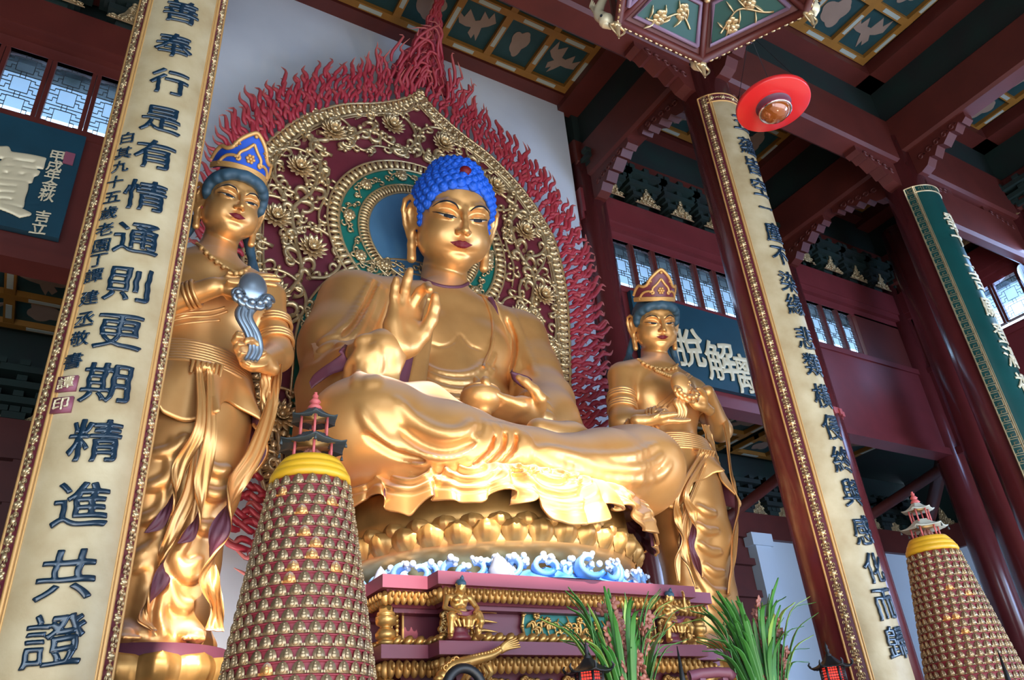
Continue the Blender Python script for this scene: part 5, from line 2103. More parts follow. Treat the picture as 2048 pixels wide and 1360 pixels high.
def trim(px, r, mt, name, tree=None, flat=1.0, lift=.0, n=30, parent=None):
    P = spline([(a, b_, 0) for a, b_ in px], n)
    pts = [hit(tree or tree_r, p[0], p[1], lift) for p in P]
    pts = [p for p in pts if p is not None]
    out = [pts[0]]
    for p in pts[1:]:
        if np.linalg.norm(p - out[-1]) < .5:
            out.append(p)
    return link(name, MB().add(tube(out, r, 8, flat)), mt, parent or bud)


# plum linings: collar edge, sleeve mouths
trim([(938, 572), (962, 590), (978, 618), (986, 655), (982, 695), (966, 735)], .028, 'gold', 'inner_collar', tree_b, lift=.005)
trim([(952, 566), (975, 585), (992, 612), (1003, 650), (1000, 700), (992, 760), (986, 795)], .026, 'gold_trim', 'collar_edge', lift=.0)


def lining(P, W, th=.03, mt='lining', name='sleeve_lining'):
    return link(name, MB().add(ribbon(spline(P, 24), spline(W, 24), th)), mt, bud)


trim([(838, 556), (860, 566), (890, 574), (920, 574), (938, 566)], .030, 'lining', 'neck_band', tree_b, .8, .0, 30)
trim([(942, 566), (964, 580), (984, 602), (997, 630), (1002, 662)], .045, 'lining', 'collar_lining', tree_r, .7, .004, 30)
# front edge of the robe below the raised hand, plum inside of the sleeve
lining([atY(862, 600, 8.02), atY(850, 660, 7.98), atY(840, 720, 7.92), atY(826, 792, 7.86)], [(.09, .0, .0), (.11, .0, .01), (.12, .01, .01), (.15, .02, .01)], .05, 'gold', 'front_band')
lining([atY(812, 700, 7.75), atY(800, 745, 7.72), atY(790, 790, 7.70)], [(.12, .05, .0), (.14, .06, .0), (.12, .06, .0)], .03)
lining([atY(690, 692, 7.30), atY(684, 706, 7.28), atY(690, 722, 7.30), atY(660, 738, 7.42), atY(632, 758, 7.62), atY(622, 770, 7.72)], [(.03, .05, .05), (.05, .08, .03), (.06, .06, -.04), (.03, .02, -.05), (.02, .03, -.05), (.02, .02, -.03)], .03)
lining([atY(1022, 742, 7.86), atY(1026, 752, 7.80), atY(1045, 762, 7.86), atY(1066, 772, 7.95), atY(1090, 800, 8.0), atY(1102, 830, 8.0)], [(.03, .03, .04), (.04, .06, -.02), (.03, .05, -.07), (.04, .04, -.07), (.05, .05, -.05), (.04, .05, -.03)], .03)
# ------------------------------------------------------------------ hem of the robe hanging over the throne, alms bowl
HZ = [(-112, 4.05), (-90, 3.92), (-75, 4.08), (-65, 4.03), (-57, 4.12), (-52, 3.92), (-46, 3.82), (-41, 4.0), (-37, 3.94), (-33, 3.90), (-27, 3.88), (-21, 4.02), (-18.5, 3.87), (-15, 3.86), (-12, 3.95), (-8.8, 3.72), (-2, 3.68), (6, 3.72), (12, 3.96), (16, 3.90), (20, 4.0), (25, 3.86), (33, 3.80), (38, 3.84), (43, 4.0), (50, 3.82), (60, 3.76), (70, 3.95), (80, 3.85), (112, 4.0)]
SW = [(-75, 8, .20), (-64, 8, .24), (-47, 9, .26), (-29.5, 9, .26), (-6, 12, .36), (-14, 4, .12), (2, 5, .12), (27, 9, .28), (46, 8, .26), (62, 9, .3), (85, 10, .3)]
TOPZ = [(-112, 4.62), (-71, 4.56), (-59, 4.50), (-45, 4.40), (-32, 4.36), (-20, 4.34), (-6, 4.31), (12, 4.28), (40, 4.30), (70, 4.36), (112, 4.5)]
cx_, cy_ = XC, 7.9
nu_, nv_ = 460, 46
U = np.radians(np.linspace(-112, 112, nu_))
hz = np.interp(np.degrees(U), *zip(*HZ))
ker = np.ones(5) / 5
hz = np.convolve(np.pad(hz, 2, 'edge'), ker, 'valid')
tz = np.interp(np.degrees(U), *zip(*TOPZ))
tz = np.convolve(np.pad(tz, 10, 'edge'), np.ones(21) / 21, 'valid')
V1, V2 = [], []
for i, th in enumerate(U):
    dg = np.degrees(th)
    # bunched cloth between two swags swings in and out near the hem
    gather = 1.0
    for c, hw, dp in SW:
        gather = min(gather, 1.0) * (1 - .9 * np.exp(-((dg - c) / (hw * .72)) ** 4) if hw > 6 else 1)
    for j in range(nv_):
        v = j / (nv_ - 1)
        if v < .22:          # flat part drawn out from under the legs
            q = v / .22
            r = 1.35 + .50 * q
            z = tz[i] + .05 - .05 * q * q
        else:
            q = (v - .22) / .78
            r = 1.85 + .20 * (1 - (1 - q) ** 2.2)
            z = tz[i] - (tz[i] - hz[i]) * q ** 1.15
        d = 0.0
        for c, hw, dp in SW:
            a = (dg - c) / hw
            b_ = (tz[i] - .03 - z) / dp
            rho = sqrt(a * a * .8 + b_ * b_)
            if rho < 1.45 and b_ > -.3:
                fade = max(0, 1 - (rho / 1.45) ** 4) * min(1, max(0, b_ + .3) * 3)
                d += .034 * cos(2 * pi * 2.6 * rho + .6) * fade + .03 * max(0, 1 - (rho / .55) ** 2) * fade
        vv = max(0, (v - .25) / .75)
        d += gather * (.050 * cos(2 * pi * dg / 7.0) + .02 * cos(2 * pi * dg / 12.7 + 1)) * vv ** .7
        sway = radians(2.6) * gather * sin(2 * pi * dg / 7.0 + 1.0) * vv ** 2
        rr = r + d
        V1.append((cx_ + rr * sin(th + sway), cy_ - rr * cos(th + sway), z))
        V2.append((cx_ + (rr - .035) * sin(th + sway), cy_ - (rr - .035) * cos(th + sway), z + .004))
g = gridf(nu_, nv_)
N = nu_ * nv_
mb = MB()
rim = [i * nv_ + nv_ - 1 for i in range(nu_)]
side1 = np.array([(rim[k], rim[k + 1], N + rim[k + 1], N + rim[k]) for k in range(nu_ - 1)])
mb.add((V1 + V2, [g, side1]))
mb.F.append((N + g[:, ::-1], 1, True))
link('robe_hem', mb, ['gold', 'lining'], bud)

# covered alms bowl resting on the left hand
bc = atY(962, 798, 7.22)
bw_ = single('alms_bowl', MB().add(lathe([(.10, -.245), (.13, -.24), (.13, -.20), (.20, -.16), (.27, -.08), (.29, .02), (.27, .09), (.235, .115), (.25, .125), (.245, .14), (.18, .175), (.11, .21), (.045, .235), (.02, .25), (.028, .275), (.0, .295)], 40, bc), TR(np.asarray(bc) * .13, None, .87)), 'gold', 'golden lidded bowl held in the lap of the large seated statue', 'bowl')
bw_.data.materials[0] = M['gold']
# ------------------------------------------------------------------ the two standing attendants
def ribbon2(P, W, th=.03, n=40, flute=.0, wk=1.0):
    """a hanging strip; the back shows the plum lining"""
    P, W = spline(P, n), spline(W, n) * wk
    T = np.gradient(P, axis=0)
    Nn = np.cross(T, W)
    Nn /= np.linalg.norm(Nn, axis=1)[:, None] + 1e-12
    k = 9
    V1, V2 = [], []
    for i in range(n):
        for a in np.linspace(-1, 1, k):
            d = flute * cos(a * 7.0 + 2 * sin(i * .22))
            V1.append(P[i] + W[i] * a + Nn[i] * (th * .5 + d))
            V2.append(P[i] + W[i] * a + Nn[i] * (-th * .5 + d))
    N = n * k
    g = gridf(n, k)
    mb = MB()
    ring = [i * k for i in range(n)] + [(n - 1) * k + a for a in range(1, k)] + [i * k + k - 1 for i in range(n - 2, -1, -1)] + list(range(k - 2, 0, -1))
    s_ = np.array([(ring[q], ring[(q + 1) % len(ring)], N + ring[(q + 1) % len(ring)], N + ring[q]) for q in range(len(ring))])
    mb.add((V1 + V2, [g, s_]))
    mb.F.append((N + g[:, ::-1], 1, True))
    return mb


def crown(h, root, mt, top, tip):
    """tall curved diadem with scrolled gilt edging, in head units"""
    A = np.linspace(-1.45, 1.45, 61)
    z0 = .80
    zt = np.interp(np.degrees(A), *zip(*top))
    zt = np.convolve(np.pad(zt, 1, 'edge'), np.ones(3) / 3, 'valid')
    f = lambda a, z, t=0.0: h['p'](((.76 + .10 * (z - z0) + t) * sin(a), .12 - (.88 + .10 * (z - z0) + t) * cos(a), z + .10 * (1 - cos(a))))
    mb = MB()
    nz_ = 8
    V = [f(a, z0 + (zt[i] - z0) * j / (nz_ - 1), t) for t in (0, -.05) for i, a in enumerate(A) for j in range(nz_)]
    N = len(A) * nz_
    g = gridf(len(A), nz_)
    rim = [i * nz_ + nz_ - 1 for i in range(len(A))]
    mb.add((V, [g, N + g[:, ::-1], np.array([(rim[k], rim[k + 1], N + rim[k + 1], N + rim[k]) for k in range(len(A) - 1)])]))
    c = link('crown', mb, mt, root)
    tr = MB()
    s = h['s']
    tr.add(tube([f(a, zt[i] - .02, .01) for i, a in enumerate(A)], .060 * s, 8))
    for k in range(4):
        tr.add(tube([f(a, z0 + .02 + .035 * k, .015) for a in A], .036 * s, 6))

    def scroll(a0, z_, q, r=.085):
        tr.add(tube([f(a0 + q * (r / .85) * (1 - t / 9) * cos(t + pi), z_ + r * (1 - t / 9) * sin(t), .02) for t in np.linspace(0, 5.5, 14)], .042 * s, 6))
    for q in (-1, 1):
        L = [(0, tip), (.18 * q, tip - .20), (.36 * q, tip - .34), (.42 * q, tip - .48), (.55 * q, tip - .46), (.78 * q, tip - .50), (.95 * q, tip - .62), (1.02 * q, tip - .75)]
        tr.add(tube([f(a, z, .02) for a, z in spline([(x, y, 0) for x, y in L], 30)[:, :2]], .046 * s, 6))
        scroll(.40 * q, tip - .52, -q)
        scroll(1.02 * q, tip - .72, q, .06)
        scroll(.52 * q, top[len(top) // 2][1] - .52, q)
    for a0, z_, r, n in ((0, 1.18, .095, 6), (0, tip + .22, .0, 0)):
        tr.add(ball(f(a0, z_, .03), .055 * s, 8, 6))
        for k in range(n):
            tr.add(ball(f(a0 + r * cos(k * pi / 3) / .85, z_ + r * sin(k * pi / 3), .02), .052 * s, 8, 6))
    link('crown_edging', tr, 'gold_trim', c)


def topknot_hair(h, root):
    P, s = h['p'], h['s']
    HF = Field(h['o'] - 1.3 * s, h['o'] + 1.7 * s, .03 * s * 1.2)
    HF.ell(P((0, .20, .34)), np.array([.80, .90, .80]) * s, .05, h['R'])
    HF.fn(HF.lo, HF.lo + HF.h * HF.n, lambda x, y, z: face_open(h, x, y, z)[0], .03, 'cut')
    HF.fn(HF.lo, HF.lo + HF.h * HF.n, lambda x, y, z: (face_open(h, x, y, z)[3] + .30) * s, .03, 'cut')
    HF.fn(HF.lo, HF.lo + HF.h * HF.n, lambda x, y, z: (lambda e: np.maximum(np.maximum(.60 - np.abs(e[1]), e[2] - .30), e[3] - .42))(face_open(h, x, y, z)) * s, .04, 'cut')
    for q in (-1, 1):
        L = [(q * .735, -.06, -.06), (q * .765, -.12, .14), (q * .755, -.20, .30), (q * .66, -.44, .48), (q * .40, -.69, .61), (0, -.79, .66)]
        HF.chain([P(v) for v in spline(L, 16)], np.interp(np.linspace(0, 1, 16), [0, .2, .5, 1], [.05, .08, .12, .135]) * s, .1 * s)
        for a in np.linspace(.25, .95, 5):      # scalloped lower edge
            v = spline(L, 16)[int(a * 15)]
            HF.ell(P(v + np.array([0, -.06, -.06])), .13 * s, .05 * s)
    HF.chain([P((0, .35, .9)), P((0, .4, 1.35))], .42 * s, .2 * s)
    hb = MB().add(HF.skin(2))
    o = link('hair', hb, 'slate', root)
    return o


def belt_ring(cx, cy, rx, ry, z, tilt=0.0, n=60, a0=0, a1=2 * pi):
    return [(cx + rx * cos(a), cy + ry * sin(a), z + tilt * cos(a)) for a in np.linspace(a0, a1, n)]


def attendant(name, label, cx, cy, hd, crownmat, arms, hands, folds, drop, tails, ribbons, scarf, armlets, neck, sway=0.0, top=None, tip=1.70):
    root = thing(name, (cx, cy, 2.82), label, 'statue')
    F = Field((cx - 1.35, cy - 1.05, 5.15), (cx + 1.35, cy + .62, hd['o'][2] + 1.15 * hd['s'] + .1), .0135)
    F.ell((cx, cy, 6.30), (.60, .36, .62), .1)
    F.ell((cx, cy + .02, 6.72), (.72, .28, .28), .2)
    F.ell((cx, cy, 5.62), (.47, .36, .50), .2)
    for q in (-1, 1):
        F.ell((cx + q * .26, cy - .14, 6.40), (.32, .21, .26), .14)
        F.cap((cx + q * .2, cy + .02, 6.92), (cx + q * .66, cy + .03, 6.72), .17, .20, .16)
    F.cap(hd['p']((0, .28, -1.0)), (cx, cy - .02, 6.82), .19, .30, .14)
    head(F, hd)
    for zz in (-1.04, -1.18):
        F.chain([hd['p']((.44 * cos(a), .29 + .44 * sin(a), zz + .03)) for a in np.linspace(pi, 2 * pi, 12)], .006, .015, 'cut')
    for A in arms:
        F.chain(A[0], A[1], .08)
    for hh in hands:
        hand(F, *hh, k=.012)
    body = F.skin(2)
    tb = bvh(body)
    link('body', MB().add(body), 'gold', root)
    face_paint(tb, hd, root)
    topknot_hair(hd, root)
    crown(hd, root, crownmat, top, tip)
    # locks of hair falling on the shoulders
    lk = MB()
    for q in (-1, 1):
        for k in range(4):
            a = hd['p']((q * .72, .45, -.5))
            P = [a, a + np.array([q * .10, .06, -.28]), (cx + q * (.45 + .05 * k), cy - .02 + .03 * k, 6.97 - .02 * k), (cx + q * (.68 + .05 * k), cy - .06 + .03 * k, 6.86 - .05 * k), (cx + q * (.80 + .03 * k), cy - .10 + .05 * k, 6.55 - .06 * k)]
            lk.add(tube(spline(P, 20), np.linspace(.06, .02, 20), 6))
    link('hair_locks', lk, 'slate', root)
    # skirt
    G = Field((cx - 1.0, cy - .95, 2.78), (cx + 1.0, cy + .7, 5.72), .0165)
    G.chain([(cx, cy, 5.60), (cx, cy + .01, 5.15), (cx, cy, 4.75)], [.47, .55, .56], .15)
    for q in (-1, 1):
        lx = cx + q * .24 + sway * .3
        G.chain([(cx + q * .20, cy - .04, 4.95), (lx, cy - .13, 4.30), (lx - q * .02 + sway * .4, cy - .05, 3.55), (lx - q * .04 + sway * .5, cy, 2.95)], [.38, .31, .25, .27], .16)
    G.chain([(cx + sway * .3, cy + .05, 4.6), (cx + sway * .6, cy + .06, 2.95)], [.40, .34], .2)
    G.ell((cx + sway * .6, cy + .02, 2.88), (.56, .42, .16), .15)
    sk0 = G.skin(1)
    ts = bvh(sk0)
    add_folds(G, ts, folds, .036, .05, .004)
    for q in (-1, 1):      # bare feet at the hem
        G.chain([(cx + q * .24 + sway * .5, cy - .30, 2.92), (cx + q * .27 + sway * .5, cy - .56, 2.87)], [.10, .075], .05)
        for k in range(5):
            G.cap((cx + q * .24 + sway * .5 + (k - 2) * .035, cy - .58, 2.855), (cx + q * .25 + sway * .5 + (k - 2) * .04, cy - .66 + .012 * abs(k - 1), 2.845), .024, .02, .015)
    sk = G.skin(2)
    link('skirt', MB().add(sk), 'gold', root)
    # belts, knot, peplum
    be = MB()
    for k in range(8):
        be.add(tube(belt_ring(cx, cy, .535 + .010 * k, .50 + .008 * k, 5.66 - .034 * k, -.05), .030, 6, caps=False))
    link('sash', be, 'gold', root)
    kn = MB().add(ball((cx + .02, cy - .56, 5.36), (.15, .10, .075), 16, 10))
    for k in range(7):
        kn.add(tube([(cx - .12 + .045 * k, cy - .56, 5.43), (cx - .115 + .045 * k, cy - .67, 5.37), (cx - .11 + .045 * k, cy - .59, 5.29)], .018, 6))
    link('sash_knot', kn, 'gold', root)
    nU, nV = 150, 16
    V1, V2 = [], []
    for i in range(nU):
        a = radians(-160 + 320 * i / (nU - 1))
        hem = 4.86 - .16 * cos(3.0 * a + drop) - .12 * cos(7 * a) + .22 * (abs(a) < .35) * (1 - abs(a) / .35)
        for j in range(nV):
            v = j / (nV - 1)
            z = 5.44 + (hem - 5.44) * v
            r = .60 + .13 * v + .085 * v * sin(9 * a) + .02 * sin(18 * a) * v
            sw = .09 * v * v * sin(9 * a + 1.1)
            V1.append((cx + r * 1.02 * sin(a + sw), cy - r * .95 * cos(a + sw), z))
            V2.append((cx + (r - .025) * 1.02 * sin(a + sw), cy - (r - .025) * .95 * cos(a + sw), z))
    g = gridf(nU, nV)
    N = nU * nV
    rim = [i * nV + nV - 1 for i in range(nU)]
    pm = MB().add((V1 + V2, [g, np.array([(rim[k], rim[k + 1], N + rim[k + 1], N + rim[k]) for k in range(nU - 1)])]))
    pm.F.append((N + g[:, ::-1], 1, True))
    link('peplum', pm, ['gold', 'lining'], root)
    for P, W in tails:
        link('sash_tail', ribbon2(P, W, .022, 44, .006, .55), ['gold', 'lining'], root)
    for P, W in ribbons:
        link('hanging_ribbon', ribbon2(P, W, .024, 70, .010, .85), ['gold', 'lining'], root)
    sc_ = MB()
    for P, L in fold_lines(tb, scarf, .006):
        sc_.add(tube(P, L.get('r', .02), 6, .8))
    if sc_.n:
        link('scarf', sc_, 'gold', root)
    # armlets and necklace
    al = MB()
    for c, d, r in armlets:
        al = MB()
        d = np.asarray(d, float) / np.linalg.norm(d)
        u = np.cross(d, [0, 1, .2])
        u /= np.linalg.norm(u)
        w = np.cross(d, u)
        for k in (-1, 0, 1):
            al.add(tube([np.asarray(c) + d * k * .045 + r * (1 + .02 * k) * (cos(t) * u + sin(t) * w) for t in np.linspace(0, 2 * pi, 30)], .022, 6, caps=False))
        link('armlet', al, 'gold', root)
    nk = MB()
    for P, L in fold_lines(tb, neck, -.012, 26):
        nk.add(tube(P, .018, 6))
        for p in P[2:-2:2]:
            nk.add(ball(p + np.array([0, -.02, -.03]), .030, 6, 5))
    if nk.n:
        link('necklace', nk, 'gold_trim', root)
    return root, tb


def at(u, v, y):
    return atY(u, v, y)


TOPS = [(-83, 1.05), (-70, 1.28), (-58, 1.42), (-46, 1.34), (-34, 1.42), (-28, 1.62), (-12, 1.86), (0, 2.0), (12, 1.86), (28, 1.62), (34, 1.42), (46, 1.34), (58, 1.42), (70, 1.28), (83, 1.05)]
# left attendant
HL = frame_of((1.09, 7.62, 7.75), radians(9.4), radians(18), radians(-.9), .420)
cx, cy = .98, 7.78
fl = [LN((303, 907), (329, 905), (354, 894), (371, 874)), LN((290, 974), (314, 969), (334, 956), (349, 936)), LN((281, 1039), (303, 1036), (317, 1022)), LN((267, 1120), (284, 1111), (306, 1092)), LN((264, 1136), (284, 1131), (298, 1114)),
      LN((413, 929), (435, 943), (457, 938)), LN((411, 980), (424, 989), (442, 989), (455, 980)), LN((398, 1050), (412, 1058), (424, 1050)), LN((356, 1114), (368, 1136), (384, 1136), (398, 1122)), LN((350, 1125), (368, 1150), (384, 1153), (396, 1145)), LN((340, 1162), (351, 1203), (368, 1215), (380, 1209)),
      LN((345, 880), (330, 980), (300, 1120), (270, 1240), r=.03), LN((360, 900), (340, 1010), (310, 1130), (285, 1250), r=.03), LN((390, 900), (392, 1000), (372, 1080), (345, 1120), r=.03), LN((330, 1180), (320, 1230), (330, 1270), r=.03), LN((300, 1180), (285, 1230), (290, 1280), r=.03)]
tl = [([(cx - .05, cy - .64, 5.32), at(402, 850, cy - .74), at(362, 930, cy - .58), at(345, 1000, cy - .55), at(318, 1045, cy - .50), at(292, 1066, cy - .48)], [(.05, 0, 0), (.10, .02, 0), (.12, -.05, .02), (-.02, .10, .03), (-.09, -.04, .04), (-.03, 0, .0)]),
      ([(cx + .05, cy - .64, 5.32), at(422, 860, cy - .74), at(405, 960, cy - .58), at(398, 1030, cy - .52), at(378, 1070, cy - .48), at(358, 1087, cy - .46)], [(.05, 0, 0), (.10, .03, 0), (.12, -.04, .02), (.0, .12, .03), (-.10, -.05, .03), (-.03, .0, 0)]),
      ([(cx, cy - .62, 5.25), at(385, 960, cy - .52), at(350, 1050, cy - .50), at(325, 1120, cy - .44), at(325, 1155, cy - .42), at(298, 1200, cy - .42), at(286, 1240, cy - .44), at(310, 1262, cy - .45)], [(.06, 0, 0), (.10, .05, 0), (.12, .05, .02), (.02, -.14, .04), (-.12, .02, .05), (-.02, -.10, .02), (.08, .04, 0), (.03, .0, .0)])]
rb = [([at(560, 690, 7.42), at(552, 760, 7.36), at(540, 820, 7.30), at(512, 900, 7.26), at(478, 960, 7.24), at(458, 1010, 7.24), at(440, 1060, 7.24), at(426, 1110, 7.24), at(418, 1160, 7.24), at(434, 1210, 7.24), at(428, 1262, 7.24)],
       [(.03, .02, .02), (.04, -.05, 0), (.08, .04, .02), (.10, .03, .03), (.12, .04, .03), (.02, .10, .03), (-.10, .03, .02), (.0, .10, .02), (.10, .0, .02), (.02, -.10, .0), (.10, .02, .0)]),
      ([at(533, 735, 7.3), at(530, 790, 7.34), at(532, 850, 7.40)], [(.06, .0, .0), (.06, .02, .0), (.05, .0, .0)])]
scf = [LN((345, 632), (380, 625), (420, 622), (450, 615), r=.02), LN((340, 642), (380, 634), (420, 632), (455, 622), r=.02), LN((338, 652), (380, 645), (440, 640), r=.02),
       LN((350, 690), (400, 690), (450, 705), (500, 730), r=.022), LN((340, 705), (395, 700), (445, 716), (495, 742), r=.022)]
att_l, tbl = attendant('attendant_statue', 'standing golden statue with a blue crown holding a silver orb', cx, cy, HL, 'blue',
    [([(cx - .66, cy, 6.70), (cx - .60, cy - .25, 6.05), (cx - .02, cy - .62, 6.28)], [.20, .165, .105]), ([(cx + .66, cy, 6.68), (cx + .78, cy - .18, 5.86), (cx + .56, cy - .58, 5.56)], [.20, .17, .105])],
    [(at(446, 572, 7.16), (.1, -.45, -.9), (.80, -.10, .42), (.30, -.25, -.95), .62, [(.25, .2, .1, .05), (.18, .2, .1, .0), (.15, .2, .1, -.06), (.2, .2, .1, -.12)], [(.12, .05, .03), (.22, .18, .1), (.26, .32, .16), (.26, .42, .2), (.25, .5, .22)]),
     (at(526, 728, 7.18), (-.2, -.3, .9), (-.75, -.35, .0), (-.2, -.9, .35), .56, [(.9, 1.1, .7, .02), (.95, 1.1, .7, 0), (1.0, 1.1, .7, -.04), (1.0, 1.1, .7, -.08)], [(.12, .05, .04), (.20, .15, .12), (.2, .27, .18), (.14, .36, .2), (.08, .4, .2)])],
    fl, 0.6, tl, rb, scf, [((cx + .73, cy - .08, 6.30), (.1, -.2, -.95), .20), ((cx + .76, cy - .13, 6.08), (.1, -.2, -.95), .19), ((cx - .20, cy - .50, 6.21), (.85, -.5, .3), .135)],
    [LN((372, 473), (400, 493), (430, 520), (470, 545), (498, 536))], -.06, TOPS, 1.62)
# right attendant
HR = frame_of((7.52, 7.66, 7.67), radians(-22.8), radians(24.7), radians(-.3), .413)
cx, cy = 7.50, 7.80
c5 = lambda x, y: (1300 + x / 3.4, 860 + y / 3.4)
fr_ = [LN(c5(320, 520), c5(380, 560), c5(445, 570)), LN(c5(320, 640), c5(380, 685), c5(460, 685)), LN(c5(330, 770), c5(400, 825), c5(480, 830)), LN(c5(370, 920), c5(430, 970), c5(500, 970)), LN(c5(370, 1070), c5(430, 1120), c5(525, 1110)), LN(c5(380, 1120), c5(440, 1190), c5(530, 1200)), LN(c5(350, 1010), c5(420, 1095), c5(520, 1100)),
       LN(c5(200, 400), c5(190, 600), c5(210, 760), r=.03), LN(c5(240, 420), c5(260, 600), c5(250, 800), r=.03), LN(c5(280, 860), c5(330, 1000), c5(400, 1120), r=.03)]
tr_ = [([(cx + .02, cy - .64, 5.32), at(*c5(250, 420), cy - .74), at(*c5(290, 560), cy - .60), at(*c5(300, 680), cy - .56), at(*c5(280, 780), cy - .54), at(*c5(320, 900), cy - .5), at(*c5(360, 1010), cy - .48)], [(.05, 0, 0), (.09, .02, 0), (.10, -.05, .02), (.0, .10, .03), (-.10, -.02, .02), (-.02, .09, 0), (.02, 0, 0)]),
       ([(cx - .08, cy - .64, 5.32), at(*c5(190, 440), cy - .74), at(*c5(190, 600), cy - .56), at(*c5(215, 740), cy - .54), at(*c5(190, 880), cy - .52), at(*c5(195, 1040), cy - .48)], [(.05, 0, 0), (.08, .03, 0), (.08, -.05, .02), (.05, .09, .02), (.08, .0, .02), (.02, 0, 0)]),
       ([(cx + .0, cy - .62, 5.2), at(*c5(235, 600), cy - .52), at(*c5(225, 800), cy - .50), at(*c5(270, 950), cy - .46), at(*c5(320, 1080), cy - .44)], [(.07, 0, 0), (.09, .04, 0), (.10, -.06, .02), (.08, .08, .02), (.03, 0, 0)])]
rr_ = [([at(1440, 815, 7.44), at(1452, 850, 7.40), at(1458, 920, 7.36), at(1468, 975, 7.34), at(1474, 1010, 7.34), at(1470, 1080, 7.34), at(1463, 1140, 7.34), at(1457, 1190, 7.36)], [(.05, .03, .0), (.05, -.02, 0), (.04, .05, 0), (.06, .03, 0), (.03, .06, 0), (.06, .02, 0), (.05, .03, 0), (.04, .02, 0)]),
       ([at(1410, 850, 7.5), at(1420, 880, 7.5), at(1432, 915, 7.5), at(1440, 940, 7.5)], [(.08, .0, .0), (.09, .03, .02), (.06, .03, 0), (.01, 0, 0)]),
       ([at(1258, 838, 7.34), at(1252, 855, 7.32), at(1245, 885, 7.34)], [(.05, .02, 0), (.06, .02, 0), (.07, .0, 0)])]
c4s = lambda x, y: (1180 + x / 3.4, 500 + y / 3.4)
scr = [LN(c4s(720, 860), c4s(640, 930), c4s(560, 1010), c4s(470, 1080), c4s(390, 1120), r=.02), LN(c4s(700, 890), c4s(600, 990), c4s(500, 1090), c4s(430, 1140), r=.02), LN(c4s(690, 830), c4s(610, 900), c4s(530, 1000), c4s(400, 1100), r=.018), LN(c4s(720, 790), c4s(690, 820), c4s(640, 850), r=.018), LN(c4s(735, 815), c4s(700, 850), c4s(660, 880), r=.018)]
att_r, tbr = attendant('attendant_statue', 'standing golden statue with a maroon crown and an open hand', cx, cy, HR, 'maroon',
    [([(cx - .70, cy, 6.68), (cx - .92, cy - .12, 5.86), (cx - .62, cy - .62, 5.80)], [.20, .18, .105]), ([(cx + .72, cy, 6.68), (cx + .92, cy - .16, 6.02), (cx + .36, cy - .58, 6.36)], [.20, .17, .105])],
    [(at(1292, 840, 7.16), (.1, -.85, -.3), (.95, -.25, .0), (.05, -.25, .95), .62, [(-.02, .12, .1, .08), (.0, .12, .1, .02), (.05, .15, .1, -.04), (.1, .2, .1, -.12)], [(.12, .05, .03), (.23, .16, .07), (.29, .28, .10), (.30, .38, .12), (.30, .47, .13)]),
     (at(1408, 812, 7.20), (.1, -.35, .9), (-.85, -.15, .30), (-.2, -.9, -.3), .58, [(.35, .5, .3, .04), (.4, .5, .3, .0), (.45, .55, .3, -.05), (.5, .6, .3, -.1)], [(.12, .05, .05), (.22, .16, .12), (.22, .28, .16), (.2, .38, .18), (.17, .45, .2)])],
    fr_, 2.2, tr_, rr_, scr, [((cx - .80, cy - .04, 6.30), (-.2, -.1, -.95), .20), ((cx - .84, cy - .07, 6.12), (-.2, -.1, -.95), .20), ((cx + .82, cy - .07, 6.34), (.2, -.2, -.95), .20), ((cx - .70, cy - .50, 5.81), (.5, -.8, -.1), .135)],
    [LN(c4s(300, 730), c4s(380, 780), c4s(470, 805), c4s(560, 800), c4s(605, 770)), LN(c4s(430, 810), c4s(480, 830), c4s(540, 850), c4s(590, 830))], .06, TOPS, 1.62)


# the things they hold: an orb on a curling cloud
def orb(name, p, q, mt, label, cat, s=1.0):
    o = thing(name, tuple(np.asarray(q)), label, cat)
    link('orb', MB().add(ball(p, (.155 * s, .10 * s, .19 * s), 24, 16)), mt, o)
    mb = MB()
    p, q = np.asarray(p), np.asarray(q)
    b0 = p + np.array([0, .0, -.20 * s])
    P = [b0, b0 + (q - b0) * .25 + np.array([-.07 * s, -.02, 0]), b0 + (q - b0) * .55 + np.array([.02 * s, -.02, 0]), b0 + (q - b0) * .8 + np.array([.05 * s, 0, 0]), q]
    Q = spline(P, 24)
    for k in range(4):
        off = np.array([(k - 1.5) * .035 * s, -.012 * (k % 2), 0])
        mb.add(tube(Q + off, np.interp(np.linspace(0, 1, 24), [0, .2, .6, 1], [.045, .04, .03, .02]) * s, 6))
    for k in range(7):
        a = pi + pi * k / 6
        c = b0 + np.array([.15 * s * cos(a), -.05 * s, .06 * s + .08 * s * sin(a)])
        mb.add(tube([c + np.array([.06 * s * (1 - t / 9) * cos(t + k), -.02 * s + .004 * t, .06 * s * (1 - t / 9) * sin(t + k)]) for t in np.linspace(0, 5.5, 12)], .028 * s, 6))
        mb.add(ball(c + np.array([0, -.04 * s, 0]), .038 * s, 8, 6))
    link('cloud', mb, mt, o)
    return o


orb('sun_orb', at(504, 577, 7.02), at(500, 722, 7.05), 'silver', 'silver grey orb on a curling cloud stem held by the blue crowned statue', 'ornament')
orb('moon_orb', at(1362, 770, 7.05), at(1352, 842, 7.08), 'gold', 'golden orb on a curling cloud stem held by the maroon crowned statue', 'ornament', 1.05)


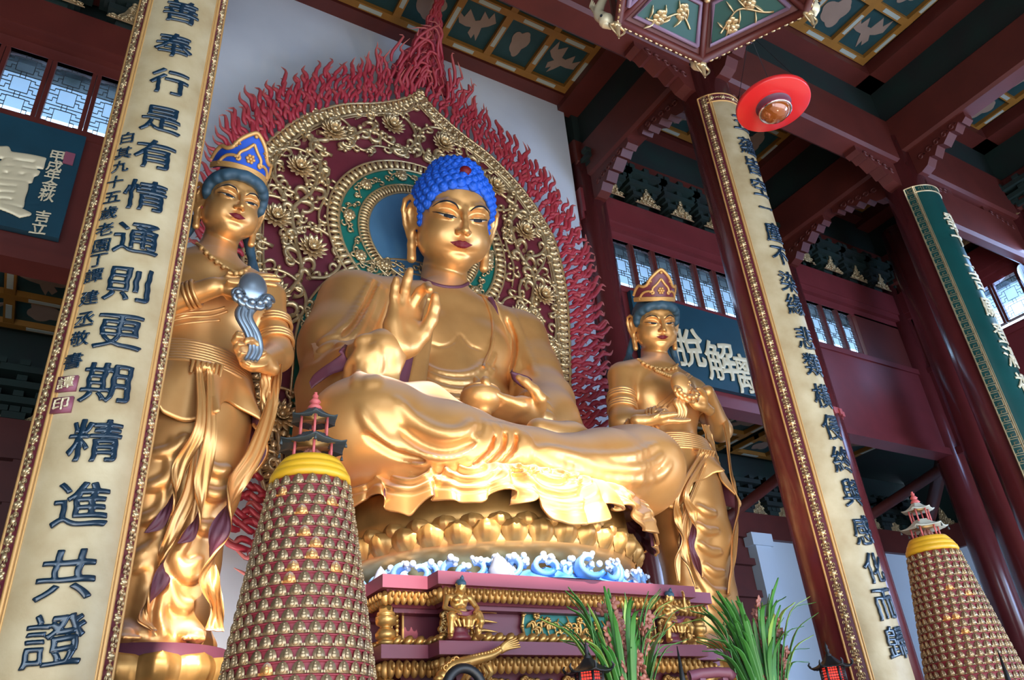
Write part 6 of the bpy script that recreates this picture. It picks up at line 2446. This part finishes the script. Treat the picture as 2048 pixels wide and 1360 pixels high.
# lotus stands under their feet
def stand(cx, cy, label):
    t = thing('lotus_pedestal', (cx, cy, 0), label, 'pedestal', None)
    link('core', MB().add(lathe([(.55, 0), (.6, .2), (.5, .4), (.5, 1.9), (.62, 2.1), (.68, 2.6), (.66, 2.80), (.5, 2.82)], 40, (cx, cy, 0))), 'lining', t)
    for ring, (r, z0, ph, sc_) in enumerate(((.62, 2.42, 0, 1.0), (.62, 2.16, .5, 1.0), (.58, 1.92, 0, .95))):
        n = 14
        for k in range(n):
            th = 2 * pi * (k + ph) / n
            link('petal', MB().add(PT, TR((cx + r * sin(th), cy - r * cos(th), z0), rotz(th), sc_ * .92)), 'gold_dark', t)
    return t


stand(.94, 7.72, 'gilded lotus petal pedestal under the blue crowned statue')
stand(7.54, 7.74, 'gilded lotus petal pedestal under the maroon crowned statue')
# ------------------------------------------------------------------ niche towers either side of the altar
def hexroof(c, R, r0, z, h, n=6, ribs=7, a0=0.0):
    """tiled roof with turned-up corners"""
    V = []
    m_ = n * ribs
    lv = 7
    for j in range(lv):
        q = j / (lv - 1)
        for k in range(m_):
            a = a0 + 2 * pi * k / m_
            loc = (k % ribs) / ribs
            e = abs(loc - .5) * 2
            flat = cos(pi / n) / cos(((a - a0) % (2 * pi / n)) - pi / n)
            rad = (r0 + (R - r0) * q) * flat * (1 + .05 * e ** 3 * q)
            zz = z + h * (1 - q) ** 1.7 + .16 * h * e ** 4 * q ** 2 + (.010 * h if k % 2 else -.02 * h)
            V.append((c[0] + rad * cos(a), c[1] + rad * sin(a), zz))
    for k in range(m_):                                    # underside
        p = V[(lv - 1) * m_ + k]
        V.append((p[0], p[1], p[2] - .09 * h))
    for k in range(m_):
        a = a0 + 2 * pi * k / m_
        V.append((c[0] + r0 * .8 * cos(a), c[1] + r0 * .8 * sin(a), z + .12 * h))
    return V, [gridf(lv + 2, m_, False, True)[:, ::-1]]


def niche_mesh():
    mb = MB()
    P = [(-.46, 0), (.46, 0), (.44, .42), (.36, .64), (.22, .84), (0, .95), (-.22, .84), (-.36, .64), (-.44, .42)]
    mb.add(prism([(a * .070, q * .065) for a, q in P[::-1]], 0, .006, lambda a, q, t: (a, -t, q)))
    mb.add(ball((0, -.008, .020), (.016, .009, .016), 8, 6))
    mb.add(ball((0, -.008, .034), (.011, .009, .014), 8, 6))
    mb.add(ball((0, -.008, .047), (.0065, .007, .0065), 6, 5))
    for sx in (-1, 1):
        mb.add(box((sx * .034 - .004, -.014, 0), (sx * .034 + .004, 0, .012)))
    return mb.mesh('niche')


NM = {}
for k, mn in (('a', 'niche'), ('b', 'gold')):  # the few brighter gold plates are glints put into the colour
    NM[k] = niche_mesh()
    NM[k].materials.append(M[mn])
NV = np.array([v.co[:] for v in NM['a'].vertices])
NF = {}
for p in NM['a'].polygons:
    NF.setdefault(len(p.vertices), []).append(tuple(p.vertices))
NF = [np.array(f) for f in NF.values()]


def tower(x, y, label, roofmat, seed):
    rg_ = random.Random(seed)
    t = thing('niche_tower', (x, y, 0), label, 'tower', 'conical towers of small niches')
    prof = [(.62, 0), (.64, .12), (.58, .3), (.56, .95), (.555, 1.0), (.52, 1.2), (.44, 1.75), (.385, 2.17), (.32, 2.6), (.265, 2.95), (.225, 3.20), (.21, 3.25)]
    link('drum', MB().add(lathe(prof, 48, (x, y, 0))), 'nichered', t)
    link('yellow_band', MB().add(lathe([(.224, 3.235), (.238, 3.25), (.232, 3.285), (.216, 3.29), (.222, 3.30), (.205, 3.335), (.19, 3.34), (.195, 3.35), (.17, 3.385), (.10, 3.39)], 40, (x, y, 0))), 'yellow', t)
    cam_a = atan2(-y, -x)
    cand = []
    ledge = MB()
    z = 1.06
    while z < 3.21:
        r = np.interp(z, [q[1] for q in prof], [q[0] for q in prof])
        n = max(12, int(round(2 * pi * r / .076)))
        ledge.add(lathe([(r - .01, z - .012), (r + .014, z - .010), (r + .012, z - .002), (r - .01, z)], 40, (x, y, 0), caps=False))
        for k in range(n):
            a = 2 * pi * (k + .5 * (int(z / .064) % 2)) / n
            f = cos(a - cam_a)
            cand.append((f if z > 2.12 else f - 3, z, r, a))
        z += .064
    link('ledge', ledge, 'nichered', t)
    cand.sort(key=lambda q: -q[0])
    rest = MB()
    slope = math.atan2(.21 - .52, 3.25 - 1.2)
    for i, (f, z, r, a) in enumerate(cand):
        R = rotz(a + pi / 2) @ rotx(slope * .6)
        p = np.array([x + (r + .004) * cos(a), y + (r + .004) * sin(a), z])
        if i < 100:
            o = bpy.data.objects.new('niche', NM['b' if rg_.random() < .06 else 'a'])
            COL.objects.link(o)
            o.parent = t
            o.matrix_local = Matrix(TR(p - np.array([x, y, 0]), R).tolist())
        else:
            rest.add((NV, NF), TR(p, R))
    o = link('niche_rows', rest, 'niche', t)
    o['kind'] = 'stuff'
    rf = MB()
    link('roof', MB().add(hexroof((x, y), .215, .07, 3.485, .085, a0=.3)), roofmat, t)
    link('roof', MB().add(hexroof((x, y), .150, .03, 3.665, .085, a0=.3)), roofmat, t)
    link('soffit', MB().add(lathe([(.15, 3.49), (.05, 3.52)], 6, (x, y, 0), a0=.3)), 'gold_dark', t)
    link('soffit', MB().add(lathe([(.10, 3.668), (.03, 3.69)], 6, (x, y, 0), a0=.3)), 'gold_dark', t)
    for k in range(6):
        a = .3 + pi * k / 3
        link('post', MB().add(lathe([(.0085, 3.385), (.0085, 3.50)], 8, (x + .125 * cos(a), y + .125 * sin(a), 0))).add(lathe([(.008, 3.53), (.008, 3.67)], 8, (x + .09 * cos(a), y + .09 * sin(a), 0))), 'pinkred', t)
        link('bell', MB().add(lathe([(.010, -.035), (.008, -.02), (.003, -.008), (.002, 0)], 8, (x + .218 * cos(a), y + .218 * sin(a), 3.485))), 'roofgrey', t)
    link('finial', MB().add(lathe([(.035, 3.735), (.045, 3.75), (.03, 3.77), (.022, 3.778), (.036, 3.79), (.022, 3.81), (.014, 3.818), (.02, 3.832), (.008, 3.85), (.012, 3.856), (.0, 3.862)], 20, (x, y, 0))), 'pinkred', t)
    lo = MB()
    for ring, (n, rr, hh) in enumerate(((9, .045, .03), (7, .03, .045))):
        for k in range(n):
            a = 2 * pi * k / n
            lo.add(ball((x + rr * cos(a), y + rr * sin(a), 3.40 + hh), (.014, .022, .03), 6, 5, rotz(a + pi / 2) @ rotx(-.6)))
    lo.add(ball((x, y, 3.42), (.05, .05, .035), 10, 6))
    link('lotus', lo, 'orchid', t)
    return t


tower(1.285, 4.4, 'cone tower of little niches with grey pagoda roofs, beside the altar base', 'roofgrey', 1)
tower(7.36, 4.4, 'cone tower of little niches with pale cream pagoda roofs', 'roofpale', 2)
# ------------------------------------------------------------------ guardians on the altar base
def guardian(x, y, z, label, raised):
    t = thing('guardian_figure', (x, y, z), label, 'figurine', 'gilded guardians on the altar base')
    F = Field((x - .24, y - .22, z - .01), (x + .24, y + .16, z + .50), .0058)
    W = lambda a, b_, c: (x + a, y + b_, z + c)
    F.ell(W(0, .03, .19), (.066, .056, .065), .02)
    F.ell(W(0, .0, .215), (.056, .055, .05), .03)
    F.ell(W(0, .03, .30), (.078, .048, .068), .03)
    for q in (-1, 1):
        F.ell(W(q * .04, -.012, .315), (.034, .024, .026), .012)
        F.cap(W(q * .05, .03, .35), W(q * .10, .03, .34), .022, .028, .02)
        F.chain([W(q * .055, .02, .155), W(q * .125, -.075, .165), W(q * .125, -.06, .06), W(q * .13, -.055, .02)], [.042, .036, .025, .017], .012)
        F.chain([W(q * .13, -.05, .018), W(q * .15, -.115, .014)], [.022, .016], .01)
        if raised and q == 1:
            F.chain([W(.11, .03, .34), W(.17, -.02, .30), W(.175, -.03, .42)], [.027, .021, .015], .010)
            hd_ = (W(.175, -.03, .425), (0, -1, 0), (.05, 0, 1), (-1, 0, 0))
        else:
            F.chain([W(q * .11, .03, .34), W(q * .15, -.01, .25), W(q * .09, -.085, .205)], [.028, .021, .015], .010)
            hd_ = (W(q * .092, -.082, .207), (-q, 0, .3), (-q * .3, -.9, -.3), (0, -.2, -1))
        hand(F, *hd_, .085, [(.4, .5, .4, .06), (.4, .5, .4, .0), (.45, .5, .4, -.05), (.5, .5, .4, -.1)], [(.12, .05, .03), (.22, .16, .1), (.26, .3, .15), (.25, .4, .2)], k=.004)
    F.cap(W(0, .015, .36), W(0, -.01, .40), .036, .036, .02)
    h = frame_of(W(0, -.025, .425), .15 if not raised else .35, .35, 0, .052)
    head(F, h)
    b_ = F.skin(2)
    tr_ = bvh(b_)
    link('body', MB().add(b_), 'gold_rich', t)
    hm_ = MB().add(ball(h['p']((0, .18, .42)), np.array([.86, .96, .72]) * h['s'], 16, 10, h['R'])).add(ball(h['p']((0, .1, 1.22)), np.array([.34, .34, .36]) * h['s'], 12, 8)).add(ball(h['p']((0, .1, 1.6)), np.array([.16, .16, .14]) * h['s'], 8, 6))
    link('hair', hm_, 'slate', t)
    # loincloth over the thighs
    G = Field((x - .22, y - .16, z), (x + .22, y + .16, z + .26), .0065)
    for q in (-1, 1):
        G.cap(W(q * .05, .03, .155), W(q * .125, -.076, .170), .050, .041, .02)
    G.ell(W(0, .04, .14), (.09, .07, .05), .03)
    G.chain([W(.03, -.06, .16), W(.02, -.08, .09)], [.035, .02], .02)
    for k in range(6):
        a = -.1 + .04 * k
        G.chain([W(a, -.02, .20), W(a * 1.2, -.09, .14), W(a * .9, -.09, .09)], .012, .015)
    G.chain([W(.115, -.085, .19), W(.13, -.11, .13), W(.125, -.105, .08)], [.03, .026, .016], .02)
    link('loincloth', MB().add(G.skin(2)), 'gold_rich', t)
    link('sash', MB().add(ribbon(spline([W(-.12, -.05, .235), W(-.07, -.075, .20), W(.02, -.085, .19), W(.10, -.06, .22)], 20), spline([(0, .0, .018)] * 4, 20), .012)), 'purple', t)
    link('stool', MB().add(lathe([(.10, 0), (.11, .02), (.085, .05), (.085, .08), (.10, .1)], 16, W(0, .06, 0))), 'maroon', t)
    return t


guardian(3.075, 5.99, 2.665, 'small gilded guardian with both hands on his thighs on the altar base', False)
guardian(5.36, 5.99, 2.665, 'small gilded guardian with one arm raised under the altar slab', True)

# gilded beast stretched along the lower tier
bx = MB()
D0 = np.array([2.98, 5.86, 2.40])
P = spline([D0 + np.array(q) for q in ((-.16, -.02, -.05), (-.10, -.05, .03), (0, -.05, .06), (.12, -.04, .09), (.26, -.03, .12), (.36, -.03, .16))], 26)
bx.add(tube(P, np.interp(np.linspace(0, 1, 26), [0, .1, .4, .8, 1], [.035, .055, .05, .035, .02]), 10))
for k in range(24):
    p = P[1 + k]
    bx.add(ball(p + np.array([0, -.02, .028]), (.016, .016, .016), 6, 4))
for k in range(5):
    a = .25 + .16 * k
    bx.add(tube(spline([P[-1], P[-1] + np.array([.07 * cos(a), -.01, .07 * sin(a)]), P[-1] + np.array([.19 * cos(a * .7), -.01, .15 * sin(a * .8)])], 8), np.linspace(.03, .006, 8), 6, .6))
hd0 = D0 + np.array([-.16, -.03, -.03])
bx.add(ball(hd0, (.06, .055, .055), 12, 8)).add(ball(hd0 + np.array([-.05, -.03, -.02]), (.04, .035, .028), 10, 6))
for q in (-1, 1):
    bx.add(tube([hd0 + np.array([0, q * .03, .04]), hd0 + np.array([.05, q * .04, .09]), hd0 + np.array([.12, q * .05, .08])], [.012, .009, .004], 6))
    for m_, s_ in ((.02, 1), (.2, 1)):
        q0 = D0 + np.array([m_, -.05 + q * .04, .05])
        bx.add(tube([q0, q0 + np.array([.02, -.02, -.07]), q0 + np.array([-.03, -.03, -.12])], [.032, .022, .014], 7))
    for k in range(4):
        c = hd0 + np.array([.03 * k, -.03, .05 + .02 * k])
        bx.add(tube([c + np.array([.03 * (1 - w / 8) * cos(w), q * .02, .03 * (1 - w / 8) * sin(w)]) for w in np.linspace(0, 5, 9)], .008, 5))
single('dragon_carving', bx, 'gold_rich', 'gilded dragon with a flaring tail stretched along the lower altar tier', 'carving')

# ------------------------------------------------------------------ offering table in front (its top lies below the view)
tb_ = thing('offering_table', (4.3, 4.55, 0), 'long dark offering table in front of the altar base', 'table')
link('tabletop', MB().add(box((2.1, 4.15, 1.30), (6.3, 4.95, 1.38))), 'maroon', tb_)
for xx in (2.2, 6.2):
    for yy in (4.22, 4.88):
        link('leg', MB().add(box((xx - .06, yy - .06, 0), (xx + .06, yy + .06, 1.30))), 'maroon', tb_)


def orchid(x, y, label, seed, lean, stalks, nleaf=80):
    rg_ = random.Random(seed)
    t = thing('potted_orchid', (x, y, 1.38), label, 'potted plant', 'orchids on the offering table')
    link('pot', MB().add(lathe([(.12, 0), (.16, .03), (.19, .2), (.20, .36), (.215, .38), (.20, .40), (.17, .37)], 32, (x, y, 1.38))), 'plaque', t)
    lf, lp = MB(), MB()
    for k in range(nleaf):
        a = rg_.uniform(0, 2 * pi)
        L = rg_.uniform(.66, 1.12)
        out = rg_.uniform(.08, .58) ** 1.0
        b_ = np.array([x + .06 * cos(a), y + .06 * sin(a), 1.74])
        d = np.array([cos(a) + lean * .5, sin(a) * .7, 0])
        droop = rg_.uniform(.05, .35) * out
        P = [b_, b_ + d * out * .28 * L + np.array([0, 0, .45 * L]), b_ + d * out * .65 * L + np.array([0, 0, .80 * L]), b_ + d * out * 1.15 * L + np.array([0, 0, (1.0 - droop) * L])]
        P = spline(P, 14)
        w = np.array([-d[1], d[0], .1])
        w /= np.linalg.norm(w)
        W = [w * .018 * rg_.uniform(.9, 1.3) * sin(pi * (.12 + .85 * q)) ** .6 for q in np.linspace(0, 1, 14)]
        (lp if rg_.random() < .10 else lf).add(ribbon(P, W, .004))
    link('leaves', lf, 'leaf', t)['kind'] = 'stuff'
    link('young_leaves', lp, 'leafpale', t)['kind'] = 'stuff'
    for (dx, dz, nb) in stalks:
        P = spline([(x, y, 1.74), (x + dx * .5, y - .04, 1.74 + dz * .6), (x + dx, y - .08, 1.74 + dz)], 20)
        st = link('flower_stalk', MB().add(tube(P, .007, 6)), 'stem', t)
        fl_ = MB()
        for k in range(nb):
            i = 8 + int(11 * k / max(1, nb - 1))
            a = rg_.uniform(0, 2 * pi)
            c = P[i] + np.array([.045 * cos(a), .045 * sin(a) - .02, rg_.uniform(-.02, .02)])
            R = rotz(a) @ rotx(rg_.uniform(-.5, .5))
            for m_ in range(5):
                b2 = 2 * pi * m_ / 5
                fl_.add(ball(np.array([0, 0, 0]), (.030, .009, .018), 7, 5, R @ roty(b2) @ TR()[:3, :3]), TR(c + R @ roty(b2) @ np.array([.024, 0, 0])))
            fl_.add(ball(c + R @ np.array([0, -.012, 0]), (.010, .013, .010), 6, 5))
        link('blossoms', fl_, 'orchid', st)
    for k in range(7):
        a = rg_.uniform(-.25, .25)
        b_ = np.array([x + a, y + rg_.uniform(-.1, .1), 1.8])
        link('incense_stick', MB().add(tube([b_, b_ + np.array([a * .15, .0, rg_.uniform(.75, .98)])], .0035, 5)), 'stem', t)
    return t


orchid(3.60, 4.6, 'potted orchid with upright leaves and brown pink blossoms beside the black pagoda lamp', 3, -.05, [(-.15, .92, 16), (-.10, .78, 14), (.0, .66, 12), (.10, .74, 12), (.16, .84, 12), (-.04, .52, 10), (.05, .5, 10)])
orchid(4.92, 4.6, 'potted orchid with arching leaves near the foot of the gilded board', 8, .10, [(.06, .98, 18), (.12, .86, 16), (.18, .72, 14), (-.04, .74, 10), (.24, .62, 10), (.10, .60, 10)], 105)


# ------------------------------------------------------------------ pagoda lamps, spikes, burner
def pagoda_lamp(x, y, ztop, label):
    t = thing('pagoda_lamp', (x, y, 1.38), label, 'lamp', 'black pagoda lamps on the offering table')
    h = ztop - 1.38
    link('foot', MB().add(lathe([(.16, 0), (.17, .03), (.12, .06), (.12, .10)], 6, (x, y, 1.38))), 'black', t)
    tiers = [(ztop - .20, .155), (ztop - .375, .195), (ztop - .56, .215), (ztop - .76, .23)]
    for k, (z, R) in enumerate(tiers):
        rf_ = link('roof', MB().add(hexroof((x, y), R, .03 if k == 0 else R * .55, z, .085 if k == 0 else .06, a0=.2)), 'black', t)
        for m_ in range(6):
            cr = MB()
            a = .2 + pi * m_ / 3
            b_ = np.array([x + R * 1.02 * cos(a), y + R * 1.02 * sin(a), z + .012])
            d = np.array([cos(a), sin(a), 0])
            cr.add(tube([b_, b_ + d * .012 + np.array([0, 0, .02]), b_ + np.array([0, 0, .04])], [.011, .009, .004], 5))
            link('eave_crest', cr, 'black', rf_)
        zb = tiers[k + 1][0] + .05 if k + 1 < len(tiers) else z - .12
        r_ = R * .58
        fr_m, gl_m = MB(), MB()
        for m_ in range(6):
            a = .2 + pi * m_ / 3
            fr_m.add(lathe([(.009, zb), (.009, z + .01)], 6, (x + r_ * cos(a), y + r_ * sin(a), 0)))
            a2 = a + pi / 6
            c = np.array([x + r_ * .87 * cos(a2), y + r_ * .87 * sin(a2), 0])
            u = np.array([-sin(a2), cos(a2), 0])
            for q in np.linspace(-.4, .4, 5):
                fr_m.add(tube([c + u * r_ * q + np.array([0, 0, zb]), c + u * r_ * q * 1.0 + np.array([0, 0, z])], .003, 4))
            for q in np.linspace(.1, .9, 6):
                fr_m.add(tube([c - u * r_ * .42 + np.array([0, 0, zb + (z - zb) * q]), c + u * r_ * .42 + np.array([0, 0, zb + (z - zb) * q])], .003, 4))
        gl_m.add(lathe([(r_ * .80, zb), (r_ * .80, z)], 6, (x, y, 0), a0=.2))
        link('lattice', fr_m, 'black', t)
        link('glowing_pane', gl_m, 'glow' if k == 0 else 'glowhot', t)
    link('shaft', MB().add(lathe([(.11, 1.47), (.13, tiers[-1][0] - .11), (.16, tiers[-1][0] - .10)], 6, (x, y, 0))), 'black', t)
    link('finial', MB().add(lathe([(.03, ztop - .14), (.022, ztop - .12), (.026, ztop - .105), (.012, ztop - .09), (.018, ztop - .07), (.010, ztop - .055), (.014, ztop - .04), (.004, ztop - .02), (.001, ztop)], 12, (x, y, 0))), 'black', t)


pagoda_lamp(3.20, 4.45, 2.405, 'black pagoda lamp glowing red, between the dragon carving and the orchid')
pagoda_lamp(5.62, 4.5, 2.44, 'black pagoda lamp glowing red, at the foot of the gilded board')
for (u0, v0, y_, nm_) in ((1354, 1292, 4.35, 'black iron candle spike standing between the two orchids'), (1995, 1300, 3.3, 'thin black iron spike before the pale roofed niche tower')):
    p = atY(u0, v0, y_)
    if p[0] < 6.3:
        single('candle_spike', MB().add(lathe([(.10, 1.38 - p[2]), (.10, 1.41 - p[2]), (.03, 1.44 - p[2]), (.028, 1.9 - p[2]), (.022, -.25), (.003, 0)], 12, p)), 'black', nm_, 'candle spike')
    else:
        single('candle_spike', MB().add(lathe([(.14, -p[2]), (.14, .04 - p[2]), (.025, .08 - p[2]), (.02, -.6), (.012, -.2), (.002, 0)], 12, p)), 'black', nm_, 'candle spike')
p = atY(927, 1338, 4.5)
ib = thing('incense_burner', (p[0], p[1], 1.38), 'dark round topped incense burner at the bottom edge below the gilded dragon', 'incense burner')
link('bowl', MB().add(lathe([(.12, 1.38), (.2, 1.42), (.25, 1.6), (.24, 1.85), (.27, 1.9), (.22, 1.92)], 32, (p[0], p[1], 0))), 'black', ib)
link('lid', MB().add(lathe([(.22, 1.92), (.20, 2.0), (.12, 2.10), (.05, 2.14), (.0, 2.15)], 32, (p[0], p[1], 0))), 'black', ib)
link('handle', MB().add(tube([p + np.array([.13 * cos(a), 0, -.14 + .145 * sin(a)]) for a in np.linspace(-.6, pi + .6, 24)], .03, 8)), 'black', ib)
p = atY(1432, 1350, 4.3)
cr_ = thing('carved_rail', (p[0], p[1], 1.38), 'dark brown rounded rail between the orchid and the gilded board foot', 'rail')
link('bar', MB().add(tube([p + np.array([-.20, .05, .0]), p + np.array([-.12, .02, .012]), p + np.array([.0, .0, .018]), p + np.array([.10, -.02, .012]), p + np.array([.13, -.03, -.02])], .035, 12)), 'lining', cr_)
link('upright', MB().add(box((p[0] - .15, p[1] - .0, 1.38), (p[0] - .10, p[1] + .05, p[2] - .02))).add(box((p[0] + .04, p[1] - .02, 1.38), (p[0] + .09, p[1] + .03, p[2] - .02))), 'lining', cr_)

# ------------------------------------------------------------------ red disc lamp hung on a chain
dc = atY(1547, 212, 3.6)
dl = thing('disc_lamp', tuple(dc - np.array([0, 0, .12])), 'red disc lamp with an amber glass bowl hanging on thin wires', 'lamp')
R_ = .395
link('disc', MB().add(lathe([(.12, 0), (R_ - .01, 0), (R_, .008), (R_, .05), (R_ - .01, .058), (.1, .06)], 72, dc)), 'redlamp', dl)
link('socket', MB().add(lathe([(.175, -.085), (.175, -.01), (.19, 0)], 40, dc, caps=False)), 'lining', dl)
link('chrome_ring', MB().add(tube([dc + np.array([.165 * cos(a), .165 * sin(a), -.085]) for a in np.linspace(0, 2 * pi, 40)], .013, 8, caps=False)), 'chrome', dl)
gl_ = MB().add(lathe([(.158, -.085), (.15, -.11), (.12, -.15), (.07, -.178), (.0, -.186)], 24, dc, caps=False))
link('glass_bowl', gl_, 'amber', dl)
fc = MB()
rgf = random.Random(2)
for k in range(26):
    a, q = rgf.uniform(0, 2 * pi), rgf.uniform(.2, 1)
    fc.add(ball(dc + np.array([.13 * q * cos(a), .13 * q * sin(a), -.10 - .07 * (1 - q * q)]), rgf.uniform(.014, .028), 6, 4), smooth=False)
link('glass_facets', fc, 'amber', dl)
hk = np.array([dc[0], dc[1], float(atY(1495, 66, 3.6)[2])])
for k in range(3):
    a = .35 + 2 * pi * k / 3
    link('wire', MB().add(tube([dc + np.array([R_ * .97 * cos(a), R_ * .97 * sin(a), .05]), hk], .0035, 5)), 'black', dl)
ch = MB()
z = hk[2]
k = 0
while z < CEIL - .05:
    L = .13 if k % 2 else .10
    c = np.array([hk[0], hk[1], z + L * .5])
    ch.add(tube([c + np.array([.022 * cos(t) * (1 if k % 2 else .3), .022 * cos(t) * (.3 if k % 2 else 1), L * .5 * sin(t)]) for t in np.linspace(0, 2 * pi, 14)], .008, 5, caps=False))
    z += L * .9
    k += 1
link('chain', ch, 'chrome', dl)

# ------------------------------------------------------------------ big six-sided palace lantern
LCX, LCY, LZ = 4.78, 2.93, 8.62
LR = 1.18
la0 = radians(59.4)
pl = thing('palace_lantern', (LCX, LCY, LZ - .1), 'huge hexagonal palace lantern with green flower panels and cream bird heads, hanging at the top', 'lantern')
HX = lambda r, k, z: np.array([LCX + r * cos(la0 + pi * k / 3), LCY + r * sin(la0 + pi * k / 3), z])
fr, pnl, fpn, mv, sc2, gd = MB(), MB(), MB(), MB(), MB(), MB()
for k in range(6):
    for r, z, w in ((LR, LZ, .05), (.60, LZ + .32, .045), (LR, LZ + 1.15, .05), (.24, LZ + .42, .03)):
        fr.add(tube([HX(r, k, z), HX(r, k + 1, z)], w, 6))
    fr.add(tube([HX(LR, k, LZ), HX(LR, k, LZ + 1.15)], .055, 6))
    fr.add(tube([HX(LR, k, LZ), HX(.60, k, LZ + .32), HX(.24, k, LZ + .42), HX(.02, k, LZ + .45)], .04, 6))

    def quad(a, b_, c, d, g0=.0, g1=1., h0=0., h1=1., off=0.0):
        f = lambda u, v: (a * (1 - u) + b_ * u) * (1 - v) + (d * (1 - u) + c * u) * v + np.array([0, 0, off])
        return [f(g0, h0), f(g1, h0), f(g1, h1), f(g0, h1)], f
    A, B_, C_, D_ = HX(LR, k, LZ), HX(LR, k + 1, LZ), HX(.60, k + 1, LZ + .32), HX(.60, k, LZ + .32)
    fr.add((quad(A, B_, C_, D_, off=.01)[0], [np.array([[0, 1, 2, 3]])]), smooth=False)
    q4, f4 = quad(A, B_, C_, D_, .1, .9, .22, .86, -.004)
    pnl.add((q4, [np.array([[0, 1, 2, 3]])]), smooth=False)
    ring = [f4(.08, .20), f4(.92, .20), f4(.88, .88), f4(.12, .88), f4(.08, .20)]
    mv.add(tube([p - np.array([0, 0, .01]) for p in ring], .028, 4))
    A2, B2, C2, D2 = HX(.60, k, LZ + .32), HX(.60, k + 1, LZ + .32), HX(.24, k + 1, LZ + .42), HX(.24, k, LZ + .42)
    q5, f5 = quad(A2, B2, C2, D2, 0, 1, 0, 1, .004)
    pnl.add((q5, [np.array([[0, 1, 2, 3]])]), smooth=False)
    mv.add(tube([f5(.1, .12) - np.array([0, 0, .01]), f5(.9, .12) - np.array([0, 0, .01]), f5(.85, .85) - np.array([0, 0, .01]), f5(.15, .85) - np.array([0, 0, .01]), f5(.1, .12) - np.array([0, 0, .01])], .016, 4))
    pnl.add((quad(A, B_, HX(LR, k + 1, LZ + 1.15), HX(LR, k, LZ + 1.15))[0], [np.array([[0, 1, 2, 3]])]), smooth=False)
    rgl = random.Random(k)
    for ff, sc3 in ((f4, 1.0), (f5, .7)):
        gd = MB()
        dn_ = np.array([0, 0, .014])
        st_ = [ff(.22 + .58 * q, .42 + .16 * sin(q * 5 + k)) - dn_ for q in np.linspace(0, 1, 16)]
        gd.add(tube(st_, .012 * sc3, 5))
        for m_ in range(2, 15, 2):
            up_ = 1 if m_ % 4 else -1
            u_, v_ = .22 + .58 * m_ / 15, .42 + .16 * sin(m_ / 15 * 5 + k)
            tipp = ff(u_ + .07, v_ + up_ * rgl.uniform(.16, .28)) - dn_
            gd.add(tube(spline([st_[m_], (st_[m_] + tipp) / 2 + np.array([.01, 0, 0]), tipp], 8), np.array([.006, .012, .024, .032, .034, .028, .016, .004]) * sc3, 6, .35))
        for u_, v_ in ((.40, .62), (.66, .36)):
            c = ff(u_, v_) - dn_
            ex, ey = ff(u_ + .05, v_) - ff(u_, v_), ff(u_, v_ + .12) - ff(u_, v_)
            for m_ in range(7):
                a = 2 * pi * m_ / 7
                gd.add(ball(c + ex * cos(a) * .9 + ey * sin(a) * .9, (.042 * sc3, .042 * sc3, .016), 8, 5))
            gd.add(ball(c - dn_, .036 * sc3, 8, 6))
        link('gilt_flowers', gd, 'gold_carved', pl)
    sc2 = MB()
    for m_ in range(17):     # scrolled gilt edging on the rim
        c = HX(LR + .02, k, LZ - .03) * (1 - (m_ + .5) / 17) + HX(LR + .02, k + 1, LZ - .03) * ((m_ + .5) / 17)
        d = HX(1, k + 1, 0) - HX(1, k, 0)
        d /= np.linalg.norm(d)
        sc2.add(tube([c + d * .038 * (1 - w / 8) * cos(w) * (1 if m_ % 2 else -1) + np.array([0, 0, .038 * (1 - w / 8) * sin(w)]) for w in np.linspace(0, 5.4, 10)], .012, 5))
    link('scrolled_edge', sc2, 'gold_carved', pl)
    c = HX(LR + .03, k, LZ - .04)
    link('corner_boss', MB().add(ball(c, .055, 8, 6)), 'gold_carved', pl)
    link('corner_boss', MB().add(ball(HX(.60, k, LZ + .29), .04, 8, 6)), 'gold_carved', pl)
    dn = MB().add(tube(spline([c, c + np.array([0, 0, -.10]), c + np.array([.0, 0, -.2])], 8), np.linspace(.045, .01, 8), 6))
    for q in (-1, 1):
        dn.add(tube(spline([c + np.array([q * .05, 0, .0]), c + np.array([q * .10, 0, -.05]), c + np.array([q * .02, 0, -.16])], 10), np.linspace(.02, .008, 10), 5))
    link('corner_pendant', dn, 'gold_carved', pl)
    # cream bird head on each corner arm
    o_r = HX(1, k, 0) - np.array([LCX, LCY, 0])
    o_r[2] = 0
    c = HX(LR + .10, k, LZ + .20)
    bd = MB()
    bd.add(tube(spline([HX(LR, k, LZ + .55), HX(LR + .12, k, LZ + .45), HX(LR + .20, k, LZ + .28), HX(LR + .14, k, LZ + .14)], 14), np.interp(np.linspace(0, 1, 14), [0, .6, 1], [.03, .055, .075]), 8))
    bd.add(ball(HX(LR + .13, k, LZ + .11), .085, 12, 8))
    bd.add(tube([HX(LR + .14, k, LZ + .06), HX(LR + .10, k, LZ - .02), HX(LR + .05, k, LZ - .05)], [.05, .028, .006], 6))
    for m_ in range(6):
        b0 = HX(LR + .17 + .01 * m_, k, LZ + .16 + .04 * m_)
        bd.add(tube([b0, b0 + o_r * .05 + np.array([0, 0, .09]), b0 + o_r * .02 + np.array([0, 0, .20])], [.03, .022, .004], 6))
    bh = link('bird_head', bd, 'cream', pl)
    e_ = MB()
    for q in (-1, 1):
        e_.add(ball(HX(LR + .15, k, LZ + .12) + np.array([-o_r[1], o_r[0], 0]) * q * .078, .018, 8, 6))
    link('eye', e_, 'brow', bh)
fr.add(tube([(LCX, LCY, LZ + .45), (LCX, LCY, CEIL)], .03, 8))
fr.add(lathe([(LR, 1.15), (.5, 1.5), (.1, 1.6)], 6, (LCX, LCY, LZ), a0=la0))
link('frame', fr, 'beam', pl)
link('panel', pnl, 'lantern_green', pl)
link('panel_border', mv, 'mauve', pl)
